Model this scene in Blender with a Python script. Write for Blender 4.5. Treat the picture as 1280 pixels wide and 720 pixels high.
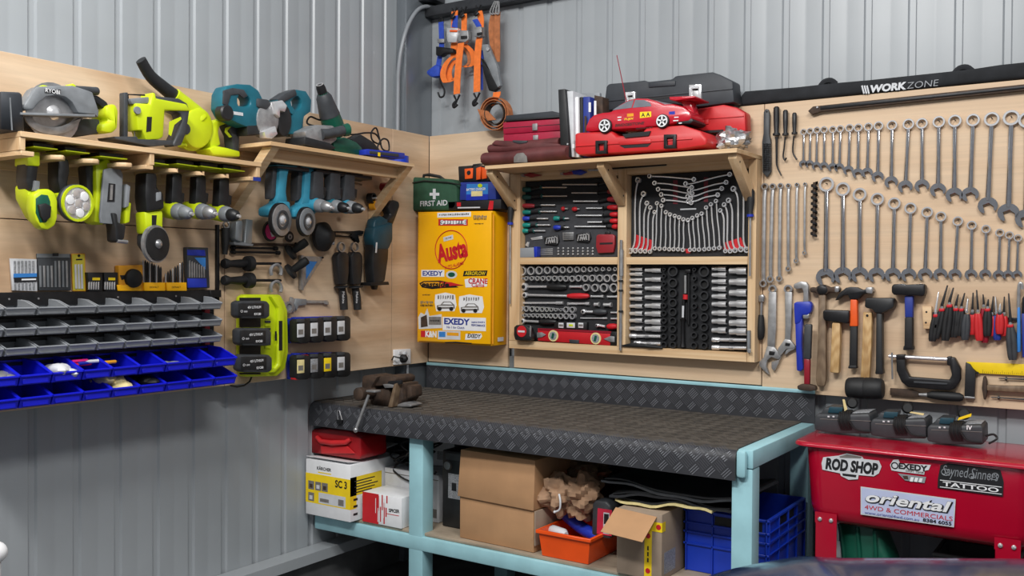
import bpy, bmesh, math, random
from mathutils import Vector, Matrix, noise
random.seed(7)
for o in list(bpy.data.objects): bpy.data.objects.remove(o)
SC = bpy.context.scene
COL = SC.collection
V = Vector
R = math.radians

# ------------------------------------------------------------------ camera
FPX = 1185.4
C_RIGHT = V((0.83233298, 0.55423479, 0.00675257))
C_UP = V((-0.01374206, 0.00845541, 0.99986982))
C_DIR = V((-0.55410555, 0.83231743, -0.01465405))
C_POS = V((3.15522847, -3.94000816, 1.50214933))
cam = bpy.data.cameras.new('camera'); camo = bpy.data.objects.new('camera', cam); COL.objects.link(camo)
cam.sensor_width = 36.0; cam.lens = 36.0 * FPX / 1280.0; cam.clip_start = 0.05
m3 = Matrix((C_RIGHT, C_UP, -C_DIR)).transposed()
camo.matrix_world = Matrix.Translation(C_POS) @ m3.to_4x4()
SC.camera = camo

# ------------------------------------------------------------------ light
wd = bpy.data.worlds.new('workshop_air'); SC.world = wd; wd.use_nodes = True
wd.node_tree.nodes['Background'].inputs[0].default_value = (0.90, 0.94, 1.0, 1)
wd.node_tree.nodes['Background'].inputs[1].default_value = 0.26
def area(name, loc, target, sx, sy, power, col=(1, 0.985, 0.96)):
    l = bpy.data.lights.new(name, 'AREA'); l.shape = 'RECTANGLE'; l.size = sx; l.size_y = sy
    l.energy = power; l.color = col
    o = bpy.data.objects.new(name, l); COL.objects.link(o); o.location = loc
    o.rotation_euler = (V(target) - V(loc)).to_track_quat('-Z', 'Y').to_euler()
    return o
area('ceiling_light', (1.8, -4.0, 3.9), (1.1, -1.6, 0.0), 1.3, 0.30, 112)
area('ceiling_light', (0.95, -2.7, 3.9), (0.7, -1.6, 0.0), 1.3, 0.25, 30)
area('ceiling_light', (3.6, -2.8, 3.9), (1.6, -1.4, 0.0), 1.3, 0.25, 72)
vs = SC.view_settings
vs.view_transform = 'Standard'; vs.look = 'None'; vs.gamma = 1.0; vs.use_curve_mapping = False
vs.exposure = 0.03

# ------------------------------------------------------------------ photo pixel -> place on a wall plane
def _ray(x, y): return C_DIR + C_RIGHT * ((x - 640) / FPX) - C_UP * ((y - 360) / FPX)
class Back:          # plywood face at Y = 0, front towards -Y
    rz = 0.0
    @staticmethod
    def pt(x, y, w=0.0):
        v = _ray(x, y); return C_POS + v * ((-w - C_POS.y) / v.y)
class Left:          # plywood face at X = 0, front towards +X
    rz = math.pi / 2
    @staticmethod
    def pt(x, y, w=0.0):
        v = _ray(x, y); return C_POS + v * ((w - C_POS.x) / v.x)
def on_z(x, y, z):
    v = _ray(x, y); return C_POS + v * ((z - C_POS.z) / v.z)

# ------------------------------------------------------------------ materials
def lin(c):
    def g(u):
        u /= 255.0
        return u / 12.92 if u <= 0.04045 else ((u + 0.055) / 1.055) ** 2.4
    return (g(c[0]), g(c[1]), g(c[2]), 1)
MATS = {}
def mat(name, col, rough=0.5, metal=0.0, var=0.12, scale=18.0, bump=0.0, bscale=120.0, col2=None, coat=0.0, emis=0.0):
    if name in MATS: return MATS[name]
    m = bpy.data.materials.new(name); MATS[name] = m; m.use_nodes = True
    nt = m.node_tree; N = nt.nodes; L = nt.links
    b = N['Principled BSDF']
    b.inputs['Roughness'].default_value = rough; b.inputs['Metallic'].default_value = metal
    if coat: b.inputs['Coat Weight'].default_value = coat; b.inputs['Coat Roughness'].default_value = 0.12
    tc = N.new('ShaderNodeTexCoord')
    ns = N.new('ShaderNodeTexNoise'); ns.inputs['Scale'].default_value = scale; ns.inputs['Detail'].default_value = 4
    L.new(tc.outputs['Object'], ns.inputs['Vector'])
    mx = N.new('ShaderNodeMix'); mx.data_type = 'RGBA'
    c = lin(col)
    if col2: a2 = lin(col2)
    else: a2 = tuple(x * (1 - var * 2) for x in c[:3]) + (1,)
    b1 = tuple(min(1, x * (1 + (0 if col2 else var))) for x in c[:3]) + (1,)
    rp = N.new('ShaderNodeMapRange'); rp.inputs[1].default_value = 0.3; rp.inputs[2].default_value = 0.7
    L.new(ns.outputs['Fac'], rp.inputs[0]); L.new(rp.outputs[0], mx.inputs[0])
    mx.inputs[6].default_value = a2; mx.inputs[7].default_value = b1
    L.new(mx.outputs[2], b.inputs['Base Color'])
    if bump:
        n2 = N.new('ShaderNodeTexNoise'); n2.inputs['Scale'].default_value = bscale; n2.inputs['Detail'].default_value = 3
        L.new(tc.outputs['Object'], n2.inputs['Vector'])
        bp = N.new('ShaderNodeBump'); bp.inputs['Strength'].default_value = bump; bp.inputs['Distance'].default_value = 0.002
        L.new(n2.outputs['Fac'], bp.inputs['Height']); L.new(bp.outputs[0], b.inputs['Normal'])
    return m
def wood_mat(name, ca, cb, cc, stretch=(1.2, 9, 9), knots=True, rough=0.55):
    m = bpy.data.materials.new(name); MATS[name] = m; m.use_nodes = True
    nt = m.node_tree; N = nt.nodes; L = nt.links; b = N['Principled BSDF']; b.inputs['Roughness'].default_value = rough
    tc = N.new('ShaderNodeTexCoord'); mp = N.new('ShaderNodeMapping'); mp.inputs['Scale'].default_value = stretch
    L.new(tc.outputs['Object'], mp.inputs['Vector'])
    n1 = N.new('ShaderNodeTexNoise'); n1.inputs['Scale'].default_value = 1.1; n1.inputs['Detail'].default_value = 5; n1.inputs['Distortion'].default_value = 0.8
    L.new(mp.outputs[0], n1.inputs['Vector'])
    wv = N.new('ShaderNodeTexWave'); wv.wave_type = 'BANDS'; wv.bands_direction = 'Z'
    wv.inputs['Scale'].default_value = 0.9; wv.inputs['Distortion'].default_value = 14; wv.inputs['Detail'].default_value = 3; wv.inputs['Detail Scale'].default_value = 0.7
    L.new(mp.outputs[0], wv.inputs['Vector'])
    m1 = N.new('ShaderNodeMix'); m1.data_type = 'RGBA'; L.new(wv.outputs['Fac'], m1.inputs[0])
    m1.inputs[6].default_value = lin(ca); m1.inputs[7].default_value = lin(cb)
    rp = N.new('ShaderNodeMapRange'); rp.inputs[1].default_value = 0.46; rp.inputs[2].default_value = 0.74
    L.new(n1.outputs['Fac'], rp.inputs[0])
    m2 = N.new('ShaderNodeMix'); m2.data_type = 'RGBA'; L.new(rp.outputs[0], m2.inputs[0])
    L.new(m1.outputs[2], m2.inputs[6]); m2.inputs[7].default_value = lin(cc)
    out = m2.outputs[2]
    n3 = N.new('ShaderNodeTexNoise'); n3.inputs['Scale'].default_value = 3.0; n3.inputs['Detail'].default_value = 8; n3.inputs['Roughness'].default_value = .7
    mp3 = N.new('ShaderNodeMapping'); mp3.inputs['Scale'].default_value = tuple(q * (1 if q < 2 else 6) for q in stretch); L.new(tc.outputs['Object'], mp3.inputs['Vector']); L.new(mp3.outputs[0], n3.inputs['Vector'])
    r3 = N.new('ShaderNodeMapRange'); r3.inputs[1].default_value = .3; r3.inputs[2].default_value = .7; r3.inputs[3].default_value = .88; r3.inputs[4].default_value = 1.07; L.new(n3.outputs['Fac'], r3.inputs[0])
    hs = N.new('ShaderNodeHueSaturation'); L.new(out, hs.inputs['Color']); L.new(r3.outputs[0], hs.inputs['Value']); out = hs.outputs[0]
    if knots:
        vo = N.new('ShaderNodeTexVoronoi'); vo.inputs['Scale'].default_value = 3.1; vo.inputs['Randomness'].default_value = 1
        mp2 = N.new('ShaderNodeMapping'); mp2.inputs['Scale'].default_value = (1, 1, 1.25); L.new(tc.outputs['Object'], mp2.inputs['Vector'])
        L.new(mp2.outputs[0], vo.inputs['Vector'])
        r2 = N.new('ShaderNodeMapRange'); r2.inputs[1].default_value = 0.02; r2.inputs[2].default_value = 0.06; r2.inputs[3].default_value = 0.75; r2.inputs[4].default_value = 0
        L.new(vo.outputs['Distance'], r2.inputs[0])
        m3_ = N.new('ShaderNodeMix'); m3_.data_type = 'RGBA'; L.new(r2.outputs[0], m3_.inputs[0])
        L.new(out, m3_.inputs[6]); m3_.inputs[7].default_value = lin((120, 84, 56)); out = m3_.outputs[2]
    L.new(out, b.inputs['Base Color'])
    return m
wood_mat('plywood', (205, 177, 146), (216, 191, 162), (180, 145, 112), (0.9, 0.9, 2.6))
wood_mat('plywood_smooth', (208, 180, 149), (213, 187, 157), (200, 169, 137), (0.5, 0.5, 3.5), knots=False)
wood_mat('pine', (214, 180, 138), (222, 192, 152), (196, 158, 114), (1.0, 9, 14), knots=False)
wood_mat('pine_upright', (214, 180, 138), (222, 192, 152), (196, 158, 114), (14, 9, 1.0), knots=False)
wood_mat('board_edge', (196, 160, 118), (226, 196, 156), (168, 130, 92), (1.0, 20, 90), knots=False)
wood_mat('handle_wood', (186, 148, 96), (206, 172, 122), (150, 112, 70), (30, 30, 5), knots=False)
wood_mat('old_wood', (112, 92, 72), (128, 108, 86), (84, 66, 50), (30, 30, 5), knots=False)
# steel sheeting paint
mat('sheet_paint', (156, 161, 165), 0.36, 0.0, 0.04, 2.2, 0.03, 30)
mat('galvanised', (150, 156, 160), 0.40, 0.55, 0.10, 6)
mat('column_paint', (118, 124, 130), 0.26, 0.35, 0.05, 3)
mat('dark_steel', (58, 60, 64), 0.45, 0.5, 0.15)
mat('concrete', (96, 97, 98), 0.8, 0, 0.2, 6, 0.2, 60)
mat('bench_blue', (156, 202, 211), 0.42, 0, 0.06, 9, 0.03, 60)
mat('lime', (196, 214, 22), 0.42, 0, 0.03, 20)
mat('black_plastic', (30, 31, 33), 0.45, 0, 0.15, 30, 0.05, 300)
mat('charcoal_plastic', (58, 61, 65), 0.5, 0, 0.12, 30)
mat('grey_plastic', (122, 126, 130), 0.45, 0, 0.1, 25)
mat('chrome', (226, 226, 228), 0.20, 0.62, 0.04, 40)
mat('polished', (186, 186, 190), 0.16, 0.95, 0.05, 40)
mat('steel', (176, 176, 178), 0.30, 0.72, 0.12, 40)
mat('satin_steel', (166, 166, 167), 0.40, 0.6, 0.12, 40)
mat('black_steel', (44, 44, 46), 0.42, 0.6, 0.15, 30)
mat('rusty', (84, 66, 54), 0.7, 0.35, 0.2, 40, 0.15, 120, col2=(58, 48, 42))
mat('teal', (22, 98, 116), 0.45, 0, 0.08, 20)
mat('teal_light', (52, 140, 168), 0.45, 0, 0.08, 20)
mat('red_plastic', (200, 40, 44), 0.42, 0, 0.05, 15)
mat('dark_red', (140, 22, 40), 0.38, 0, 0.06, 10)
mat('orange', (236, 92, 28), 0.5, 0, 0.06, 15)
mat('webbing_orange', (240, 122, 48), 0.75, 0, 0.08, 60, 0.3, 400)
mat('webbing_tan', (176, 108, 66), 0.8, 0, 0.15, 40, 0.3, 400)
mat('webbing_blue', (40, 72, 176), 0.7, 0, 0.1, 60, 0.3, 400)
mat('blue_bin', (18, 26, 196), 0.32, 0, 0.04, 10)
mat('grey_bin', (140, 144, 149), 0.38, 0, 0.06, 10)
mat('blue_crate', (22, 60, 186), 0.38, 0, 0.05, 10)
mat('yellow_paint', (246, 180, 6), 0.34, 0, 0.03, 6)
mat('yellow', (246, 212, 26), 0.45, 0, 0.05, 15)
mat('amber', (232, 160, 30), 0.42, 0, 0.06, 15)
mat('white', (232, 233, 235), 0.5, 0, 0.03, 20)
mat('off_white', (206, 208, 212), 0.55, 0, 0.06, 20)
mat('red_print', (196, 28, 38), 0.5, 0, 0.03, 20)
mat('black_print', (20, 20, 24), 0.55, 0, 0.05, 20)
mat('grey_print', (120, 116, 112), 0.55, 0, 0.1, 60)
mat('blue_print', (34, 54, 140), 0.5, 0, 0.05, 20)
mat('sky_print', (52, 126, 200), 0.45, 0, 0.05, 20)
mat('foam', (33, 34, 37), 0.85, 0, 0.1, 60, 0.3, 500)
mat('socket_hole', (10, 10, 11), 0.7, 0, 0.05)
mat('rubber', (26, 27, 29), 0.62, 0, 0.15, 40, 0.1, 200)
mat('cable', (22, 22, 24), 0.5, 0, 0.05)
mat('cardboard', (181, 139, 100), 0.75, 0, 0.06, 8, 0.08, 60)
mat('cardboard_grey', (158, 140, 122), 0.75, 0, 0.08, 8, 0.08, 60)
mat('parts_red', (176, 12, 44), 0.22, 0, 0.04, 5, 0.02, 14, coat=0.4)
mat('green_fabric', (36, 76, 54), 0.8, 0, 0.12, 25, 0.3, 260)
mat('green_plastic', (20, 84, 66), 0.35, 0, 0.1, 12)
mat('leather', (96, 48, 48), 0.55, 0, 0.18, 14, 0.2, 160)
mat('case_black', (50, 54, 60), 0.55, 0, 0.08, 20, 0.1, 250)
mat('bag_black', (34, 36, 40), 0.9, 0, 0.2, 14, 0.4, 60)
mat('car_body', (190, 16, 40), 0.25, 0, 0.04, 10, coat=0.5)
mat('glass_dark', (126, 128, 136), 0.12, 0.2, 0.1, 20)
mat('orange_bin', (240, 84, 20), 0.36, 0, 0.05, 10)
mat('blue_handle', (30, 52, 170), 0.4, 0, 0.06, 20)
mat('teal_handle', (14, 130, 120), 0.35, 0, 0.08, 20)
mat('pink', (216, 30, 120), 0.5, 0, 0.05, 20)
mat('foil', (206, 206, 208), 0.3, 0.85, 0.2, 60, 0.4, 150)
mat('paper_brown', (166, 132, 104), 0.8, 0, 0.2, 18, 0.5, 30)
mat('ute_blue', (20, 46, 84), 0.22, 0.2, 0.05, 3, coat=0.5)
mat('jerry_red', (158, 20, 28), 0.35, 0, 0.08, 10)
mat('grey_label', (150, 152, 156), 0.5, 0, 0.25, 200)
mat('cream', (226, 210, 150), 0.7, 0, 0.1, 30)
mat('magenta_case', (166, 28, 60), 0.35, 0.1, 0.08, 12)

# ------------------------------------------------------------------ mesh builder
class MB:
    def __init__(s): s.v = []; s.f = []
    def add(s, vs, fs):
        k = len(s.v); s.v += [tuple(v) for v in vs]; s.f += [tuple(i + k for i in f) for f in fs]; return s
    def box(s, c, d, M=None):
        c = V(c); hx, hy, hz = d[0] / 2, d[1] / 2, d[2] / 2
        vs = [V((a * hx, b * hy, e * hz)) for a in (-1, 1) for b in (-1, 1) for e in (-1, 1)]
        if M: vs = [M @ v for v in vs]
        return s.add([c + v for v in vs], [(0, 1, 3, 2), (4, 6, 7, 5), (0, 4, 5, 1), (2, 3, 7, 6), (0, 2, 6, 4), (1, 5, 7, 3)])
    def span(s, a, b):
        a = V(a); b = V(b); return s.box((a + b) / 2, (abs(b.x - a.x), abs(b.y - a.y), abs(b.z - a.z)))
    def prism(s, pts, ext, taper=1.0):
        pts = [V(p) for p in pts]; ext = V(ext); n = len(pts)
        nrm = sum((pts[i].cross(pts[(i + 1) % n]) for i in range(n)), V((0, 0, 0)))
        if nrm.dot(ext) > 0: pts = pts[::-1]
        cen = sum(pts, V((0, 0, 0))) / n
        top = [cen + (p - cen) * taper + ext for p in pts]
        fs = [tuple(range(n)), tuple(range(2 * n - 1, n - 1, -1))]
        fs += [(i, i + n, (i + 1) % n + n, (i + 1) % n) for i in range(n)]
        return s.add(pts + top, fs)
    def tube(s, pts, r, seg=10, closed=False, up=None, flat=1.0, cap=True):
        pts = [V(p) for p in pts]; n = len(pts)
        rs = r if isinstance(r, (list, tuple)) else [r] * n
        vs = []; prev = None
        for i, p in enumerate(pts):
            if closed: t = pts[(i + 1) % n] - pts[i - 1]
            elif i == 0: t = pts[1] - p
            elif i == n - 1: t = p - pts[i - 1]
            else: t = (pts[i + 1] - p).normalized() + (p - pts[i - 1]).normalized()
            if t.length < 1e-9: t = V((0, 0, 1))
            t.normalize()
            if prev is None:
                a = V(up) if up else (V((0, 0, 1)) if abs(t.z) < 0.9 else V((1, 0, 0)))
            else: a = prev
            a = (a - t * a.dot(t))
            if a.length < 1e-6: a = t.orthogonal()
            a.normalize(); prev = a; b = t.cross(a)
            for k in range(seg):
                th = 2 * math.pi * k / seg
                vs.append(p + a * (math.cos(th) * rs[i]) + b * (math.sin(th) * rs[i] * flat))
        fs = []
        for i in range(n if closed else n - 1):
            j = (i + 1) % n
            for k in range(seg):
                l = (k + 1) % seg; fs.append((i * seg + k, i * seg + l, j * seg + l, j * seg + k))
        if cap and not closed:
            fs.append(tuple(range(seg - 1, -1, -1))); fs.append(tuple((n - 1) * seg + k for k in range(seg)))
        return s.add(vs, fs)
    def ring(s, c, axis, Ro, Ri, h, seg=18):          # flat washer / hollow cylinder
        c = V(c); ax = V(axis).normalized(); a = ax.orthogonal().normalized(); b = ax.cross(a); vs = []
        for k in range(seg):
            th = 2 * math.pi * k / seg; d = a * math.cos(th) + b * math.sin(th)
            vs += [c + d * Ri, c + d * Ro, c + d * Ro + ax * h, c + d * Ri + ax * h]
        fs = []
        for k in range(seg):
            l = (k + 1) % seg
            for q in range(4):
                w = (q + 1) % 4; fs.append((k * 4 + q, l * 4 + q, l * 4 + w, k * 4 + w))
        return s.add(vs, fs)
    def lathe(s, c, axis, prof, seg=16):              # prof: [(dist along axis, radius)]
        c = V(c); ax = V(axis).normalized()
        return s.tube([c + ax * d for d, _ in prof], [max(r, 1e-4) for _, r in prof], seg)
    def ell(s, c, r, seg=12, rings=8, M=None):
        c = V(c); vs = []; fs = []
        for i in range(rings + 1):
            ph = math.pi * i / rings
            for k in range(seg):
                th = 2 * math.pi * k / seg
                v = V((math.sin(ph) * math.cos(th) * r[0], math.sin(ph) * math.sin(th) * r[1], math.cos(ph) * r[2]))
                vs.append(c + (M @ v if M else v))
        for i in range(rings):
            for k in range(seg):
                l = (k + 1) % seg; fs.append((i * seg + k, (i + 1) * seg + k, (i + 1) * seg + l, i * seg + l))
        return s.add(vs, fs)
    def loft(s, loops, cap=True):
        n = len(loops[0]); vs = [p for lp in loops for p in lp]; fs = []
        for i in range(len(loops) - 1):
            for k in range(n):
                l = (k + 1) % n; fs.append((i * n + k, i * n + l, (i + 1) * n + l, (i + 1) * n + k))
        if cap: fs += [tuple(range(n - 1, -1, -1)), tuple((len(loops) - 1) * n + k for k in range(n))]
        return s.add(vs, fs)
    def grid(s, fn, nu, nv):
        vs = [fn(i / nu, j / nv) for i in range(nu + 1) for j in range(nv + 1)]
        fs = [(i * (nv + 1) + j, (i + 1) * (nv + 1) + j, (i + 1) * (nv + 1) + j + 1, i * (nv + 1) + j + 1) for i in range(nu) for j in range(nv)]
        return s.add(vs, fs)
    def ribbon(s, pts, side, th):                      # strap: path, half-width vector(s), thickness
        pts = [V(p) for p in pts]; n = len(pts); loops = []
        sd = side if isinstance(side, list) else [V(side)] * n
        for i, p in enumerate(pts):
            t = (pts[min(i + 1, n - 1)] - pts[max(i - 1, 0)]).normalized()
            q = V(sd[i]); nm = t.cross(q).normalized() * (th / 2)
            loops.append([p - q - nm, p + q - nm, p + q + nm, p - q + nm])
        return s.loft(loops)
    def mesh(s, name, bevel=0.0, seg=2, ang=38):
        me = bpy.data.meshes.new(name); me.from_pydata(s.v, [], s.f)
        bm = bmesh.new(); bm.from_mesh(me)
        bmesh.ops.remove_doubles(bm, verts=bm.verts, dist=1e-6)
        bmesh.ops.recalc_face_normals(bm, faces=bm.faces)
        if bevel:
            es = [e for e in bm.edges if len(e.link_faces) == 2 and e.calc_face_angle(0) > R(28)]
            try: bmesh.ops.bevel(bm, geom=es, offset=bevel, offset_type='OFFSET', segments=seg, profile=0.5, affect='EDGES', clamp_overlap=True)
            except Exception: pass
        bm.to_mesh(me); bm.free()
        me.shade_smooth(); me.set_sharp_from_angle(angle=R(ang))
        return me
    def obj(s, name, m, parent=None, bevel=0.0, seg=2, ang=38, loc=None, rot=None):
        me = s.mesh(name, bevel, seg, ang); me.materials.append(MATS[m] if isinstance(m, str) else m)
        return link(name, me, parent, loc, rot)
def link(name, me, parent=None, loc=None, rot=None):
    o = bpy.data.objects.new(name, me); COL.objects.link(o)
    if parent: o.parent = parent
    if loc is not None: o.location = loc
    if rot is not None: o.rotation_euler = rot
    return o
def tag(o, label, cat, group=None):
    o['label'] = label; o['category'] = cat
    if group: o['group'] = group
    return o
def struct(o): o['kind'] = 'structure'; return o
def thing(name, label, cat, loc=(0, 0, 0), rz=0.0, group=None):
    o = bpy.data.objects.new(name, None); COL.objects.link(o); o.empty_display_size = 0.05
    o.location = loc; o.rotation_euler = (0, 0, rz); return tag(o, label, cat, group)
def copy_tree(o, parent=None):
    c = o.copy(); COL.objects.link(c); c.parent = parent
    for ch in list(o.children): copy_tree(ch, c)
    return c
def bx(name, m, parent, c, d, bevel=0.0, M=None, **k): return MB().box(c, d, M).obj(name, m, parent, bevel, **k)

class Fr:
    """local frame of a thing on a wall: x right, z up, -y out of the wall; parts given by photo pixel + distance w"""
    def __init__(s, wall, px, py, w=0.0):
        s.wall = wall; s.o = wall.pt(px, py, w); s.inv = Matrix.Rotation(-wall.rz, 3, 'Z')
    def p(s, px, py, w): return s.inv @ (s.wall.pt(px, py, w) - s.o)
    def thing(s, name, label, cat, group=None): return thing(name, label, cat, s.o, s.wall.rz, group)
    def poly(s, pts, w): return [s.p(x, y, w) for x, y in pts]
    def slab(s, mb, pts, w0, w1, front=False, taper=1.0):   # outline seen at mid depth (or at the front), solid from w0 to w1
        P = s.poly(pts, w1 if front else (w0 + w1) / 2)
        y1 = s.p(pts[0][0], pts[0][1], w1).y
        P = [V((q.x, y1, q.z)) for q in P]
        return mb.prism(P, (0, w1 - w0, 0), taper)
    def plate(s, name, m, parent, pts, w0, w1, bevel=0.0, taper=1.0, front=False, **k):
        return s.slab(MB(), pts, w0, w1, front, taper).obj(name, m, parent, bevel, **k)
    def tube(s, name, m, parent, pts, r, seg=10, **k):
        return MB().tube([s.p(*q) for q in pts], r, seg, **k).obj(name, m, parent)
    def size(s, x0, x1, y, w): return (s.p(x1, y, w) - s.p(x0, y, w)).length
def circ(cx, cy, rx, ry=None, n=20, a0=0.0, a1=360.0):
    ry = ry or rx; full = abs(a1 - a0) >= 360
    return [(cx + rx * math.cos(R(a0 + (a1 - a0) * i / (n if full else n - 1))), cy - ry * math.sin(R(a0 + (a1 - a0) * i / (n if full else n - 1)))) for i in range(n)]
def smooth(pts, k=4):                                 # Catmull-Rom through points
    pts = [V(p) for p in pts]; out = []
    for i in range(len(pts) - 1):
        p0 = pts[max(i - 1, 0)]; p1 = pts[i]; p2 = pts[i + 1]; p3 = pts[min(i + 2, len(pts) - 1)]
        for j in range(k):
            t = j / k
            out.append(0.5 * ((2 * p1) + (p2 - p0) * t + (2 * p0 - 5 * p1 + 4 * p2 - p3) * t * t + (3 * p1 - p0 - 3 * p2 + p3) * t ** 3))
    out.append(pts[-1]); return out
_FC = {}
def text(body, m, parent, loc, width=None, height=None, shear=0.0, bold=0.0, rz=0.0, name='lettering', ry=0.0, depth=0.0004, rx=None):
    """flat lettering facing -Y in the parent's frame, centred on loc"""
    key = (body, shear, bold)
    if key not in _FC:
        cu = bpy.data.curves.new('lettering', 'FONT'); cu.body = body; cu.shear = shear; cu.offset = bold; cu.resolution_u = 3
        cu.size = 1.0; cu.extrude = 0.0
        t = bpy.data.objects.new('lettering', cu)
        me = bpy.data.meshes.new_from_object(t)
        bpy.data.objects.remove(t); bpy.data.curves.remove(cu)
        xs = [v.co.x for v in me.vertices]; ys = [v.co.y for v in me.vertices]
        cx, cy = (min(xs) + max(xs)) / 2, (min(ys) + max(ys)) / 2
        _FC[key] = ([(v.co.x - cx, v.co.y - cy) for v in me.vertices], [tuple(p.vertices) for p in me.polygons], max(xs) - min(xs), max(ys) - min(ys))
        bpy.data.meshes.remove(me)
    vs, fs, w0, h0 = _FC[key]
    sx = (width / w0) if width else height / h0
    sy = (height / h0) if height else sx
    me = bpy.data.meshes.new(name); me.from_pydata([(x * sx, 0, y * sy) for x, y in vs], [], fs)
    me.materials.append(MATS[m])
    return link(name, me, parent, loc, (0, ry, rz))
ORD = ['first', 'second', 'third', 'fourth', 'fifth', 'sixth', 'seventh', 'eighth', 'ninth', 'tenth', 'eleventh', 'twelfth', 'thirteenth', 'fourteenth', 'fifteenth', 'sixteenth', 'seventeenth', 'eighteenth', 'nineteenth', 'twentieth']
def nth(i, n, a='left', b='right'):
    if i == 0: return a + 'most'
    if i == n - 1: return b + 'most'
    return ORD[i] + ' from ' + a

def rest(t, zmin):
    """nothing of the thing reaches below the surface it stands on"""
    for o in [t] + list(t.children_recursive):
        if o.type != 'MESH': continue
        base = t.location.z if o is not t else 0.0
        dz = zmin - t.location.z
        for v in o.data.vertices:
            if o is t:
                if v.co.z < dz: v.co.z = dz
            elif v.co.z + o.location.z < dz and not o.rotation_euler.x and not o.rotation_euler.y: v.co.z = dz - o.location.z
    return t
# ================================================================== room shell
def sheeting(length, h, phase, pitch=0.168):
    """steel cladding profile seen from inside, along local x, front face y=0 (grooves go back, +y)"""
    prof = []; x = -phase
    while x < length:
        prof += [(x - 0.017, 0.0), (x - 0.011, 0.009), (x + 0.011, 0.009), (x + 0.017, 0.0)]
        for k in (0.078,): prof += [(x + k + 0.006 - 0.006, 0.0), (x + k + 0.006, 0.0008), (x + k + 0.012, 0.0)]
        x += pitch
    prof = [p for p in prof if 0 <= p[0] <= length]
    prof = [(0, 0)] + prof + [(length, 0)]
    mb = MB()
    mb.add([(x, y, z) for x, y in prof for z in (0, h)], [(2 * i, 2 * i + 2, 2 * i + 3, 2 * i + 1) for i in range(len(prof) - 1)])
    return mb
WALL_H = 3.3
# left wall: groove centres at Y = -0.249 - k*0.168 ; local x=0 at Y=-3.8
o = sheeting(3.86, WALL_H, -((3.8 - 0.249) % 0.168)).obj('wall_left', 'sheet_paint', ang=20); o.location = (-0.1, -3.8, 0); o.rotation_euler = (0, 0, math.pi / 2); wall_left = struct(o)
o = sheeting(4.2, WALL_H, -((1.038 + 0.1) % 0.168)).obj('wall_back', 'sheet_paint', ang=20); o.location = (-0.1, 0.06, 0); wall_back = struct(o)
floor = struct(bx('floor', 'concrete', None, (2.0, -2.2, -0.05), (6.2, 5.6, 0.1)))
# corner column
trim = struct(MB().span((-0.098, -0.155, 0), (-0.03, 0.058, WALL_H)).obj('trim_1', 'column_paint', None, 0.003))
# girt near the floor on the left wall
g = MB().prism([(x, -3.7, z) for x, z in ((-.098, .216), (0, .216), (0, .168), (-.05, .168), (-.05, .174), (-.006, .174), (-.006, .209), (-.098, .209))], (0, 3.54, 0))
struct(g.obj('trim_2', 'sheet_paint'))
g = MB().span((-0.098, -3.7, 0.0), (-0.06, -0.157, 0.165)); struct(g.obj('baseboard_left', 'concrete'))
# girt / rail high on the back wall (straps hang on it)
g = MB(); g.span((-0.03, -0.005, 2.858), (3.9, 0.0, 2.91)); g.span((-0.03, -0.005, 2.858), (3.9, 0.058, 2.864)); g.span((-0.03, 0.0, 2.905), (3.9, 0.058, 2.91))
struct(g.obj('trim_3', 'dark_steel'))
g = MB().span((-0.03, -0.06, 2.93), (0.06, 0.05, 2.99)); struct(g.obj('trim_4', 'dark_steel', None, 0.004))
# conduit pipe in the corner
F = Fr(Left, 505, 160, 0)
pts = [(497, 163, -.05), (497.5, 110, -.05), (498, 90, -.045), (501, 65, -.03), (507, 40, -.016), (515, 22, -.014), (524, 11, -.012), (534, 8, -.008), (545, 9, -.002), (556, 10, .004)]
o = MB().tube(smooth([F.p(*q) for q in pts], 4), 0.0105, 10).obj('conduit_pipe', 'grey_bin'); o.location = F.o; o.rotation_euler = (0, 0, F.wall.rz)
tag(o, 'grey plastic conduit pipe bending up the corner column beside the straps', 'pipe')
# plywood lining: panels are pieces of the walls
T = 0.015
def panel(wall, y0, y1, z0, z1, m='plywood'):
    g = 0.0015
    if wall is wall_left: b = MB().span((-T, y0 + g, z0 + g), (0, y1 - g, z1 - g))
    else: b = MB().span((y0 + g, 0, z0 + g), (y1 - g, T, z1 - g))
    o = b.obj('plywood_panel', m, None, 0.0015, 1)
    o.parent = wall; o.matrix_parent_inverse = wall.matrix_world.inverted() if False else Matrix.Translation((0, 0, 0))
    # keep world placement
    M = Matrix.Translation(wall.location) @ Matrix.Rotation(wall.rotation_euler.z, 4, 'Z')
    o.matrix_parent_inverse = M.inverted(); return o
panel(wall_left, -3.2, -1.34, 1.03, 1.675); panel(wall_left, -3.2, -1.34, 1.675, 2.23)
panel(wall_left, -1.34, -0.295, 1.03, 2.23); panel(wall_left, -0.295, 0.0, 1.03, 2.23)
panel(wall_back, 0.0, 0.512, 1.035, 2.23); panel(wall_back, 0.545, 1.81, 1.035, 2.23, 'plywood_smooth'); panel(wall_back, 1.81, 3.6, 1.013, 2.23, 'plywood_smooth')
# timber battens between lining and sheeting
for z in (1.06, 2.19):
    o = MB().span((-0.098, -3.2, z - .03), (-T - .001, -0.16, z + .03)).obj('batten', 'galvanised'); o.parent = wall_left
    o.matrix_parent_inverse = (Matrix.Translation(wall_left.location) @ Matrix.Rotation(math.pi / 2, 4, 'Z')).inverted()
    o = MB().span((0.05, T + .001, z - .03), (3.6, 0.058, z + .03)).obj('batten', 'galvanised'); o.parent = wall_back
    o.matrix_parent_inverse = Matrix.Translation(wall_back.location).inverted()

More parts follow.
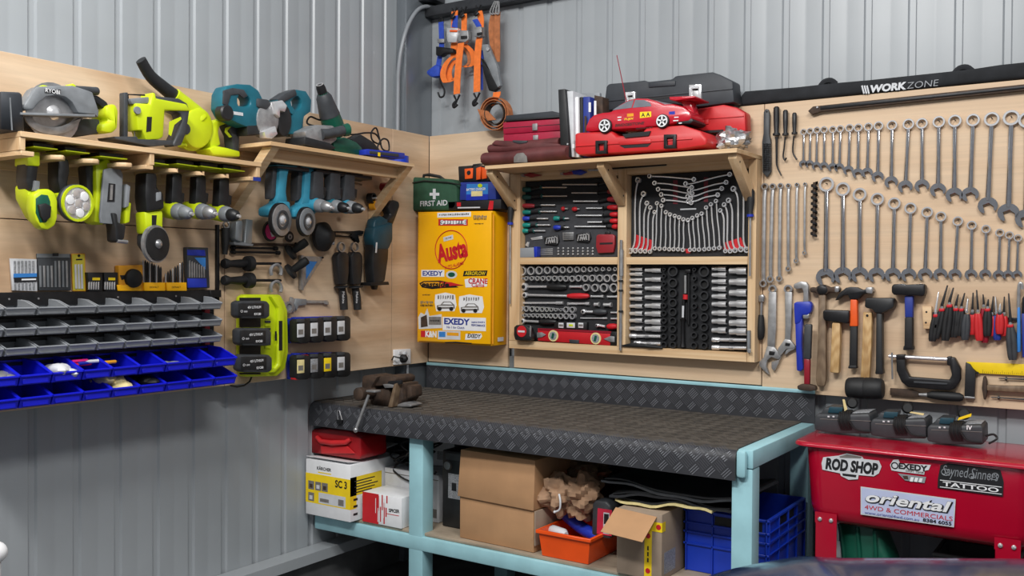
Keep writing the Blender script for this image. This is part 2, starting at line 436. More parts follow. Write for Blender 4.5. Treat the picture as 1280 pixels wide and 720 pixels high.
# ================================================================== workbench
def tread_mat():
    m = bpy.data.materials.new('tread_rubber'); MATS['tread_rubber'] = m; m.use_nodes = True
    b = m.node_tree.nodes['Principled BSDF']; b.inputs['Roughness'].default_value = 0.5
    N = m.node_tree.nodes; L = m.node_tree.links
    tc = N.new('ShaderNodeTexCoord'); n = N.new('ShaderNodeTexNoise'); n.inputs['Scale'].default_value = 9; n.inputs['Detail'].default_value = 6
    L.new(tc.outputs['Object'], n.inputs['Vector'])
    mx = N.new('ShaderNodeMix'); mx.data_type = 'RGBA'; L.new(n.outputs['Fac'], mx.inputs[0])
    mx.inputs[6].default_value = lin((34, 35, 39)); mx.inputs[7].default_value = lin((58, 59, 64)); L.new(mx.outputs[2], b.inputs['Base Color'])
    m2 = bpy.data.materials.new('tread_dusty'); MATS['tread_dusty'] = m2; m2.use_nodes = True
    b = m2.node_tree.nodes['Principled BSDF']; b.inputs['Roughness'].default_value = 0.62
    N = m2.node_tree.nodes; L = m2.node_tree.links
    tc = N.new('ShaderNodeTexCoord'); n = N.new('ShaderNodeTexNoise'); n.inputs['Scale'].default_value = 7; n.inputs['Detail'].default_value = 7; n.inputs['Roughness'].default_value = .7
    mp = N.new('ShaderNodeMapping'); mp.inputs['Scale'].default_value = (0.6, 2.2, 1); L.new(tc.outputs['Object'], mp.inputs['Vector']); L.new(mp.outputs[0], n.inputs['Vector'])
    rp = N.new('ShaderNodeMapRange'); rp.inputs[1].default_value = .35; rp.inputs[2].default_value = .65; L.new(n.outputs['Fac'], rp.inputs[0])
    mx = N.new('ShaderNodeMix'); mx.data_type = 'RGBA'; L.new(rp.outputs[0], mx.inputs[0])
    mx.inputs[6].default_value = lin((50, 47, 45)); mx.inputs[7].default_value = lin((88, 82, 75)); L.new(mx.outputs[2], b.inputs['Base Color'])
tread_mat()
bench = thing('workbench', 'long pale blue steel workbench topped with black tread plate matting', 'workbench', (0, 0, 0))
BX0, BX1, BD, BZ = -0.085, 2.038, 0.77, 0.9
def leg(x0, x1, y0, y1, z0=0.0, z1=0.83): return MB().span((x0, y0, z0), (x1, y1, z1)).obj('leg', 'bench_blue', bench, 0.005)
leg(0.497, 0.575, -0.75, -0.675); leg(1.962, 2.038, -0.75, -0.675)
leg(0.497, 0.575, -0.09, -0.015); leg(1.962, 2.038, -0.09, -0.015)
MB().span((BX0 + .01, -0.752, 0.30), (2.0, -0.70, 0.362)).obj('front_shelf_rail', 'bench_blue', bench, 0.006)
MB().span((BX0 + .01, -0.09, 0.30), (2.0, -0.04, 0.362)).obj('rear_shelf_rail', 'bench_blue', bench, 0.006)
MB().span((1.985, -0.7, 0.30), (2.035, -0.04, 0.362)).obj('side_shelf_rail', 'bench_blue', bench, 0.006)
wood_mat('dirty_board', (150, 136, 118), (172, 156, 136), (110, 96, 82), (2, 6, 6), knots=False)
MB().span((BX0 + .01, -0.735, 0.363), (1.96, -0.03, 0.376)).obj('shelf_board', 'dirty_board', bench, 0.002)
MB().span((1.985, -0.752, 0.832), (2.040, -0.02, 0.897)).obj('side_rail', 'bench_blue', bench, 0.004)
MB().span((1.985, -0.776, 0.80), (2.022, -0.752, 0.897)).obj('corner_tab', 'bench_blue', bench, 0.012)
MB().span((BX0 + .005, -0.74, 0.80), (1.985, -0.69, 0.88)).obj('front_rail', 'bench_blue', bench, 0.004)
MB().span((BX0 + .005, -0.07, 0.80), (1.985, -0.02, 0.88)).obj('rear_rail', 'bench_blue', bench, 0.004)
MB().span((0.0, -0.014, 1.018), (2.038, -0.001, 1.033)).obj('back_trim', 'bench_blue', bench, 0.002)
MB().span((0.0, -0.012, 0.895), (2.038, -0.001, 1.017)).obj('splashback', 'tread_rubber', bench)
# top sheet with rolled front edge
prof = [(-0.012, 0.9), (-0.72, 0.9)] + [(-0.735 - 0.045 * math.sin(R(a)), 0.855 + 0.045 * math.cos(R(a))) for a in range(0, 91, 15)] + [(-0.78, 0.79), (-0.772, 0.79)]
prof += [(-0.772 + 0.0, 0.85)] + [(-0.735 - 0.037 * math.sin(R(a)), 0.853 + 0.037 * math.cos(R(a))) for a in range(90, -1, -15)] + [(-0.012, 0.89)]
o = MB().prism([(BX0, y, z) for y, z in prof], (1.985 - BX0, 0, 0)).obj('tread_plate_top', 'tread_dusty', bench, ang=50)
o.data.materials.append(MATS['tread_rubber'])
for p in o.data.polygons:
    if p.normal.y < -0.45: p.material_index = 1
# raised tread bars, checker of two directions, as real relief
def treads(name, m, u0, u1, v0, v1, to3, nrm, cell=0.060, keep=1.0, wide=0.0016, hgt=0.0016):
    mb = MB(); mb2 = MB(); d = 0.70710678; cl = cell
    nu = int((u1 - u0) / cl) + 3; nv = int((v1 - v0) / (cl * .5)) + 3
    for j in range(-1, nv):
        for i in range(-1, nu):
            uc = u0 + (i + (j % 2) * 0.5) * cl; vc = v0 + (j + .5) * cl * 0.5
            s = -1 if j % 2 else 1
            for k in range(-2, 3):
                h = cl * 0.31; off = k * cl * 0.135
                ax, ay = d, s * d; nx, ny = -s * d, d
                p = [(uc + ax * h * q + nx * off + nx * wide * e, vc + ay * h * q + ny * off + ny * wide * e) for q, e in ((-1, -1), (1, -1), (1, 1), (-1, 1))]
                if any(not (u0 <= x <= u1 and v0 <= y <= v1) for x, y in p): continue
                if random.random() > keep: continue
                lo = [to3(x, y) for x, y in p]; hi = [to3(x, y) + nrm(y) * hgt for x, y in p]
                (mb if s > 0 else mb2).add(lo + hi, [(4, 5, 6, 7), (0, 1, 5, 4), (1, 2, 6, 5), (2, 3, 7, 6), (3, 0, 4, 7)])
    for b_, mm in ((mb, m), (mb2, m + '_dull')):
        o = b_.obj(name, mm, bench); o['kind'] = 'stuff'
mat('tread_bar', (112, 114, 120), 0.36, 0.1, 0.1, 30)  # worn ridges, with the light they catch put into the colour
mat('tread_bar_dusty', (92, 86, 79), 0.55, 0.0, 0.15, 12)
mat('tread_bar_dull', (70, 71, 76), 0.42, 0.0, 0.1, 30); mat('tread_bar_dusty_dull', (72, 67, 62), 0.6, 0.0, 0.15, 12)  # dull copies for the bars catching less light, shade put into the colour
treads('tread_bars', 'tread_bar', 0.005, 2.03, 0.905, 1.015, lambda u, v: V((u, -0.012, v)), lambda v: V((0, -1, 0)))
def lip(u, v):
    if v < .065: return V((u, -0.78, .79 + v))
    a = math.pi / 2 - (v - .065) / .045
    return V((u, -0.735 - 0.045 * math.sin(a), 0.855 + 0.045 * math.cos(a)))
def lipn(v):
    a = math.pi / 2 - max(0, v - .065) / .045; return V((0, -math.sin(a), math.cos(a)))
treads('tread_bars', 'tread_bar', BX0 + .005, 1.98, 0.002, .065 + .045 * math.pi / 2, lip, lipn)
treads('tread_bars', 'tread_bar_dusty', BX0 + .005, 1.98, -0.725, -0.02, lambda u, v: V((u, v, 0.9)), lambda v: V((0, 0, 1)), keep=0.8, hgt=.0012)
# ================================================================== left wall: two tool shelves
def lw(px, py, w): return Left.pt(px, py, w)
rack = thing('tool_rack_shelf', 'long plywood shelf with slotted slats holding lime green cordless tools', 'shelf', (0, -1.85, 1.83), R(90))
def rk(name, a, b, bev=0.001, m='pine'):   # a,b in world (w, Y, z)
    return MB().span((a[1] + 1.85, -a[0], a[2] - 1.83), (b[1] + 1.85, -b[0], b[2] - 1.83)).obj(name, m, rack, bev, 1)
rk('top_board', (0.002, -2.335, 1.918), (0.255, -1.372, 1.935))
rk('back_rail', (0.002, -2.33, 1.835), (0.02, -1.372, 1.917))
for y in (-2.335, -1.872, -1.392): rk('divider', (0.021, y, 1.877), (0.25, y + .018, 1.917), m='pine_upright')
ys = [(-2.335, -2.285), (-2.222, -2.172), (-2.11, -2.05), (-1.985, -1.925), (-1.893, -1.855), (-1.776, -1.74), (-1.66, -1.63), (-1.547, -1.52), (-1.43, -1.372)]
for i, (a, b) in enumerate(ys):
    q = 0.004 if i in (0, 4, 8) else 0.02
    P = [(a, .021), (a, .225), (a + q, .25), (b - q, .25), (b, .225), (b, .021)]
    MB().prism([(y + 1.85, -w, 0.031) for y, w in P], (0, 0, 0.0145)).obj('slat', 'pine', rack, 0.001, 1)
rk('blue_tape', (0.2505, -1.41, 1.861), (0.2512, -1.372, 1.876), 0, 'blue_print')

sh2 = thing('bracket_shelf', 'short pine shelf on diagonal brackets holding teal cordless tools', 'shelf', (0, -0.88, 1.78), R(90))
def sk(name, a, b, bev=0.001, m='pine'):
    return MB().span((a[1] + .88, -a[0], a[2] - 1.78), (b[1] + .88, -b[0], b[2] - 1.78)).obj(name, m, sh2, bev, 1)
sk('top_board', (0.002, -1.33, 2.008), (0.26, -0.435, 2.024))
sk('front_rail', (0.165, -1.27, 1.955), (0.185, -0.475, 2.007))
sk('wall_rail', (0.002, -1.27, 1.955), (0.02, -0.475, 2.007))
for y in (-1.31, -0.475):
    P = [(0.245, 2.007), (0.185, 2.007), (0.002, 1.815), (0.002, 1.755)]
    P = [(0.248, 2.007), (0.190, 2.007), (0.002, 1.812), (0.002, 1.755)]
    MB().prism([(y + .88, -w, z - 1.78) for w, z in P], (0.042, 0, 0)).obj('bracket', 'pine', sh2, 0.001, 1)
sk('battery_slide', (0.05, -1.2, 1.935), (0.16, -1.02, 1.953), 0.003, 'black_plastic')
sk('battery_slide', (0.05, -0.98, 1.935), (0.16, -0.62, 1.953), 0.003, 'black_plastic')

# ------------------------------------------------------------------ hanging lime tools (battery up, tool head down)
def battery_block(F, t, px, py, m='lime', dx=13, w0=.10, w1=.215):
    """lime battery foot lying on the slats"""
    F.plate('battery', 'black_plastic', t, [(px - dx, py), (px + dx, py + 3), (px + dx, py + 8), (px - dx, py + 5)], w0, w1, .003)
    F.plate('battery_rim', m, t, [(px - dx - 2, py + 5.3), (px + dx + 2, py + 8.8), (px + dx + 2, py + 10), (px - dx - 2, py + 6.5)], w0 - .008, w1 + .018, .001)
LG = 'lime cordless tools hanging under the slatted shelf'
# a) oval-headed tool
F = Fr(Left, 46, 200); t = F.thing('cordless_vacuum', 'lime hanging tool with a hollow oval scoop mouth and black latch', 'power tool', LG)
battery_block(F, t, 42, 179)
F.plate('grip', 'black_plastic', t, [(27, 192), (42, 193), (42, 208), (40, 226), (44, 238), (29, 240), (25, 226), (26, 208)], .12, .19, .012)
F.plate('collar', 'lime', t, [(26, 190), (42, 191), (42, 209), (26, 208)], .115, .195, .006)
F.plate('neck', 'lime', t, [(25, 232), (33, 228), (40, 239), (50, 238), (56, 262), (50, 284), (38, 272), (26, 248)], .10, .18, .012)
F.plate('trigger', 'grey_plastic', t, [(37, 226), (44, 227), (43, 241), (36, 239)], .14, .20, .003)
mouth = [(37, 243), (46, 237), (57, 236), (65, 241), (68, 252), (68, 272), (65, 282), (56, 288), (47, 286), (40, 276), (36, 260)]
F.plate('scoop', 'lime', t, mouth, .17, .215, .010)
inn = [(45, 248), (52, 243), (60, 244), (63, 252), (63, 268), (58, 278), (50, 278), (45, 266)]
F.plate('recess', 'green_plastic', t, inn, .2135, .2165, .001, front=True)
F.plate('latch', 'black_plastic', t, [(47, 256), (56, 254), (63, 258), (62, 272), (54, 277), (50, 270)], .212, .228, .003)
# b) work light
F = Fr(Left, 84, 200); t = F.thing('work_light', 'lime cordless work light with round lens of bright LEDs', 'work light', LG)
battery_block(F, t, 82, 184)
F.plate('grip', 'black_plastic', t, [(65, 198), (80, 199), (81, 215), (78, 232), (84, 242), (68, 243), (65, 226)], .12, .19, .012)
F.plate('body', 'lime', t, [(64, 243), (80, 236), (90, 238), (92, 262), (84, 270), (70, 264)], .11, .19, .012)
c = F.p(95, 254, .20); ax = V((0.12, -1, -0.05)).normalized()
MB().lathe(c + ax * -0.06, ax, [(0, .03), (.02, .045), (.045, .062), (.06, .064), (.066, .060)], 24).obj('head', 'charcoal_plastic', t)
MB().ring(c + ax * .004, ax, .061, .053, .008, 24).obj('bezel', 'lime', t)
MB().lathe(c + ax * .006, ax, [(0, .0535), (.002, .0535), (.003, .05)], 24).obj('lens', 'chrome', t)
a = ax.orthogonal().normalized(); b = ax.cross(a)
for k in range(7):
    d = V((0, 0, 0)) if k == 6 else a * math.cos(k * math.pi / 3) * .033 + b * math.sin(k * math.pi / 3) * .033
    MB().lathe(c + d + ax * .009, ax, [(0, .0165), (.004, .0145), (.005, .006)], 12).obj('reflector', 'white' if k % 2 else 'chrome', t)
# c) jigsaw upside down, base plate to the front
F = Fr(Left, 128, 205); t = F.thing('jigsaw', 'lime jigsaw hung upside down showing its grey base plate', 'power tool', LG)
battery_block(F, t, 127, 191, dx=15)
F.plate('body', 'lime', t, [(112, 206), (128, 198), (134, 206), (130, 240), (124, 282), (110, 278), (113, 240)], .10, .17, .010)
F.plate('grip', 'black_plastic', t, [(101, 208), (112, 206), (112, 250), (104, 240)], .11, .16, .008)
o = F.plate('base_plate', 'grey_plastic', t, [(129, 212), (136, 210), (150, 212), (153, 218), (151, 262), (149, 281), (125, 279), (124, 270)], .185, .195, .003)
F.plate('blade_slot', 'black_print', t, [(136, 229), (144, 230), (143, 252), (134, 252)], .1945, .197, 0)
F.plate('blade', 'steel', t, [(138, 231), (141, 231), (140, 250), (137, 250)], .196, .2, 0)
F.plate('foot', 'black_plastic', t, [(134, 266), (141, 267), (142, 278), (152, 282), (150, 298), (146, 304), (139, 302), (138, 286)], .15, .205, .006)
F.tube('nozzle', 'steel', t, [(146, 301, .2), (159, 302.5, .2)], .007, 10)
F.plate('trim', 'grey_bin', t, [(154, 230), (159, 233), (157, 258), (152, 260)], .15, .19, .003)
F.plate('side', 'lime', t, [(152, 252), (159, 254), (157, 278), (151, 280)], .13, .18, .004)
# d) angle grinder
def disc(t, c, ax, r, m, name='disc', th=.003, hub=.28, hubm='steel'):
    ax = V(ax).normalized(); c = V(c)
    MB().lathe(c, ax, [(0, r), (th, r), (th * 1.2, r * .96)], 28).obj(name, m, t)
    MB().lathe(c + ax * th, ax, [(0, r * hub), (th * 1.2, r * hub), (.006 + th, r * hub * .7), (.009 + th, r * hub * .35)], 14).obj('flange_nut', hubm, t)
F = Fr(Left, 190, 220); t = F.thing('angle_grinder', 'lime angle grinder with black cutting disc hanging under shelf', 'power tool', LG)
battery_block(F, t, 183, 198, dx=11)
F.plate('grip', 'black_plastic', t, [(175, 216), (190, 217), (190, 235), (198, 242), (199, 262), (176, 266), (174, 246)], .12, .19, .012)
F.plate('trigger', 'grey_bin', t, [(190, 241), (196, 240), (196, 250), (190, 252)], .14, .195, .003)
F.plate('body', 'lime', t, [(174, 265), (198, 263), (198, 290), (176, 293)], .12, .18, .010)
F.plate('nameplate', 'black_print', t, [(190, 269), (196, 269), (195, 284), (190, 285)], .179, .1815, 0, front=True)
F.plate('gear_head', 'charcoal_plastic', t, [(176, 292), (196, 290), (194, 318), (184, 318), (176, 306)], .11, .17, .010)
c = F.p(197, 305, .2); disc(t, c, (0.25, -1, 0.0), .060, 'rubber')
MB().ring(c + V((-.006, .012, 0)), (0.25, -1, 0), .068, .058, .012, 24).obj('guard', 'satin_steel', t)
# e-g) drills
def drill(F, t, x, y, L, body, chuck, grip, r=.030, gy=215):
    """head pointing out to the right; grip up to the shelf"""
    F.plate('grip', grip, t, [(x - 6, gy), (x + 7, gy + 1), (x + 7, y - 12), (x + 9, y - 6), (x - 8, y - 5), (x - 7, y - 18)], .12, .165, .010)
    a = F.p(x - 9, y, .11); ax = V((0.02, -1, -0.14)).normalized()
    MB().lathe(a, ax, [(-.03, r * .8), (-.02, r * 1.02), (.05, r * 1.1), (.062, r * 1.0)], 14).obj('motor_housing', body, t)
    MB().lathe(a + ax * .062, ax, [(0, r * 1.02), (.01, r * 1.04), (.03, r * .94), (.034, r * .84)], 14).obj('torque_collar', 'grey_plastic', t)
    o = MB().lathe(a + ax * .096, ax, [(0, r * .78), (.012, r * .84), (.033, r * .70), (.043, r * .42)], 12).obj('chuck', chuck, t)
    MB().tube([a + ax * .137, a + ax * .152], .0065, 8).obj('chuck_tip', 'chrome', t)
    F.plate('trigger', 'black_plastic', t, [(x + 5, y - 22), (x + 11, y - 20), (x + 10, y - 9), (x + 5, y - 9)], .13, .16, .003)
for (x, y, lab, ck, gy) in [(217, 262, 'lime cordless drill beside the angle grinder, stubby grey nose', 'grey_plastic', 216), (247, 262, 'lime cordless drill hanging second from right in the slatted shelf', 'satin_steel', 219), (276, 265, 'rightmost lime cordless drill under slatted shelf, long black chuck', 'black_plastic', 222)]:
    F = Fr(Left, x, y - 60); t = F.thing('cordless_drill', lab, 'drill', LG)
    battery_block(F, t, x + 2, gy - 16, dx=11); drill(F, t, x, y, .1, 'lime', ck, 'black_plastic', gy=gy)

# ------------------------------------------------------------------ lime tools standing on the slatted shelf
F = Fr(Left, 6, 180, .15); t = F.thing('black_case', 'black hard case with white lettering at left end of slatted shelf', 'case')
F.plate('body', 'case_black', t, [(-14, 117), (10, 118), (13, 121), (16, 176), (14, 180), (-14, 178)], .10, .24, .008)
F.plate('white_stripe', 'off_white', t, [(-2, 169), (7, 171), (7, 172.5), (-2, 170.5)], .2402, .2408, 0, front=True)
F.plate('seam', 'grey_plastic', t, [(12, 122), (13.5, 122), (16, 175), (14.5, 176)], .238, .2425, 0, front=True)
rest(t, 1.9355)
# circular saw
F = Fr(Left, 75, 172, .16); t = F.thing('circular_saw', 'lime and grey circular saw with clear blade guard on slatted shelf', 'power tool')
F.plate('base_plate', 'grey_plastic', t, [(20, 141.5), (113, 144), (113, 147), (20, 144.5)], .19, .245, .001)
F.plate('motor', 'charcoal_plastic', t, [(18, 146), (115, 150), (116, 168), (90, 172), (18, 162)], .05, .15, .010)
F.plate('upper_guard', 'grey_plastic', t, [(23, 134), (38, 112), (44, 109), (85, 108), (92, 110), (110, 116), (118, 140), (117, 148), (113, 144), (92, 142), (84, 128), (76, 122), (64, 120), (52, 122), (44, 128), (36, 138), (24, 138)], .16, .215, .006)
c = F.p(66, 141, .19)
disc(t, c, (0.1, -1, 0), .098, 'steel', 'blade', .003, .25, 'chrome')
P = [(x, y) for x, y in circ(66, 142, 36, 26, 20, 180, 360)]
F.plate('lower_guard', 'satin_steel', t, [(30, 144), (40, 147)] + circ(66, 142, 27, 17, 12, 190, 350) + [(103, 147), (103, 150)] + circ(66, 142, 36, 26, 16, 350, 190), .20, .206, .001)
F.plate('brand_plate', 'black_print', t, [(56, 111), (76, 112), (76, 117), (56, 116)], .2145, .2165, 0, front=True)
text('RYOBI', 'white', t, F.p(66, 114, .2172), width=F.size(57, 75, 114, .217), bold=.01)
F.tube('dust_port', 'charcoal_plastic', t, [(92, 113, .19), (121, 114, .17)], [.016, .014], 12)
F.plate('handle', 'black_plastic', t, [(106, 118), (118, 120), (130, 128), (133, 138), (124, 136), (114, 128)], .12, .17, .010)
F.plate('rear_body', 'lime', t, [(121, 134), (134, 131), (138, 140), (137, 162), (130, 168), (116, 166), (117, 156), (128, 152), (122, 146)], .08, .18, .010)
F.plate('knob', 'lime', t, [(46, 109), (50, 107), (55, 108), (56, 110)], .17, .21, .002)
F.plate('knob', 'lime', t, [(83, 108), (87, 105), (90, 107), (91, 110)], .17, .21, .002)
rest(t, 1.9355)
# jigsaw standing
F = Fr(Left, 190, 182, .16); t = F.thing('jigsaw', 'lime jigsaw standing on the slatted shelf beside the blower', 'power tool')
F.plate('base_plate', 'charcoal_plastic', t, [(132, 172), (160, 172), (162, 175), (206, 177), (205, 182), (178, 184), (134, 175)], .10, .20, .001)
F.plate('body', 'lime', t, [(162, 130), (180, 131), (183, 117), (187, 117), (188, 124), (226, 131), (231, 140), (199, 139), (197, 172), (192, 175), (175, 176), (171, 164), (165, 164)], .11, .18, .006)
F.plate('handle', 'charcoal_plastic', t, [(188, 121), (218, 124), (228, 130), (231, 139), (227, 166), (221, 182), (211, 184), (210, 180), (217, 166), (222, 150), (220, 143), (213, 140), (198, 138), (190, 128)], .115, .175, .008)
F.plate('lime_flash', 'lime', t, [(212, 152), (226, 146), (227, 149), (218, 156), (214, 170), (211, 168)], .174, .1765, 0, front=True)
F.plate('gear_nose', 'charcoal_plastic', t, [(152, 116), (157, 116), (157, 172), (152, 172)], .13, .16, .003)
F.plate('head', 'grey_plastic', t, [(157, 124), (181, 122), (181, 130), (160, 131)], .12, .17, .003)
F.tube('wire_guard', 'black_steel', t, [(160, 125, .15), (160, 118, .15), (181, 119, .15)], .003, 6)
c = F.p(171, 138, .182); MB().lathe(c, (0, -1, 0), [(0, .014), (.006, .013)], 14).obj('dial', 'grey_plastic', t)
F.plate('brand_plate', 'black_print', t, [(184, 146), (190, 146), (189, 164), (183, 165)], .1795, .1815, 0, front=True)
F.plate('blade', 'steel', t, [(167, 150), (169, 150), (169, 178), (168, 178)], .14, .143, 0)
rest(t, 1.9355)
# blower
F = Fr(Left, 250, 192, .12); t = F.thing('blower', 'lime cordless blower with long black nozzle pointing up', 'blower')
pts = [(176, 75, .10), (188, 95, .09), (205, 110, .08), (219, 121, .07)]
MB().tube(smooth([F.p(*q) for q in pts], 4), [.023 + .006 * i / 12 for i in range(13)], 14, flat=.7).obj('nozzle', 'black_plastic', t)
MB().tube(smooth([F.p(*q) for q in [(217, 119, .07), (228, 130, .065), (240, 142, .06), (246, 150, .06)]], 3), [.030, .031, .033, .036, .038, .04, .043, .046, .05, .05], 14).obj('nozzle_sleeve', 'lime', t)
F.plate('fan_housing', 'lime', t, circ(240, 161, 19, 26, 22), .02, .105, .014)
F.plate('rib', 'lime', t, circ(240, 161, 21, 28, 22), .06, .072, .003)
for (x, y) in [(251, 144), (250, 181), (228, 182)]:
    c = F.p(x, y, 0.08); MB().lathe(c, (0, -1, 0), [(-.02, .007), (.02, .007), (.024, .004)], 10).obj('screw_boss', 'lime', t)
c = F.p(232, 161, .107); MB().lathe(c, (0, -1, 0), [(-.004, .022), (.002, .021)], 16).obj('air_inlet', 'charcoal_plastic', t)
F.plate('handle', 'lime', t, [(258, 158), (264, 151), (275, 148), (285, 148), (290, 150), (289, 156), (279, 155), (270, 158), (268, 166), (271, 182), (258, 186), (257, 176)], .04, .095, .009)
F.plate('grip', 'charcoal_plastic', t, [(280, 149), (291, 150), (295, 156), (294, 194), (286, 194), (284, 170), (278, 158)], .04, .095, .009)
F.plate('lime_flash', 'lime', t, [(282, 160), (289, 158), (284, 164), (290, 171), (287, 172), (281, 165)], .0945, .097, 0, front=True)
F.plate('base', 'lime', t, [(252, 187), (260, 183), (276, 186), (291, 190), (291, 197), (258, 195)], .02, .11, .006)
rest(t, 1.9355)
# ================================================================== teal tools on and under the bracket shelf
ZS = 2.0245
F = Fr(Left, 296, 165, .14); t = F.thing('planer', 'teal cordless planer with looped handle lying at left of bracket shelf', 'power tool')
ring_o = [(271, 118), (276, 109), (290, 106), (306, 107), (316, 114), (321, 124), (320, 150), (313, 160), (300, 159), (290, 155), (276, 148), (270, 136)]
mb = MB()
def framed(mb, F, outer, inner, w0, w1):
    """plate with a hole: outer and inner outline have the same number of points"""
    n = len(outer); wm = (w0 + w1) / 2; A = F.poly(outer, wm); B_ = F.poly(inner, wm)
    y0 = F.p(outer[0][0], outer[0][1], w0).y; y1 = F.p(outer[0][0], outer[0][1], w1).y
    vs = [V((q.x, y, q.z)) for L_ in (A, B_) for y in (y1, y0) for q in L_]
    fs = []
    for i in range(n):
        j = (i + 1) % n
        fs += [(i, j, 2 * n + j, 2 * n + i), (n + i, 3 * n + i, 3 * n + j, n + j), (i, n + i, n + j, j), (2 * n + i, 2 * n + j, 3 * n + j, 3 * n + i)]
    return mb.add(vs, fs)
inner = [(290, 124), (292, 120), (296, 119), (300, 119), (304, 122), (306, 126), (306, 131), (303, 134), (299, 134), (295, 134), (291, 133), (290, 130)]
framed(mb, F, ring_o, inner, .09, .16).obj('body', 'teal', t, .006)
F.plate('grip_pad', 'charcoal_plastic', t, [(279, 113), (290, 110), (304, 112), (309, 120), (304, 123), (298, 118), (288, 119), (284, 132), (278, 130)], .155, .164, .002)
c = F.p(283, 141, .16); MB().lathe(c, (0, -1, 0), [(-.03, .032), (.004, .032), (.01, .026)], 18).obj('knob', 'black_plastic', t)
F.plate('base', 'black_plastic', t, [(300, 158), (320, 156), (336, 158), (336, 168), (300, 170)], .07, .16, .003)
F.plate('nameplate', 'off_white', t, [(291, 139), (304, 141), (304, 145), (291, 143)], .1605, .1612, 0, front=True)
rest(t, ZS)
F = Fr(Left, 350, 170, .14); t = F.thing('circular_saw', 'teal cordless circular saw with silver guard on bracket shelf', 'power tool')
c = F.p(328, 150, .14); ax = V((-.25, -1, 0))
F.plate('blade_guard', 'satin_steel', t, circ(330, 150, 14, 22, 20), .115, .165, .006)
F.plate('front_grip', 'charcoal_plastic', t, [(318, 123), (333, 125), (336, 131), (330, 138), (318, 134)], .13, .17, .008)
F.plate('guard_bracket', 'chrome', t, [(336, 128), (347, 126), (353, 133), (350, 141), (344, 139), (344, 148), (338, 143)], .12, .18, .003)
F.plate('motor', 'black_plastic', t, circ(348, 152, 9, 20, 16), .08, .16, .008)
mb = MB(); framed(mb, F, [(340, 126), (352, 118), (364, 113), (376, 115), (383, 126), (382, 140), (374, 146), (368, 168), (354, 168), (356, 150), (360, 144), (352, 138)], [(357, 128), (360, 124), (364, 121), (367, 121), (370, 125), (371, 130), (370, 135), (368, 138), (366, 139), (363, 139), (361, 137), (358, 133)], .09, .15).obj('handle', 'teal', t, .006)
F.plate('grip_pad', 'charcoal_plastic', t, [(341, 124), (353, 116), (364, 112), (366, 120), (354, 126), (347, 131)], .10, .157, .006)
F.plate('battery', 'teal', t, [(357, 143), (372, 145), (371, 160), (376, 163), (368, 171), (354, 168)], .06, .14, .006)
F.plate('blade_lever', 'chrome', t, [(326, 165), (340, 158), (343, 168), (336, 174), (329, 173)], .15, .19, .002)
rest(t, ZS)
F = Fr(Left, 408, 166, .10); t = F.thing('heat_gun', 'dark green heat gun with its black nozzle pointing up', 'heat gun')
pp = smooth([F.p(*q) for q in [(401, 110, .12), (405, 122, .115), (410, 138, .11), (416, 156, .10), (420, 168, .09)]], 3)
MB().tube(pp, [.020, .020, .022, .034, .036, .038, .042, .046, .048, .05, .05, .048, .044], 16).obj('body', 'green_plastic', t)
d = (pp[0] - pp[2]).normalized(); MB().lathe(pp[0] - d * .03, d, [(0, .022), (.03, .021), (.045, .017)], 14).obj('nozzle', 'black_steel', t)
MB().ring(pp[0] + d * .013, d, .0165, .0115, .004, 14).obj('nozzle_rim', 'chrome', t)
MB().tube(pp[2:8], [.026, .036, .038, .041, .044, .0475], 16).obj('heat_shroud', 'charcoal_plastic', t)
rest(t, ZS)
F = Fr(Left, 400, 185, .2); t = F.thing('polisher', 'dark green corded polisher lying flat with green-tipped side handle', 'power tool')
F.plate('gear_case', 'satin_steel', t, [(370, 165), (388, 157), (408, 158), (412, 176), (398, 186), (376, 180)], .12, .22, .010)
F.plate('pad', 'black_plastic', t, [(369, 172), (400, 180), (408, 186), (400, 190), (368, 182)], .11, .23, .004)
F.tube('side_handle', 'charcoal_plastic', t, [(402, 168, .22), (412, 167, .23), (430, 163, .245)], [.024, .021, .023], 14)
F.tube('handle_tip', 'green_plastic', t, [(429, 163.2, .244), (435, 162, .25), (436, 162, .251)], [.026, .028, .022], 14)
F.plate('motor_body', 'green_plastic', t, [(408, 177), (424, 172), (438, 178), (446, 186), (442, 196), (410, 190)], .12, .20, .010)
F.plate('rear_handle', 'black_plastic', t, [(434, 174), (446, 168), (462, 178), (470, 188), (450, 192), (440, 188)], .10, .16, .010)
rest(t, ZS)
F = Fr(Left, 465, 185, .12)
pts = [(418, 150, .06), (400, 150, .08), (388, 146, .1), (384, 154, .12), (396, 158, .13), (414, 160, .12), (438, 168, .1), (458, 166, .1), (470, 168, .1), (476, 180, .1), (466, 176, .1), (464, 166, .1), (470, 160, .1), (474, 172, .1), (478, 186, .12), (486, 188, .12), (485, 176, .12), (478, 174, .12), (472, 184, .12), (478, 192, .14), (486, 190, .14)]
o = MB().tube(smooth([F.p(*q) for q in pts], 5), .0042, 7).obj('power_cable', 'cable'); o.location = F.o; o.rotation_euler = (0, 0, F.wall.rz)
tag(o, 'coiled black power cable behind the polisher on bracket shelf', 'cable'); rest(o, ZS)
F = Fr(Left, 470, 196, .2); t = F.thing('accessory_box', 'flat blue accessory box with yellow mark near end of bracket shelf', 'box')
F.plate('body', 'blue_handle', t, [(449, 188), (452, 187), (498, 192), (498, 199), (449, 194)], .16, .24, .002)
F.plate('lid', 'charcoal_plastic', t, [(462, 188.5), (498, 192.3), (498, 196), (462, 192)], .238, .244, .001)
F.plate('yellow_mark', 'yellow', t, [(472.5, 190.5), (475.5, 190.8), (475.5, 195.5), (472.5, 195)], .2442, .2452, 0, front=True)
rest(t, ZS)
F = Fr(Left, 500, 200, .1)
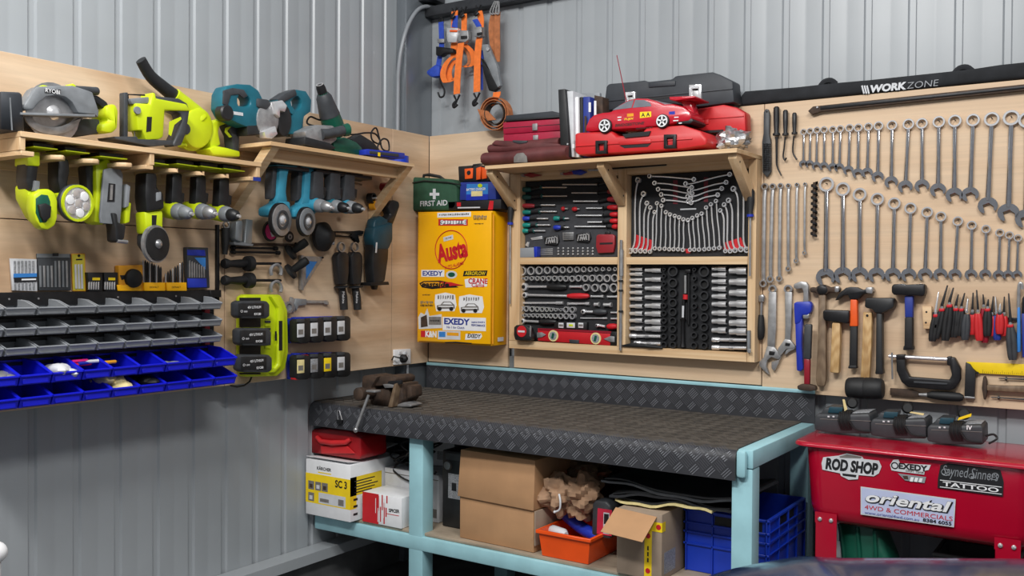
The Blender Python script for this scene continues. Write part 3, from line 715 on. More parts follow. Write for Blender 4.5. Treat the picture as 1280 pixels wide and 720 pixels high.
t = F.thing('tape_roll', 'bright blue roll of tape on right end of bracket shelf', 'tape')
c = F.p(497, 198, .10); c.z = ZS - F.o.z
MB().ring(c, (0, 0, 1), .055, .036, .052, 28).obj('tape', 'blue_crate', t); MB().ring(c + V((0, 0, .001)), (0, 0, 1), .0358, .033, .050, 24).obj('core', 'cardboard', t)
# ---- under the shelf
TG = 'teal cordless tools hanging under the bracket shelf'
def teal_grinder(px, py, r, gx, gy, lab, dm, rr):
    F = Fr(Left, gx, gy); t = F.thing('angle_grinder', lab, 'power tool', TG)
    F.plate('battery', 'black_plastic', t, [(gx - 14, gy - 8), (gx + 16, gy - 5), (gx + 16, gy + 2), (gx - 14, gy)], .06, .16, .006)
    F.plate('battery_trim', 'teal', t, [(gx - 12, gy + 0.5), (gx + 14, gy + 2.5), (gx + 14, gy + 4), (gx - 12, gy + 2)], .06, .165, .001)
    F.plate('grip', 'teal_light', t, [(gx - 3, gy + 3), (gx + 11, gy + 3), (gx + 8, gy + 14), (gx + 6, gy + 34), (gx + 8, gy + 48), (gx - 8, gy + 50), (gx - 5, gy + 38), (gx - 4, gy + 20)], .09, .145, .012)
    F.plate('grip_pad', 'charcoal_plastic', t, [(gx - 10, gy + 3), (gx - 3, gy + 4), (gx - 5, gy + 20), (gx - 6, gy + 40), (gx - 12, gy + 44), (gx - 12, gy + 20)], .08, .13, .008)
    F.plate('head', 'teal_light', t, [(gx - 18, gy + 54), (gx - 4, gy + 46), (gx + 9, gy + 46), (gx + 10, gy + 60), (gx - 4, gy + 66), (gx - 18, gy + 64)], .08, .15, .010)
    c = F.p(px, py, .17); ax = V((0.22, -1, -.04))
    disc(t, c, ax, rr, dm, 'disc', .004, .30, 'chrome')
    MB().ring(c + V((-.004, .014, 0)), ax, rr * 1.1, rr * .94, .014, 26).obj('guard', 'black_steel', t)
    MB().ring(c - V((0, .003, 0)), ax, rr * .62, rr * .46, .006, 24).obj('disc_hub', 'charcoal_plastic', t)
teal_grinder(352, 275, 16, 347, 206, 'teal angle grinder with pale grey disc, hanging nearest the slatted shelf', 'satin_steel', .066)
teal_grinder(384, 277, 13, 379, 208, 'teal angle grinder with dark worn disc, hanging beside teal drills', 'grey_plastic', .058)
for (x, y, lab, ck, gy, bm) in [(398, 255, 'teal hammer drill with silver chuck next to the hanging grinders', 'satin_steel', 214, 'teal_light'), (419, 256, 'teal cordless drill hanging in the middle of the three teal drills', 'black_steel', 215, 'teal'), (437, 257, 'teal impact driver with black nose nearest the right bracket', 'black_plastic', 217, 'teal_light')]:
    F = Fr(Left, x, gy); t = F.thing('cordless_drill', lab, 'drill', TG)
    F.plate('battery', 'teal', t, [(x - 9, gy - 9), (x + 9, gy - 7), (x + 9, gy - 2), (x - 9, gy - 4)], .06, .15, .004)
    F.plate('battery_top', 'black_plastic', t, [(x - 8, gy - 4), (x + 8, gy - 2), (x + 8, gy + 3), (x - 8, gy + 1)], .06, .15, .003)
    drill(F, t, x - 4, y, .1, bm, ck, 'charcoal_plastic', r=.029, gy=gy)
F = Fr(Left, 445, 218); t = F.thing('pliers', 'small pliers with dark handles resting behind the teal drills', 'pliers')
F.plate('jaw', 'black_steel', t, [(437, 218), (447, 220), (452, 222), (455, 225), (450, 227), (438, 224)], .05, .065, .002)
F.plate('handle', 'old_wood', t, [(436, 226), (452, 230), (452, 232), (436, 228)], .05, .06, .001)
c = F.p(452, 222, .065); MB().lathe(c, (0, -1, 0), [(0, .01), (.004, .009)], 10).obj('grip_end', 'dark_red', t)
# bits of hardware hanging on the right bracket
F = Fr(Left, 465, 250)
for (x, y, r, m, lab, nm) in [(477, 234, .022, 'dark_red', 'dark red hole saw hanging on the right bracket', 'hole_saw'), (461, 248, .026, 'black_steel', 'black hole saw hanging behind the right bracket', 'hole_saw'), (464, 257, .024, 'amber', 'amber brass ring hanging under the right bracket', 'brass_ring')]:
    F = Fr(Left, x, y); t = F.thing(nm, lab, 'tool')
    c = F.p(x, y, .02); MB().ring(c, (0.2, -1, 0), r, r * .7, .03, 16).obj('cup', m, t); MB().lathe(c, (0.2, -1, 0), [(0, r * .7), (.004, r * .7)], 14).obj('back', 'black_steel', t)
    MB().tube([c, c + V((.006, -.045, 0))], .005, 8).obj('arbor', 'chrome', t)

# ================================================================== tools hung on the plywood below the bracket shelf
HG = 'tools hung on the left plywood under the bracket shelf'
F = Fr(Left, 282, 300); t = F.thing('wire_brush', 'slim black cylinder tool with steel ring hanging beside black rail', 'tool')
F.tube('body', 'rubber', t, [(282, 285, .025), (282, 300, .025), (281, 318, .025)], [.017, .016, .011], 12)
c = F.p(282, 281, .02); MB().ring(c, (0, -1, 0), .017, .011, .006, 16).obj('ring', 'steel', t)
F = Fr(Left, 300, 290); t = F.thing('dust_shroud', 'galvanised metal shroud of grinder guard hung on the plywood', 'guard')
F.plate('tube', 'galvanised', t, [(290, 276), (300, 275), (299, 304), (289, 300)], .01, .06, .012)
F.plate('bracket', 'galvanised', t, [(305, 274), (313, 275), (312, 304), (304, 308), (290, 304), (290, 301), (303, 303)], .01, .04, .002)
F.plate('lip', 'grey_plastic', t, [(287, 303), (312, 305), (311, 308), (288, 306)], .005, .055, .001)
for i, (y, x1) in enumerate([(305.5, 372), (310.5, 345), (316, 348)]):
    F = Fr(Left, 310, y); t = F.thing('steel_rod', ['long dark steel rule under the shroud', 'upper short black rod with bent tip', 'lower short black rod with knurled end'][i], 'rod', HG)
    F.tube('shaft', 'black_steel' if i else 'rusty', t, [(288, y - 1, .015), (x1, y + (1 if i == 0 else 0), .015)], .006 if i == 0 else .0045, 8)
    c = F.p(x1 - 3, y, .015); MB().lathe(c, (1, 0, 0), [(0, .004), (.002, .009), (.02, .009), (.022, .005)], 10).obj('end', 'black_steel', t)
    c = F.p(290, y - 1, .015); MB().lathe(c, (1, 0, 0), [(0, .009), (.015, .009), (.018, .004)], 10).obj('end', 'black_steel', t)
for i, y in enumerate((329.5, 350.5)):
    F = Fr(Left, 300, y); t = F.thing('drill_side_handle', ['upper', 'lower'][i] + ' black drill side handle with depth rod and clamp', 'handle', HG)
    F.tube('grip', 'rubber', t, [(279, y, .03), (282, y, .03), (288, y, .03), (300, y, .03), (308, y - .5, .03)], [.018, .022, .014, .018, .015], 14)
    a = F.p(307, y, .03); MB().lathe(a, (1, 0, 0), [(0, .016), (.004, .032), (.03, .033), (.036, .016)], 18).obj('flange', 'rubber', t)
    F.tube('rod', 'black_steel', t, [(318, y, .03), (351, y, .03)], .006, 8)
    P = [F.p(x_, y_, .03) for x_, y_ in circ(345, y + 10, 6.5, 9, 12, -30, 210)]
    MB().tube(P, .0085, 8).obj('clamp_ring', 'satin_steel', t)
for i, (x0, y0, x1, y1) in enumerate([(361, 317, 383, 302), (361, 341, 384, 325)]):
    F = Fr(Left, x0, y0); t = F.thing('grinder_side_handle', ['upper', 'lower'][i] + ' black grinder side handle pointing up to the right', 'handle', HG)
    a = F.p(x0, y0, .02); b = F.p(x1, y1, .09); d = (b - a).normalized()
    MB().lathe(a, d, [(0, .02), (.004, .036), (.018, .036), (.026, .018)], 18).obj('flange', 'rubber', t)
    MB().tube([a + d * .02, a + d * .05, a.lerp(b, .75), b], [.016, .018, .020, .018], 14).obj('grip', 'rubber', t)
    MB().lathe(b, d, [(0, .012), (.002, .012)], 10).obj('thread', 'black_steel', t)
F = Fr(Left, 338, 290); t = F.thing('sanding_disc', 'black backing disc with bright pink label behind the grinder', 'disc')
c = F.p(337, 289, .03); MB().lathe(c, (0.1, -1, 0), [(0, .044), (.008, .044)], 24).obj('disc', 'rubber', t)
MB().lathe(c + V((.001, -.0085, 0)), (0.1, -1, 0), [(0, .036), (.0015, .036)], 24).obj('pink_label', 'pink', t)
F.plate('white_print', 'off_white', t, [(338, 290), (345, 291), (345, 295), (340, 296)], .0405, .042, 0, front=True)
F = Fr(Left, 403, 297); t = F.thing('polishing_pad', 'large black rubber backing pad with steel spindle on plywood', 'disc')
c = F.p(401, 296, .02); MB().lathe(c, (.15, -1, 0), [(0, .066), (.02, .068), (.035, .05), (.06, .028), (.065, .015)], 28).obj('pad', 'rubber', t)
F.tube('spindle', 'steel', t, [(411, 303, .05), (418, 304, .07)], .009, 10)
F = Fr(Left, 360, 296); t = F.thing('cutting_disc', 'small black disc edge peeking out behind the grey grinder disc', 'disc')
c = F.p(361, 296, .03); MB().lathe(c, (0, -1, 0), [(0, .024), (.006, .024)], 18).obj('disc', 'rubber', t); MB().ring(c + V((0, -.006, 0)), (0, -1, 0), .012, .006, .003, 12).obj('hub', 'steel', t)
F = Fr(Left, 388, 340); t = F.thing('set_square', 'blue and silver speed square hung on the left plywood', 'square')
mb = MB(); framed(mb, F, [(377, 320), (404, 321), (378, 362)], [(382, 326), (396, 327), (382, 350)], .004, .010).obj('frame', 'satin_steel', t, .0008)
F.plate('blue_face', 'sky_print', t, [(382, 326), (397, 327), (381, 351)], .005, .008, 0)
F.plate('fence', 'satin_steel', t, [(375, 319), (378, 319), (378, 363), (375, 362)], .004, .022, .001)
c = F.p(403, 322, .012); MB().lathe(c, (0, -1, 0), [(0, .005), (.006, .004)], 8).obj('hook', 'black_steel', t)
F = Fr(Left, 433, 293); t = F.thing('flange_wrench', 'flat black lock nut wrench with long slot on plywood', 'wrench')
mb = MB(); framed(mb, F, [(415, 289), (441, 289), (449, 288), (454, 289), (453, 293), (447, 294), (449, 302), (446, 305), (443, 298), (440, 297), (416, 296)], [(419, 291), (432, 291), (436, 292), (439, 292.5), (439, 293.5), (438, 294), (437, 294.3), (436, 294.6), (434, 294.6), (430, 294.5), (419, 293.5)], .004, .012).obj('body', 'black_steel', t, .0008)
c = F.p(416, 292, .006); MB().ring(c, (0, -1, 0), .012, .006, .006, 12).obj('eye', 'black_steel', t)
for i, x in enumerate((425, 442)):
    F = Fr(Left, x, 310); t = F.thing('support_handle', ['left', 'right'][i] + ' one of two long black side handles with steel clamp rings', 'handle', 'pair of long side handles on left plywood')
    c = F.p(x, 309, .03); MB().ring(c, (0, -1, 0), .024, .019, .014, 18).obj('clamp_ring', 'satin_steel', t)
    F.plate('stem', 'black_plastic', t, [(x - 7, 320), (x - 4, 315), (x + 5, 315), (x + 8, 320), (x + 8, 340), (x + 6, 356), (x - 4, 356), (x - 6, 338)], .01, .05, .008)
    c = F.p(x + 2, 357, .03); MB().lathe(c, (0.1, 0, -1), [(0, .018), (.003, .036), (.009, .036), (.012, .018)], 18).obj('flange', 'black_plastic', t)
    F.tube('grip', 'rubber', t, [(x + 2, 359, .03), (x + 4, 372, .03), (x + 5, 387, .03)], [.018, .020, .019], 14)
    o = text('Makita', 'off_white', t, F.p(x + 4.3, 372, .052), width=.055, bold=.01); o.rotation_euler = (0, R(90), 0)
# reciprocating saw
mat('teal_dark', (18, 62, 76), .5, 0, .1)
F = Fr(Left, 475, 300); t = F.thing('reciprocating_saw', 'dark teal reciprocating saw hanging vertically on the left plywood', 'power tool')
F.plate('handle', 'black_plastic', t, [(482, 254), (488, 250), (494, 252), (495, 258), (490, 272), (486, 282), (476, 280), (478, 274), (484, 268), (480, 260)], .02, .075, .010)
F.plate('trigger_bridge', 'teal_dark', t, [(464, 274), (472, 270), (478, 274), (486, 276), (486, 290), (466, 294), (462, 284)], .02, .075, .008)
F.plate('body', 'teal_dark', t, [(462, 284), (485, 278), (485, 300), (480, 312), (462, 312), (460, 298)], .015, .085, .012)
F.plate('boot', 'black_plastic', t, [(461, 304), (481, 302), (480, 324), (476, 352), (462, 355), (460, 330)], .02, .080, .010)
F.plate('shoe', 'black_steel', t, [(457, 353), (479, 352), (480, 356), (457, 357)], .01, .08, .002)
F.plate('blade_clamp', 'black_steel', t, [(464, 356), (471, 356), (470, 362), (466, 362)], .03, .05, .003)
F.plate('nameplate', 'off_white', t, [(470, 303), (472, 303), (471, 316), (469, 316)], .0852, .0858, 0, front=True)
# calipers
F = Fr(Left, 385, 378); t = F.thing('calipers', 'grey vernier calipers hung level above the battery rack', 'calipers')
F.plate('beam', 'satin_steel', t, [(362, 375), (409, 375.5), (409, 379), (362, 379)], .008, .014, .0005)
F.plate('jaw', 'satin_steel', t, [(363, 371), (366, 372), (369, 379), (368, 389), (365, 390), (362, 380)], .006, .016, .0008)
F.plate('slider', 'grey_plastic', t, [(369, 373), (382, 374), (382, 381), (372, 382), (370, 388), (367, 380)], .006, .019, .001)
c = F.p(359, 384, .02); MB().ring(c, (0, -1, 0), .026, .016, .014, 18).obj('dial', 'steel', t); MB().lathe(c, (0, -1, 0), [(0, .016), (.008, .016)], 16).obj('dial_face', 'grey_plastic', t)
F.plate('thumb_bar', 'satin_steel', t, [(405, 377), (410, 377), (410, 381), (405, 380)], .006, .016, .001)
# ================================================================== parts-bin rack
rackp = thing('bin_rail_panel', 'black louvred steel panel carrying the rows of parts bins', 'rack', (0, -1.95, 1.06), R(90))
def rp(name, a, b, m='black_steel', bev=.001): return MB().span((a[1] + 1.95, -a[0], a[2] - 1.06), (b[1] + 1.95, -b[0], b[2] - 1.06)).obj(name, m, rackp, bev, 1)
rp('panel', (.001, -2.6, 1.09), (.008, -1.40, 1.43))
rp('top_rail', (.009, -2.6, 1.385), (.03, -1.42, 1.43))
for z in (1.345, 1.28, 1.215): rp('louvre', (.009, -2.6, z + .05), (.022, -1.42, z + .064))
for z in (1.185, 1.115): rp('louvre', (.009, -2.6, z), (.020, -1.42, z + .012))
rp('red_end_strip', (.009, -1.462, 1.21), (.03, -1.438, 1.375), 'dark_red')
o = rp('end_cap', (.009, -1.44, 1.40), (.035, -1.385, 1.43), 'black_steel')
for y in (-2.25, -2.15, -1.85, -1.6):
    MB().lathe((y + 1.95, -.031, 1.408 - 1.06), (0, -1, 0), [(0, .004), (.002, .003)], 8).obj('screw', 'steel', rackp)
bar = tag(MB().span((-0.006, -.016, 0), (.006, -.001, .31)).obj('steel_flat_bar', 'black_steel', None, .001), 'narrow black steel bar standing upright beside the drill bit sets', 'bar'); bar.location = (0, -1.385, 1.385); bar.rotation_euler = (0, 0, R(90))
def bin_mesh(W, D, H, lip, th=.0025, cut=.45):
    """open bin, back at y=0, front towards -y, bottom z=0; inner shell included"""
    def shell(w, d0, d1, z0, ins):
        P = [(-d0, z0), (-d1 + ins, z0), (-d1 - .012 + ins, lip), (-d1 * cut, H - .004), (-d0, H)]
        return [[V((s * w / 2, y, z)) for y, z in P] for s in (-1, 1)]
    A = shell(W, 0, D, 0, 0); B_ = shell(W - 2 * th, th, D - th, th, 0)
    n = 5; vs = A[0] + A[1] + B_[0] + B_[1]; fs = []
    fs += [tuple(range(4, -1, -1)), tuple(n + i for i in range(n))]                       # outer sides
    fs += [(0, 1, n + 1, n), (1, 2, n + 2, n + 1), (4, 0, n, n + 4)]                       # bottom front back
    k = 2 * n
    fs += [tuple(k + i for i in range(n)), tuple(k + n + i for i in range(4, -1, -1))]
    fs += [(k, k + n, k + n + 1, k + 1), (k + 1, k + n + 1, k + n + 2, k + 2), (k + 4, k + n + 4, k + n, k)]
    for i in (2, 3):                                                                       # rims
        fs += [(i, i + 1, k + i + 1, k + i), (n + i, k + n + i, k + n + i + 1, n + i + 1)]
    fs += [(2, k + 2, k + n + 2, n + 2), (4, n + 4, k + n + 4, k + 4)]
    mb = MB().add(vs, fs)
    return mb
def rim_mesh(W, D, H, lip, cut=.45, r=.003):
    mb = MB()
    for s in (-1, 1):
        mb.tube([(s * W / 2, -D - .012, lip), (s * W / 2, -D * cut, H - .004), (s * W / 2, -.004, H)], r, 6)
    mb.tube([(-W / 2, -D - .012, lip), (W / 2, -D - .012, lip)], r, 6)
    return mb
gm = bin_mesh(.098, .115, .047, .024, cut=.55).mesh('bin_body'); gm.materials.append(MATS['grey_bin'])
gr = rim_mesh(.098, .115, .047, .024, cut=.55).mesh('rim'); gr.materials.append(MATS['grey_bin'])
gl = MB().box((0, -.117 - .002, .010), (.09, .004, .014)).mesh('label_slot', .001, 1); gl.materials.append(MATS['grey_plastic'])
bmesh_ = bin_mesh(.103, .165, .068, .030, cut=.5).mesh('bin_body'); bmesh_.materials.append(MATS['blue_bin'])
br = rim_mesh(.103, .165, .068, .030, cut=.5, r=.004).mesh('rim'); br.materials.append(MATS['blue_bin'])
bl = MB().box((0, -.172, .012), (.085, .005, .016)).mesh('label_slot', .001, 1); bl.materials.append(MATS['blue_bin'])
rown = ['top', 'middle', 'bottom']
BP = {}
for r_, z in enumerate((1.357, 1.291, 1.228)):
    for c_ in range(9):
        y = -1.516 - .1075 * (8 - c_)
        t = thing('grey_parts_bin', 'grey plastic parts bin, %s grey row, %s' % (rown[r_], nth(c_, 9)), 'bin', (.012, y, z), R(90), 'grey parts bins on the rail panel')
        link('bin_body', gm, t); link('rim', gr, t); link('label_slot', gl, t)
for r_, z in enumerate((1.136, 1.064)):
    for c_ in range(9):
        y = -1.488 - .1085 * (8 - c_)
        t = thing('blue_parts_bin', 'blue plastic parts bin, %s blue row, %s' % (['upper', 'lower'][r_], nth(c_, 9)), 'bin', (.012, y, z), R(90), 'blue parts bins on the rail panel')
        link('bin_body', bmesh_, t); link('rim', br, t); link('label_slot', bl, t); BP[(r_, c_)] = (y, z)
# contents
def blob(name, m, label, cat, r_, c_, size, seed, dz=.02, w=.10):
    y, z = BP[(r_, c_)]; random.seed(seed)
    mb = MB()
    for k in range(7):
        mb.ell((random.uniform(-1, 1) * size[0] * .5, random.uniform(-1, 1) * size[1] * .5, random.uniform(0, 1) * size[2] * .5), (size[0] * random.uniform(.3, .55), size[1] * random.uniform(.3, .55), size[2] * random.uniform(.3, .6)), 8, 6)
    o = mb.obj(name, m); o.location = (.012 + w, y, z + dz); o.rotation_euler = (0, 0, R(90)); return tag(o, label, cat)
blob('plastic_bag', 'off_white', 'crumpled clear plastic bag in upper blue bin third from left', 'bag', 0, 2, (.07, .09, .04), 3)
blob('fixings', 'satin_steel', 'loose steel fixings filling the leftmost upper blue bin', 'fixings', 0, 0, (.07, .09, .03), 4)
blob('rag', 'cream', 'white and green rag bundled in a lower blue bin', 'rag', 1, 4, (.075, .1, .06), 5, .03)
blob('black_fittings', 'rubber', 'black rubber fittings in lower blue bin beside the rag', 'fittings', 1, 5, (.07, .09, .04), 6)
blob('steel_plate_fitting', 'grey_plastic', 'small grey fitting lying in upper blue bin third from right', 'fitting', 0, 6, (.05, .07, .015), 8)
def sticks(r_, c_, items, cat, names):
    y, z = BP[(r_, c_)]
    for i, (m, dx, rot, L_, lab) in enumerate(items):
        t = thing(names, lab, cat, (.012 + .10, y + dx, z + .045 + .004 * i), R(90 + rot))
        MB().tube([(-L_ / 2, 0, 0), (L_ / 2, 0, 0)], .006, 8).obj('barrel', m, t)
        MB().tube([(L_ / 2, 0, 0), (L_ / 2 + .012, 0, 0)], [.005, .002], 8).obj('tip', 'black_plastic', t)
sticks(0, 3, [('red_print', -.01, 10, .07, 'red marker lying on the pens in an upper blue bin'), ('blue_handle', .005, 14, .07, 'blue marker lying on the pens in an upper blue bin'), ('off_white', .015, -8, .065, 'white marker among the pens in an upper blue bin'), ('pink', -.02, 5, .06, 'pink marker at front of an upper blue bin')], 'marker', 'marker_pen')
sticks(0, 4, [('amber', -.02, 5, .06, 'orange tube lying in an upper blue bin')], 'tube', 'glue_tube')

# ================================================================== bit sets on top of the rail
F = Fr(Left, 29, 363); t = F.thing('bit_pack', 'clear blister pack of blades with blue label, leftmost on the rail', 'bit set')
F.plate('card', 'off_white', t, [(12, 323), (45, 324), (46, 364), (15, 363)], .004, .012, .001)
for k in range(6): F.plate('blade', 'grey_label', t, [(17 + k * 4.6, 326), (19.6 + k * 4.6, 326), (20.4 + k * 4.6, 362), (17.8 + k * 4.6, 362)], .012, .0145, .0005)
F.plate('label', 'sky_print', t, [(17, 342), (46, 341.5), (46, 346), (17, 347)], .0146, .0155, 0)
F.plate('label_band', 'black_print', t, [(17, 347), (46, 346), (46, 352), (18, 353)], .0146, .0155, 0)
F.plate('label_text', 'white', t, [(27, 348.5), (45, 348), (45, 350), (27, 350.5)], .0156, .016, 0)
F = Fr(Left, 67, 363); t = F.thing('bit_case', 'grey clear-lidded case of long bits second on the rail', 'bit set')
F.plate('case', 'charcoal_plastic', t, [(46, 317), (87, 317.5), (88, 363), (48, 363)], .004, .016, .002)
F.plate('lid_edge', 'grey_plastic', t, [(46, 317), (87, 317.5), (87, 322), (46, 322)], .0162, .0175, 0)
for k in range(8): F.plate('bit', 'satin_steel' if k % 2 else 'grey_plastic', t, [(49 + k * 4.7, 326 if k > 3 else 332), (51.5 + k * 4.7, 326 if k > 3 else 332), (52 + k * 4.7, 359), (49.6 + k * 4.7, 359)], .0162, .0195, .0006)
F.plate('hang_tab', 'black_plastic', t, [(66, 316.5), (73, 316.5), (73, 320), (66, 320)], .0175, .021, .001)
F = Fr(Left, 98, 363); t = F.thing('blade_card', 'yellow hanging card with three white saw blades', 'blade card')
F.plate('card', 'amber', t, [(89, 317), (106, 317), (107, 364), (90.5, 364)], .004, .008, .001)
MATS['lemon'] = mat('lemon', (206, 190, 60), .5, 0, .06)
F.plate('face', 'lemon', t, [(90, 318), (105.5, 318), (106, 363), (91.2, 363)], .0081, .009, 0)
F.plate('print', 'black_print', t, [(95, 323.6), (103, 323.4), (103, 325.2), (95, 325.4)], .0091, .0098, 0)
c = F.p(98.5, 319.5, .009); MB().lathe(c, (0, -1, 0), [(0, .005), (.004, .004)], 8).obj('hook', 'black_steel', t)
for k in range(3): F.plate('blade', 'off_white', t, [(93 + k * 3.7, 331), (95.4 + k * 3.7, 330), (96.6 + k * 3.7, 361), (94 + k * 3.7, 361)], .0091, .012, .0004)
for i, (x0, x1) in enumerate(((107.5, 126), (127.5, 145))):
    F = Fr(Left, (x0 + x1) / 2, 363); t = F.thing('screwdriver_bit_case', ['left', 'right'][i] + ' one of two black driver bit cases with yellow tags', 'bit set', 'pair of black driver bit cases')
    F.plate('case', 'black_plastic', t, [(x0, 340.5), (x1, 340.5), (x1, 364), (x0 + 2, 364)], .004, .028, .002)
    F.plate('tag', 'yellow', t, [(x0 + 8, 347), (x1 - 1, 347), (x1 - 1, 350.3), (x0 + 8, 350.3)], .0282, .029, 0)
    for k in range(5): F.plate('bit', 'chrome', t, [(x0 + 3 + k * 2.9, 353), (x0 + 4.6 + k * 2.9, 352), (x0 + 4.4 + k * 2.9, 362), (x0 + 2.8 + k * 2.9, 362)], .0282, .032, .0004)
F = Fr(Left, 161, 363); t = F.thing('bit_case', 'amber drill bit case with a large black round cap', 'bit set')
F.plate('case', 'amber', t, [(145.5, 332), (176, 331), (176.5, 364), (147, 364)], .004, .03, .003)
F.plate('frame', 'yellow_paint', t, [(146, 356), (176, 356), (176, 363.5), (147, 363.5)], .0302, .035, .001)
F.plate('recess', 'black_print', t, [(150, 344), (160, 344), (158, 348), (152, 350)], .0302, .032, .0005)
c = F.p(166, 348, .03); MB().lathe(c, (0, -1, 0), [(0, .036), (.012, .034), (.022, .022), (.025, .01)], 22).obj('cap', 'rubber', t)
for i, (x0, x1, y0, nb, hs) in enumerate(((177, 203, 325, 9, (0, 0, 1, 1, 2, 3, 3, 4, 5)), (205, 230, 327, 8, (9, 7.5, 6, 5, 3.5, 2.5, 1, 0)))):
    F = Fr(Left, (x0 + x1) / 2, 363); t = F.thing('drill_bit_stand', ['amber stand of drill bits rising to the left', 'amber stand of drill bits rising to the right'][i], 'bit set', 'amber drill bit stands')
    F.plate('base', 'yellow_paint', t, [(x0, 353), (x1, 353), (x1 + .5, 363.5), (x0 + .5, 363.5)], .004, .036, .002)
    F.plate('back', 'amber', t, [(x0 + 1, 345), (x1 - 1, 345), (x1 - 1, 354), (x0 + 1, 354)], .004, .010, .001)
    text('DEWALT', 'black_print', t, F.p((x0 + x1) / 2 + 3, 359, .0368), width=.04)
    for k in range(nb):
        x = x0 + 2 + k * (x1 - x0 - 4) / (nb - 1); y = y0 + hs[k] * 1.6
        F.tube('drill_bit', 'black_steel' if k % 3 else 'steel', t, [(x, 354, .022), (x, y + 3, .022), (x, y, .022)], [.0042, .0042, .001], 7)
F = Fr(Left, 246, 362); t = F.thing('drill_bit_case', 'navy drill bit case with clear window at right of the rail', 'bit set')
F.plate('case', 'case_black', t, [(231, 309), (258, 309.5), (260, 360), (233, 361)], .004, .028, .003)
F.plate('top_band', 'blue_handle', t, [(234, 312), (256, 312.5), (257, 320), (234, 319)], .0282, .0295, .0005)
F.plate('flash', 'sky_print', t, [(243, 322), (257, 322), (257, 337)], .0282, .0290, 0)
F.plate('base_band', 'blue_handle', t, [(234, 348), (258, 348), (258.5, 359), (234.5, 359.5)], .0282, .0305, .0005)
for k in range(7): F.plate('bit', 'satin_steel', t, [(236 + k * 3, 326 + k * 1.3), (237.8 + k * 3, 325 + k * 1.3), (238 + k * 3, 347), (236.2 + k * 3, 347)], .0282, .0315, .0005)

# ================================================================== lime charger with three batteries
F = Fr(Left, 325, 468); t = F.thing('battery_charger', 'large lime multi-port battery charger screwed to plywood', 'charger')
F.plate('body', 'lime', t, [(299, 371), (304, 368), (346, 368), (351, 377), (355, 388), (356, 440), (352, 461), (342, 470), (303, 471), (299, 463)], .004, .055, .010)
F.plate('ridge', 'lime', t, [(336, 370), (346, 370), (351, 379), (354, 390), (354, 438), (350, 458), (342, 466), (336, 466), (345, 455), (346, 385)], .05, .075, .008)
F.plate('slot', 'black_print', t, [(349, 401), (353, 401), (353, 438), (349, 438)], .074, .0765, 0, front=True)
F.plate('slot', 'black_print', t, [(344, 414), (346, 414), (346, 426), (344, 426)], .074, .0765, 0, front=True)
for k in range(4): F.plate('port_gap', 'black_print', t, [(300, (398, 432, 372, 466)[k]), (325, (398, 432, 372, 466)[k]), (325, (409, 443, 376, 468)[k]), (300, (409, 443, 376, 468)[k])], .05, .058, 0)
for k in range(9): F.plate('vent_rib', 'charcoal_plastic' if k % 2 else 'lime', t, [(331, 396 + k * 4.6), (338, 396 + k * 4.6), (338, 399 + k * 4.6), (331, 399 + k * 4.6)], .055, .060, .0005)
F.tube('lead', 'cable', t, [(315, 470, .02), (312, 477, .02), (305, 482, .02), (296, 483.5, .02), (288, 482, .015)], .004, 7)
for i, (x, y, n) in enumerate(((313, 387, 'top'), (315, 421, 'middle'), (316, 454, 'bottom'))):
    F = Fr(Left, x, y + 11, .058); b = F.thing('tool_battery', 'black cordless battery docked in the %s port of the lime charger' % n, 'battery', 'batteries in the lime charger')
    F.plate('case', 'charcoal_plastic', b, [(x - 20, y - 9), (x - 16, y - 11), (x + 15, y - 11), (x + 19, y - 7), (x + 19, y + 8), (x + 15, y + 11), (x - 16, y + 11), (x - 20, y + 8)], .0585, .115, .008)
    F.plate('face', 'black_plastic', b, [(x - 15, y - 8), (x + 17, y - 8), (x + 17, y + 8), (x - 15, y + 8)], .1155, .118, .001)
    text('40V LITHIUM', 'white', b, F.p(x + 5, y - 3, .1188), width=.07, height=.011, bold=.01)
    text('RYOBI', 'white', b, F.p(x + 9, y + 5.5, .1188), width=.035, height=.010, bold=.02)
    text('O oo', 'white', b, F.p(x - 8, y + 2, .1188), width=.035, height=.010)
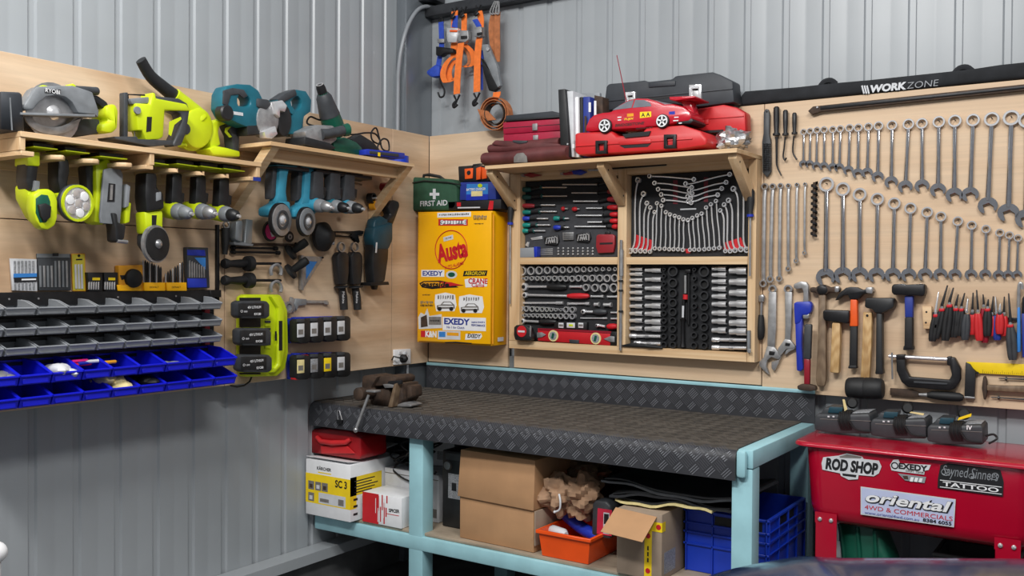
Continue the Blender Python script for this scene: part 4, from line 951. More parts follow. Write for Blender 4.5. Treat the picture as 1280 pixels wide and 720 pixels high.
# ================================================================== blue battery racks
for r_, (y0, lab) in enumerate(((396, 'upper'), (441, 'lower'))):
    F = Fr(Left, 397, y0 + 34); t = F.thing('battery_rack', lab + ' blue wall rack holding four slide batteries', 'rack', 'blue battery racks')
    F.plate('back', 'blue_handle', t, [(358, y0 + 2), (430, y0), (432, y0 + 26), (360, y0 + 33)], .003, .02, .002)
    for k in range(4): F.plate('slide', 'blue_handle', t, [(366 + k * 16, y0 + .5 - k * .4), (380 + k * 16, y0 - k * .4), (380 + k * 16, y0 + 4), (366 + k * 16, y0 + 4)], .02, .045, .001)
    for k in range(4):
        x = 374 + k * 17 - (0, 1, 2, 3)[k] * .2; y = y0 + 18 - k * 1.2
        col = [['black', 'black', 'black', 'black'], ['red', 'black', 'black', 'black']][r_][k]
        lb = {(1, 0): 'red trimmed battery at left end of the lower blue rack', (1, 2): 'black battery with yellow label in the lower blue rack'}.get((r_, k), 'black slide battery, %s in the %s blue rack' % (nth(k, 4), lab))
        F = Fr(Left, x, y + 14, .046); b = F.thing('tool_battery', lb, 'battery', 'batteries in the blue racks')
        F.plate('case', 'black_plastic', b, [(x - 7, y - 13), (x - 4, y - 15), (x + 6, y - 15.5), (x + 8.5, y - 13), (x + 8.5, y + 12), (x + 5, y + 15), (x - 4, y + 15.5), (x - 7, y + 13)], .046, .105, .006)
        if col == 'red': F.plate('shell', 'red_plastic', b, [(x - 8, y - 14), (x + 9, y - 16), (x + 9, y + 15), (x - 8, y + 16)], .05, .085, .006)
        m = {(1, 0): 'cream', (1, 1): 'grey_label', (1, 2): 'yellow'}.get((r_, k), 'off_white')
        F.plate('label', m, b, [(x - 2.5, y - 9), (x + 6.5, y - 9.5), (x + 6.5, y + 7), (x - 2.5, y + 8)], .1052, .1065, .0005, front=True)
        F.plate('label_print', 'grey_print', b, [(x - 1, y - 2), (x + 5, y - 2.3), (x + 5, y + 4), (x - 1, y + 4.5)], .1066, .107, 0, front=True)
        F.plate('latch', 'charcoal_plastic', b, [(x - 3, y - 15), (x + 6, y - 15.5), (x + 6, y - 11.5), (x - 3, y - 11)], .1, .1075, .001)
# ================================================================== power point
F = Fr(Left, 502, 447); t = F.thing('power_point', 'white double power outlet with black plug near the corner', 'outlet')
F.plate('plate', 'white', t, [(492, 437), (512.5, 436), (512.5, 454.5), (492, 456)], .001, .012, .002)
for x in (500, 507): F.plate('switch', 'off_white', t, [(x - 1.5, 439.5), (x + 1.5, 439.3), (x + 1.5, 443), (x - 1.5, 443.2)], .012, .016, .0005)
for (x, y) in ((494, 446), (510.5, 445)): MB().lathe(F.p(x, y, .012), (0, -1, 0), [(0, .003), (.0015, .002)], 8).obj('screw', 'grey_plastic', t)
c = F.p(503, 448, .013); MB().lathe(c, (0, -1, 0), [(0, .022), (.018, .020), (.03, .010)], 16).obj('plug', 'rubber', t)
F.tube('plug_lead', 'cable', t, [(503, 448, .03), (498, 447, .05), (492, 445.5, .03), (490, 450, .012)], .004, 7)
F.plate('plug_wing', 'rubber', t, [(505, 446), (509, 446.5), (509, 449.5), (505, 451)], .015, .03, .002)
F.tube('conduit', 'grey_bin', t, [(509.5, 456, .006), (509.5, 482, .006)], .006, 8)
# ================================================================== yellow cabinet, first aid kit and the boxes on top
F = Fr(Back, 570, 430); t = F.thing('wall_cabinet', 'yellow steel wall cabinet covered in brand stickers beside the corner', 'cabinet')
W1 = .14
FR = [(522.5, 265), (615.5, 263.5), (614, 432.5), (521.5, 427.5)]
F.plate('body', 'yellow_paint', t, FR, .002, W1 - .004, .002, front=True)
F.plate('door', 'yellow_paint', t, [(523.5, 266.5), (614, 265), (612.5, 430.5), (522.5, 426)], W1 - .003, W1 + .012, .003, front=True)
F.tube('hinge_rod', 'amber', t, [(617, 268, W1 - .01), (616, 430, W1 - .01)], .004, 8)
WS = W1 + .0125
def stick(name, m, pts, k=0): return F.plate(name, m, t, pts, WS + k * .0006, WS + .0005 + k * .0006, 0, front=True)
def stext(body, m, x, y, wpx, hpx, k=2, shear=0.0, bold=.015, ry=0.0):
    a = F.p(x - wpx / 2, y, WS); b = F.p(x + wpx / 2, y, WS); h = (F.p(x, y - hpx / 2, WS) - F.p(x, y + hpx / 2, WS)).length
    o = text(body, m, t, F.p(x, y, WS + .0006 * k), width=b.x - a.x, height=h, shear=shear, bold=bold); o.rotation_euler = (0, R(ry), 0); return o
def scrawl(m, x, y, wpx, hpx, n=9, k=2, sl=0.0):     # lettering too small to read: a row of strokes
    random.seed(int(x * 7 + y)); mb = MB()
    for i in range(n):
        cx = x - wpx / 2 + (i + .5) * wpx / n; cy = y + sl * (cx - x); hh = hpx * random.uniform(.6, 1) / 2; ww = wpx / n * random.uniform(.18, .4)
        P = F.poly([(cx - ww, cy - hh), (cx + ww, cy - hh), (cx + ww, cy + hh * random.uniform(-.2, 1)), (cx - ww, cy + hh)], WS + .0006 * k); mb.prism(P, (0, .0003, 0))
    return mb.obj('lettering', m, t)
# sticker pixel positions from the photo
def sp(X, Y): return (490 + X / 3.0, 200 + Y / 3.0)
def rect(X0, Y0, X1, Y1, sl=0.0): return [sp(X0, Y0), sp(X1, Y0 + sl), sp(X1, Y1 + sl), sp(X0, Y1)]
stick('sticker', 'white', rect(170, 198, 296, 216, -4)); scrawl('black_print', *sp(232, 205), 38, 3, 17, sl=-.03)
stick('sticker', 'red_print', rect(174, 222, 284, 246)); stick('sticker', 'grey_plastic', rect(180, 227, 278, 241), 1); scrawl('white', *sp(230, 234), 28, 5.5, 8); stext('S', 'white', *sp(187, 234), 3.5, 6, k=4); stext('E', 'white', *sp(274, 233), 3.5, 6, k=4)
scrawl('grey_print', *sp(330, 214), 17, 5, 8); scrawl('rusty', *sp(330, 222), 16, 3, 9); scrawl('rusty', *sp(325, 239), 12, 1.6, 9)
# oval Austa sticker
mb = MB(); cpx = sp(222, 336)
P = [F.p(x, y, WS + .0012) for x, y in circ(cpx[0], cpx[1], 20, 24, 36)]
mb.tube(P, .0022, 6, closed=True).obj('oval_outline', 'red_print', t)
stext('Austa', 'red_print', *sp(224, 340), 38, 24, bold=.045, ry=-10)
stick('sticker', 'off_white', [sp(192, 290), sp(228, 280), sp(230, 297), sp(194, 306)]); scrawl('grey_print', *sp(211, 293), 8, 2.6, 5, sl=-.25)
stext('AUTO ALARMS', 'red_print', *sp(232, 395), 24, 4, ry=-12)
stick('sticker', 'white', rect(110, 412, 196, 438)); stext('EXEDY', 'blue_print', *sp(152, 425), 25, 6, bold=.03)
F.plate('sticker', 'off_white', t, circ(*sp(223, 430), 7, 5, 18), WS, WS + .0005, 0, front=True); F.plate('sticker_print', 'green_plastic', t, circ(*sp(223, 430), 4.5, 3, 14), WS + .0006, WS + .001, 0, front=True)
stick('sticker', 'black_print', [sp(270, 416), sp(358, 414), sp(354, 434), sp(266, 436)]); stext('AEROFLOW', 'yellow', *sp(312, 425), 26, 4.5, shear=.2)
# flame sticker
stick('flame', 'black_print', [sp(102, 462), sp(118, 454), sp(180, 452), sp(270, 470), sp(240, 473), sp(250, 478), sp(190, 480), sp(150, 484), sp(112, 478)])
stick('flame_core', 'red_print', [sp(170, 457), sp(220, 458), sp(264, 470), sp(225, 472), sp(180, 478)], 1)
stick('flame_tongue', 'amber', [sp(108, 466), sp(120, 458), sp(170, 457), sp(200, 464), sp(180, 474), sp(120, 475)], 2)
stext('eastside', 'black_print', *sp(162, 466), 34, 6, k=6, shear=.15, bold=.03)
stick('sticker', 'white', [sp(272, 448), sp(300, 442), sp(358, 448), sp(356, 474), sp(276, 478)]); stext('CRANE', 'red_print', *sp(322, 454), 24, 7, bold=.03); stext('Cams', 'red_print', *sp(322, 469), 16, 5, bold=.02)
scrawl('rusty', *sp(128, 506), 10, 2, 7); scrawl('grey_print', *sp(130, 534), 16, 4, 8); scrawl('rusty', *sp(130, 546), 17, 3.4, 9)
for (a, b, w_) in ((160, 505, 82), (250, 512, 95)):
    x0, y0 = a, b
    stick('sticker', 'white', [sp(x0 + 2, y0), sp(x0 + 40, y0 - 8), sp(x0 + w_ - 6, y0), sp(x0 + w_, y0 + 40), sp(x0 + w_ - 8, y0 + 62), sp(x0 + 6, y0 + 62), sp(x0, y0 + 30)])
    scrawl('grey_print', *sp(x0 + w_ / 2, y0 + 10), 21, 6, 7)
    stick('car_print', 'grey_print', [sp(x0 + 8, y0 + 40), sp(x0 + 22, y0 + 38), sp(x0 + 32, y0 + 26), sp(x0 + 60, y0 + 26), sp(x0 + 74, y0 + 38), sp(x0 + 76, y0 + 52), sp(x0 + 8, y0 + 54)], 1)
    stick('car_print', 'white', [sp(x0 + 28, y0 + 36), sp(x0 + 36, y0 + 29), sp(x0 + 58, y0 + 29), sp(x0 + 66, y0 + 37)], 2)
    stick('car_print', 'white', [sp(x0 + 14, y0 + 42), sp(x0 + 70, y0 + 42), sp(x0 + 70, y0 + 46), sp(x0 + 14, y0 + 46)], 2)
    for dx in (18, 62): F.plate('car_print', 'black_print', t, circ(*sp(x0 + dx, y0 + 53), 2.6, 2.6, 10), WS + .0018, WS + .0024, 0, front=True)
stick('sticker', 'off_white', [sp(98, 590), sp(108, 572), sp(122, 580), sp(132, 556), sp(140, 585), sp(186, 578), sp(188, 630), sp(100, 634)])
stick('sticker_print', 'grey_print', rect(138, 588, 184, 618), 1); stick('sticker_print', 'rusty', [sp(108, 590), sp(130, 580), sp(134, 624), sp(108, 628)], 1); scrawl('black_print', *sp(160, 603), 12, 3, 7, k=4)
stick('sticker', 'white', rect(190, 588, 352, 638, 4)); stext('EXEDY', 'blue_print', *sp(243, 606), 32, 8, bold=.04); stext('No 1 for Clutch', 'blue_print', *sp(238, 628), 22, 3)
scrawl('blue_print', *sp(323, 609), 17, 2.4, 10, k=3); stext('PERFORMANCE', 'blue_print', *sp(323, 620), 17, 2.6, k=4)
stick('sticker', 'red_print', rect(108, 640, 138, 664)); stext('K&N', 'white', *sp(146, 653), 14, 8, bold=.05)
stick('sticker', 'off_white', rect(172, 640, 256, 672, 2)); stick('sticker_print', 'amber', rect(206, 646, 250, 658, 2), 1); stick('sticker_print', 'sky_print', rect(176, 644, 200, 664), 1)
stick('sticker', 'white', [sp(276, 652), sp(334, 650), sp(338, 662), sp(330, 672), sp(274, 674)]); stext('EXEDY', 'black_print', *sp(308, 660), 17, 5, shear=.2, bold=.03)
stick('scuff', 'black_print', [sp(196, 682), sp(240, 681), sp(300, 686), sp(296, 690), sp(240, 687), sp(200, 687)])
# sticker on the side face
p0 = F.p(616, 424, W1 * .45)
o = MB().box((0, 0, 0), (.0008, .05, .02)).obj('side_sticker', 'off_white', t); o.location = (F.p(614, 424, W1).x + .0045, -.065, F.p(625, 424, .065).z)
cab_top = (F.o.z + F.p(560, 264.5, W1).z)
# first aid kit
F = Fr(Back, 545, 264, .05); t = F.thing('first_aid_kit', 'green zip first aid bag with white cross on yellow cabinet', 'first aid kit')
F.plate('bag', 'green_fabric', t, [(511, 232), (514, 225), (520, 222), (560, 224), (573, 225), (578, 231), (579, 258), (575, 264), (516, 265), (511, 258)], .03, .13, .014)
F.tube('zip', 'black_plastic', t, [(513, 229, .135), (530, 226, .138), (560, 228, .138), (576, 231, .135)], .003, 6)
F.tube('handle', 'black_plastic', t, [(529, 224, .08), (530, 219, .08), (537, 218.5, .08), (550, 221, .08), (556, 225, .08)], [.006, .008, .009, .008, .006], 8)
F.plate('cross', 'off_white', t, [(541, 236), (544.5, 236), (544.5, 241), (549, 241), (549, 244.5), (544.5, 244.5), (544.5, 249), (541, 249), (541, 244.5), (537, 244.5), (537, 241), (541, 241)], .1301, .1310, 0, front=True)
text('FIRST AID', 'off_white', t, F.p(542, 254, .1315), width=F.size(525, 559, 254, .13), height=.028, bold=.02)
rest(t, cab_top + .0005)
F = Fr(Back, 600, 262, .08); t = F.thing('flat_box', 'flat black and red box lying on the yellow cabinet', 'box')
F.plate('body', 'black_print', t, [(568, 253), (634, 250), (634, 262), (569, 263.5)], .02, .13, .002)
F.plate('red_panel', 'red_print', t, [(571, 253), (576, 253), (576, 258), (571, 258)], .1302, .131, 0, front=True); F.plate('red_panel', 'red_print', t, [(612, 251), (617, 251), (616, 262), (610, 262)], .1302, .131, 0, front=True)
F.plate('print', 'off_white', t, [(572, 259), (600, 258.5), (600, 260), (572, 260.5)], .1302, .131, 0, front=True)
rest(t, cab_top + .0005); zflat = t.location.z + max((v.co.z for c in t.children for v in c.data.vertices))
F = Fr(Back, 600, 250, .08); t = F.thing('charger_box', 'blue battery charger box stacked on the flat box', 'box')
F.plate('carton', 'blue_print', t, [(583, 229), (626, 228), (627, 250), (582, 251)], .03, .13, .002)
F.plate('front', 'sky_print', t, [(583.5, 230), (610, 229.5), (610, 249.5), (582.5, 250)], .1302, .131, 0, front=True)
F.plate('front_band', 'blue_handle', t, [(583, 243), (610, 242.5), (610, 250), (582.5, 250.5)], .1312, .132, 0, front=True)
text('BATTERY CHARGER', 'white', t, F.p(595, 236.5, .133), width=F.size(584, 608, 236, .13), height=.012, bold=.02)
F.plate('picture', 'cream', t, [(589, 239), (603, 238.5), (603, 245), (589, 245.5)], .1322, .133, 0, front=True)
F.plate('green_spot', 'lime', t, circ(600, 232, 3, 2.4, 14), .1312, .1325, 0, front=True)
rest(t, zflat + .0005); zch = t.location.z + max(v.co.z for c in t.children for v in c.data.vertices)
F = Fr(Back, 590, 225, .08); t = F.thing('jump_starter', 'orange and black battery clamp pack on top of blue box', 'charger')
F.plate('body', 'black_plastic', t, [(579, 209), (606, 207), (618, 212), (618, 227), (580, 228)], .03, .12, .005)
F.plate('orange_front', 'orange', t, [(580.5, 211), (591, 210), (590.5, 223), (581, 224)], .1202, .126, .002, front=True)
F.plate('orange_clamp', 'orange', t, [(595, 210), (601, 208), (600, 224), (595, 225)], .1202, .135, .003, front=True)
F.plate('orange_clamp', 'orange', t, [(602, 209), (608, 210), (608, 223), (602, 224)], .1202, .13, .003, front=True)
F.tube('lead', 'cable', t, [(590, 210, .12), (592, 206, .12), (600, 205, .11), (606, 205, .1), (608, 202, .08)], .004, 6)
c = F.p(586, 216, .126); MB().lathe(c, (0, -1, 0), [(0, .012), (.004, .010)], 10).obj('knob', 'black_plastic', t)
rest(t, zch + .0005)

# ================================================================== timber tool cabinet with four compartments
WF = .065
def bz(px, py, w=WF): return Back.pt(px, py, w).z
def bxw(px, py, w=WF): return Back.pt(px, py, w).x
X = [bxw(637, 300), bxw(650, 300), bxw(772, 300), bxw(783, 300), bxw(935, 300), bxw(945, 300)]
zb0 = (bz(638, 434.6) + bz(943, 454)) / 2; zb1 = (bz(645, 424.7) + bz(933, 442.5)) / 2
zm0 = (bz(645, 331) + bz(930, 330)) / 2; zm1 = (bz(645, 322) + bz(930, 320.5)) / 2
zt0 = (bz(650, 225) + bz(933, 211)) / 2; zt1 = zt0 + .042; ZTOP = 1.992
tc = thing('tool_cabinet', 'open pine tool cabinet of four compartments under the shelf', 'cabinet', (X[0], 0, zb0), 0)
def tcp(name, a, b, m='pine', bev=.0012): return MB().span((a[0] - X[0], a[1], a[2] - zb0), (b[0] - X[0], b[1], b[2] - zb0)).obj(name, m, tc, bev, 1)
for a, b, n in ((X[0], X[1], 'left_stile'), (X[2], X[3], 'middle_stile'), (X[4], X[5], 'right_stile')): tcp(n, (a, -WF, zb1 if n != 'right_stile' else zb0), (b, -.001, ZTOP - .001), 'pine_upright')
tcp('bottom_rail', (X[0], -WF, zb0), (X[4] - .0005, -.001, zb1 - .0005))
for a, b in ((X[1], X[2]), (X[3], X[4])):
    tcp('middle_rail', (a + .0005, -WF, zm0), (b - .0005, -.001, zm1)); tcp('top_rail', (a + .0005, -WF, zt0), (b - .0005, -.001, zt1))
sb = thing('wall_shelf', 'pine shelf board above the tool cabinet carrying cases', 'shelf', (X[0], 0, ZTOP), 0)
MB().span((.574 - X[0], -.30, 0.0), (1.802 - X[0], -.001, .018)).obj('board', 'pine', sb, .0015, 1)
for x in (X[0] + .006, X[2] + .003, X[4] - .012):
    P = [(-.222, -.001), (-.275, -.001), (-.275, -.020), (-WF - .012, -.175), (-WF - .001, -.175), (-WF - .001, -.118)]
    g = MB().prism([(x - X[0], y, z) for y, z in P], (.036, 0, 0)).obj('gusset', 'pine_upright', sb, .001, 1)
    for (y, z) in ((-.235, -.03), (-WF - .022, -.132)):
        MB().lathe((x - X[0] + .0362, y, z), (1, 0, 0), [(0, .005), (.001, .004)], 8).obj('screw', 'black_steel', sb)

# ------------------------------------------------------------------ foam trays and what lies in them
WFO = .022; WT = WFO + .001
def tray(label, a, b, z0, z1, extra=None):
    t = thing('foam_tray', label, 'tray', (a, 0, z0), 0)
    MB().span((.002, -WFO, .002), (b - a - .002, -.001, z1 - z0 - .002)).obj('foam', 'foam', t, .002, 1)
    return t
tUL = tray('black foam tray of screwdrivers, upper left compartment', X[1], X[2], zm1, zt0)
tUR = tray('black foam tray of ring spanners, upper right compartment', X[3], X[4], zm1, zt0)
tLL = tray('black foam tray of round sockets, lower left compartment', X[1], X[2], zb1, zm0)
tLR = tray('black foam tray of deep and impact sockets, lower right compartment', X[3], X[4], zb1, zm0)
mat('foam_lit', (58, 59, 63), .85, 0, .1, 60, .2, 500)  # same foam as lit below the shelf, light put into the colour
MB().span((.004, -WFO - .002, .004), (X[2] - X[1] - .004, -WFO, (bz(700, 256, WFO) - zm1))).obj('lit_foam', 'foam_lit', tUL)  # painted light: paler sheet ends at the shelf's shadow edge
def red_patch(t, x0, z0, pts, m='red_print'):
    P = [Back.pt(x, y, WFO) - V((t.location.x, 0, t.location.z)) for x, y in pts]
    P = [V((p.x, -WFO - .0006, p.z)) for p in P]
    MB().prism(P, (0, .0005, 0)).obj('red_foam', m, t)
def z2(Xz, Yz): return (630 + Xz / 5.54, 200 + Yz / 5.54)
def z3(Xz, Yz): return (780 + Xz / 5.54, 200 + Yz / 5.54)
def z4(Xz, Yz): return (630 + Xz / 5.54, 320 + Yz / 5.54)
def z5(Xz, Yz): return (770 + Xz / 5.144, 320 + Yz / 5.144)
mat('dim_red', (150, 40, 48), .4, 0, .05); mat('dim_teal', (20, 84, 80), .4, 0, .05)  # dimmed red and teal; shelf shade is put into the upper handles' colour
SG = 'screwdrivers in the upper left tray'
def sdriver(h0, h1, s0, s1, y, ys, m, lab, r=.0125, coll=True):
    F = Fr(Back, *z2((h0 + h1) / 2, y)); w = WT + r
    t = F.thing('screwdriver', lab, 'screwdriver', SG)
    A = F.p(*z2(h0, y), w); B_ = F.p(*z2(h1, y), w); S0 = F.p(*z2(s0, ys), w); S1 = F.p(*z2(s1, ys), w)
    MB().tube([A, A.lerp(B_, .12), A.lerp(B_, .5), A.lerp(B_, .9), B_], [r * .6, r * .95, r, r * .8, r * .55], 10).obj('handle', m, t)
    MB().tube([B_, S0], [r * .55, r * .45], 8).obj('neck', 'black_plastic', t)
    MB().tube([S0, S1], .0035, 7).obj('shaft', 'chrome', t)
    if coll: MB().lathe(S0, (S1 - S0), [(0, r * .8), (.004, r * .8)], 10).obj('collar', 'dim_teal' if 'teal' in m else 'black_plastic', t)
for i, a in enumerate([(125, 190, 255, 435, 205, 190, 'dim_teal', 'teal handled screwdriver, topmost on left side of upper left tray'), (125, 190, 260, 435, 258, 250, 'dim_teal', 'teal handled screwdriver, second down on left side of upper left tray'),
    (790, 718, 655, 405, 155, 170, 'dim_red', 'long red screwdriver, topmost on right side of upper left tray'), (790, 718, 655, 470, 218, 228, 'dim_red', 'long red screwdriver, second down on right side of upper left tray'), (790, 718, 660, 480, 272, 286, 'dim_red', 'red screwdriver, third down on right side of upper left tray'),
    (125, 215, 250, 355, 318, 312, 'dim_red', 'slim dark red screwdriver, third down on left side of upper left tray'), (130, 188, 245, 365, 362, 357, 'teal_handle', 'bright teal screwdriver with long shaft in the lit lower foam'), (130, 180, 225, 305, 406, 406, 'blue_handle', 'blue handled screwdriver between two teal ones'),
    (130, 185, 225, 320, 452, 450, 'teal_handle', 'bright teal screwdriver below the blue one'), (130, 170, 205, 285, 491, 490, 'teal_handle', 'short teal screwdriver, lowest on left side of upper left tray'),
    (345, 388, 415, 450, 405, 405, 'teal_handle', 'stubby teal screwdriver in the middle of the upper left tray'), (345, 395, 415, 450, 468, 466, 'blue_handle', 'stubby blue screwdriver in the middle of the upper left tray'),
    (790, 718, 690, 570, 328, 334, 'red_print', 'red screwdriver, fourth down on right side of upper left tray'), (790, 735, 690, 500, 377, 384, 'red_print', 'red screwdriver, fifth down on right side of upper left tray'), (790, 735, 690, 580, 422, 430, 'red_print', 'red screwdriver, sixth down on right side of upper left tray'), (790, 750, 715, 490, 462, 461, 'red_print', 'small red screwdriver, lowest on right side of upper left tray')]):
    sdriver(*a, r=.0135 if i < 5 else .012)
for i, (x, y) in enumerate(((410, 338), (490, 340))):
    F = Fr(Back, *z2(x, y)); t = F.thing('stubby_driver', ['left', 'right'][i] + ' red stubby driver in the upper left tray', 'screwdriver', SG)
    c = F.p(*z2(x, y), WT + .01); MB().ell(c, (.016 if i else .011, .011, .011), 12, 8).obj('handle', 'red_print', t); MB().tube([c, c + V((.026, 0, 0))], .004, 8).obj('tip', 'chrome', t)
for i, (x0, y0) in enumerate(((280, 520), (500, 500))):
    F = Fr(Back, *z2(x0 + 50, y0 + 40)); t = F.thing('hex_key_set', ['left', 'right'][i] + ' fan of chrome hex keys in black holder', 'hex keys', 'hex key sets')
    F.plate('holder', 'black_plastic', t, [z2(x0, y0 + 15), z2(x0 + 95, y0), z2(x0 + 105, y0 + 40), z2(x0 + 90, y0 + 72), z2(x0 + 5, y0 + 62)], WT, WT + .012, .002)
    for k in range(4):
        rr = 20 + k * 11
        F.tube('key', 'chrome', t, [(*z2(x0 + 10 + k * 16, y0 + 60 - k * 2), WT + .016), (*z2(x0 + 18 + k * 18, y0 + 22 - k * 4), WT + .016), (*z2(x0 + 30 + k * 19, y0 + 20), WT + .016), (*z2(x0 + 40 + k * 16, y0 + 48 + k * 3), WT + .016)], .0032, 6)
F = Fr(Back, *z2(448, 528)); t = F.thing('steel_block_set', 'small grey block of bits between the hex key fans', 'bit set')
F.plate('block', 'satin_steel', t, [z2(410, 502), z2(485, 500), z2(485, 552), z2(412, 555)], WT, WT + .012, .001)
for k in range(5): F.plate('groove', 'black_print', t, [z2(414, 508 + k * 9), z2(482, 507 + k * 9), z2(482, 510 + k * 9), z2(414, 511 + k * 9)], WT + .012, WT + .0128, 0)
F = Fr(Back, *z2(225, 540)); t = F.thing('chisel', 'short chrome chisel at lower left of the screwdriver tray', 'chisel')
F.plate('blade', 'chrome', t, [z2(185, 540), z2(265, 526), z2(268, 548), z2(195, 556)], WT, WT + .006, .001); F.plate('shank', 'chrome', t, [z2(148, 590), z2(165, 566), z2(176, 572), z2(170, 604)], WT, WT + .008, .001)
F = Fr(Back, *z2(707, 580)); t = F.thing('bit_box', 'red square driver bit box at lower right of screwdriver tray', 'bit set')
F.plate('case', 'dim_red', t, [z2(645, 525), z2(660, 515), z2(755, 515), z2(772, 525), z2(772, 580), z2(762, 640), z2(655, 645), z2(642, 600)], WT, WT + .018, .003)
F.plate('print', 'black_print', t, [z2(662, 573), z2(752, 570), z2(752, 583), z2(662, 586)], WT + .0182, WT + .019, 0, front=True)
F.plate('hook', 'black_plastic', t, [z2(700, 500), z2(720, 490), z2(735, 500), z2(735, 515), z2(700, 515)], WT, WT + .012, .002)
F = Fr(Back, *z2(165, 640)); t = F.thing('small_clear_box', 'clear plastic box with blue lid edge on middle rail', 'box')
F.plate('box', 'grey_bin', t, [z2(102, 612), z2(220, 606), z2(222, 674), z2(104, 676)], .026, WF - .002, .002); F.plate('blue_edge', 'blue_handle', t, [z2(218, 602), z2(240, 600), z2(240, 670), z2(222, 674)], .03, WF - .002, .001)
rest(t, zm1 + .0005)
bmh = MB().lathe((0, 0, 0), (0, -1, 0), [(0, .0052), (.008, .0052), (.009, .003)], 6).mesh('bit'); bmh.materials.append(MATS['satin_steel'])
F = Fr(Back, *z2(500, 630)); t = F.thing('bit_strip', 'grid of small steel driver bits along foam bottom', 'bit set')
for i in range(8):
    for j in range(3):
        o = link('bit', bmh, t, F.p(*z2(380 + i * 34, 612 + j * 20), WT))
F = Fr(Back, *z2(290, 635)); t = F.thing('feeler_gauge', 'flat steel gauge blades lying beside the clear box', 'gauge')
for k in range(4): F.plate('blade', 'satin_steel', t, [z2(250, 616 + k * 12), z2(338, 612 + k * 12), z2(338, 619 + k * 12), z2(250, 624 + k * 12)], WT, WT + .004, .0004)

# ------------------------------------------------------------------ ring spanners in the upper right tray
RG = 'ring spanners in the upper right tray'
red_patch(tUR, 0, 0, [z3(80, 515), z3(195, 555), z3(190, 630), z3(60, 632)]); red_patch(tUR, 0, 0, [z3(690, 575), z3(810, 535), z3(840, 620), z3(690, 632)]); red_patch(tUR, 0, 0, [z3(430, 615), z3(460, 615), z3(460, 645), z3(430, 645)])
mat('dim_red2', (110, 22, 38), .7, 0, .05)
red_patch(tUR, 0, 0, [z3(340, 140), z3(372, 140), z3(372, 305), z3(340, 305)], 'dim_red2'); red_patch(tUR, 0, 0, [z3(553, 120), z3(582, 120), z3(582, 290), z3(553, 290)], 'dim_red2')
P0 = Back.pt(*z3(445, 340), WFO); MB().box((P0.x - tUR.location.x, -WFO - .0006, P0.z - tUR.location.z), (.075, .0006, .006)).obj('white_print', 'off_white', tUR)
def spanner(pts, lab, rr=.0105, r=.0042, nm='ring_spanner'):
    F = Fr(Back, *pts[0]); t = F.thing(nm, lab, 'spanner', RG)
    P = [F.p(x, y, WT + .008) for x, y in pts]
    Q = smooth(P, 4) if len(P) > 2 else P
    MB().tube(Q, r, 8, flat=.7).obj('shaft', 'chrome', t)
    for e, d in ((Q[0], Q[1] - Q[0]), (Q[-1], Q[-1] - Q[-2])):
        MB().ring(e + V((0, .006, 0)), (0, -1, 0), rr, rr * .55, .013, 14).obj('ring_end', 'chrome', t)
for i, p in enumerate([[(100, 140), (82, 215), (76, 350), (75, 560), (47, 630)], [(138, 235), (112, 300), (108, 430), (108, 570), (82, 628)], [(162, 300), (141, 370), (138, 470), (137, 575), (118, 630)], [(186, 330), (169, 390), (166, 490), (165, 585), (150, 632)], [(215, 362), (201, 410), (199, 500), (197, 595), (183, 635)]]):
    spanner([z3(*q) for q in p], 'cranked chrome ring spanner, %s of the five at left of spanner tray' % nth(i, 5), .0135 - i * .001)
for i, (xt, yt, xb, yb) in enumerate([(232, 300, 217, 612), (263, 318, 250, 615), (293, 362, 285, 615), (322, 378, 317, 618), (355, 388, 347, 618), (385, 398, 378, 618), (415, 412, 410, 622), (447, 417, 460, 622), (477, 402, 490, 620), (510, 385, 523, 620), (541, 372, 560, 618), (572, 330, 592, 615), (605, 308, 627, 612), (640, 285, 663, 608)]):
    spanner([z3(xt, yt), z3((xt * 2 + xb) / 3 - 2, (yt * 2 + yb) / 3), z3((xt + 2 * xb) / 3 + 2, (yt + 2 * yb) / 3), z3(xb, yb)], 'straight chrome spanner, %s of the fan of fourteen in spanner tray' % nth(i, 14), .0095, .0036)
for i, p in enumerate([[(670, 350), (690, 400), (692, 500), (692, 570), (705, 630)], [(697, 310), (715, 370), (716, 480), (716, 570), (738, 630)], [(727, 280), (748, 340), (750, 450), (751, 565), (772, 625)], [(760, 200), (788, 265), (790, 420), (791, 560), (812, 618)], [(793, 100), (825, 170), (828, 380), (828, 560), (853, 622)]]):
    spanner([z3(*q) for q in p], 'cranked chrome ring spanner, %s of the five at right of spanner tray' % nth(i, 5), .0095 + i * .001)
for i, (a, b, c, d) in enumerate([(180, 112, 487, 135), (215, 160, 472, 190), (240, 203, 475, 232), (262, 240, 465, 268), (275, 278, 468, 296)]):
    spanner([z3(a, b), z3(a + .35 * (c - a), b + .2 * (d - b)), z3(c - 60, d - 6), z3(c, d)], 'level chrome spanner, %s of the left bank in spanner tray' % nth(i, 5, 'top', 'lower').replace('topmost', 'topmost').replace('lowermost', 'lowest'), .0105, .0038)
for i, (a, b, c, d) in enumerate([(430, 165, 735, 100), (455, 210, 710, 155), (445, 253, 680, 198), (448, 288, 652, 242)]):
    spanner([z3(a, b), z3(a + 50, b - 4), z3(c - 90, d + 17), z3(c, d)], 'level chrome spanner, %s of the right bank in spanner tray' % nth(i, 4, 'top', 'lower').replace('lowermost', 'lowest'), .0105, .0038)

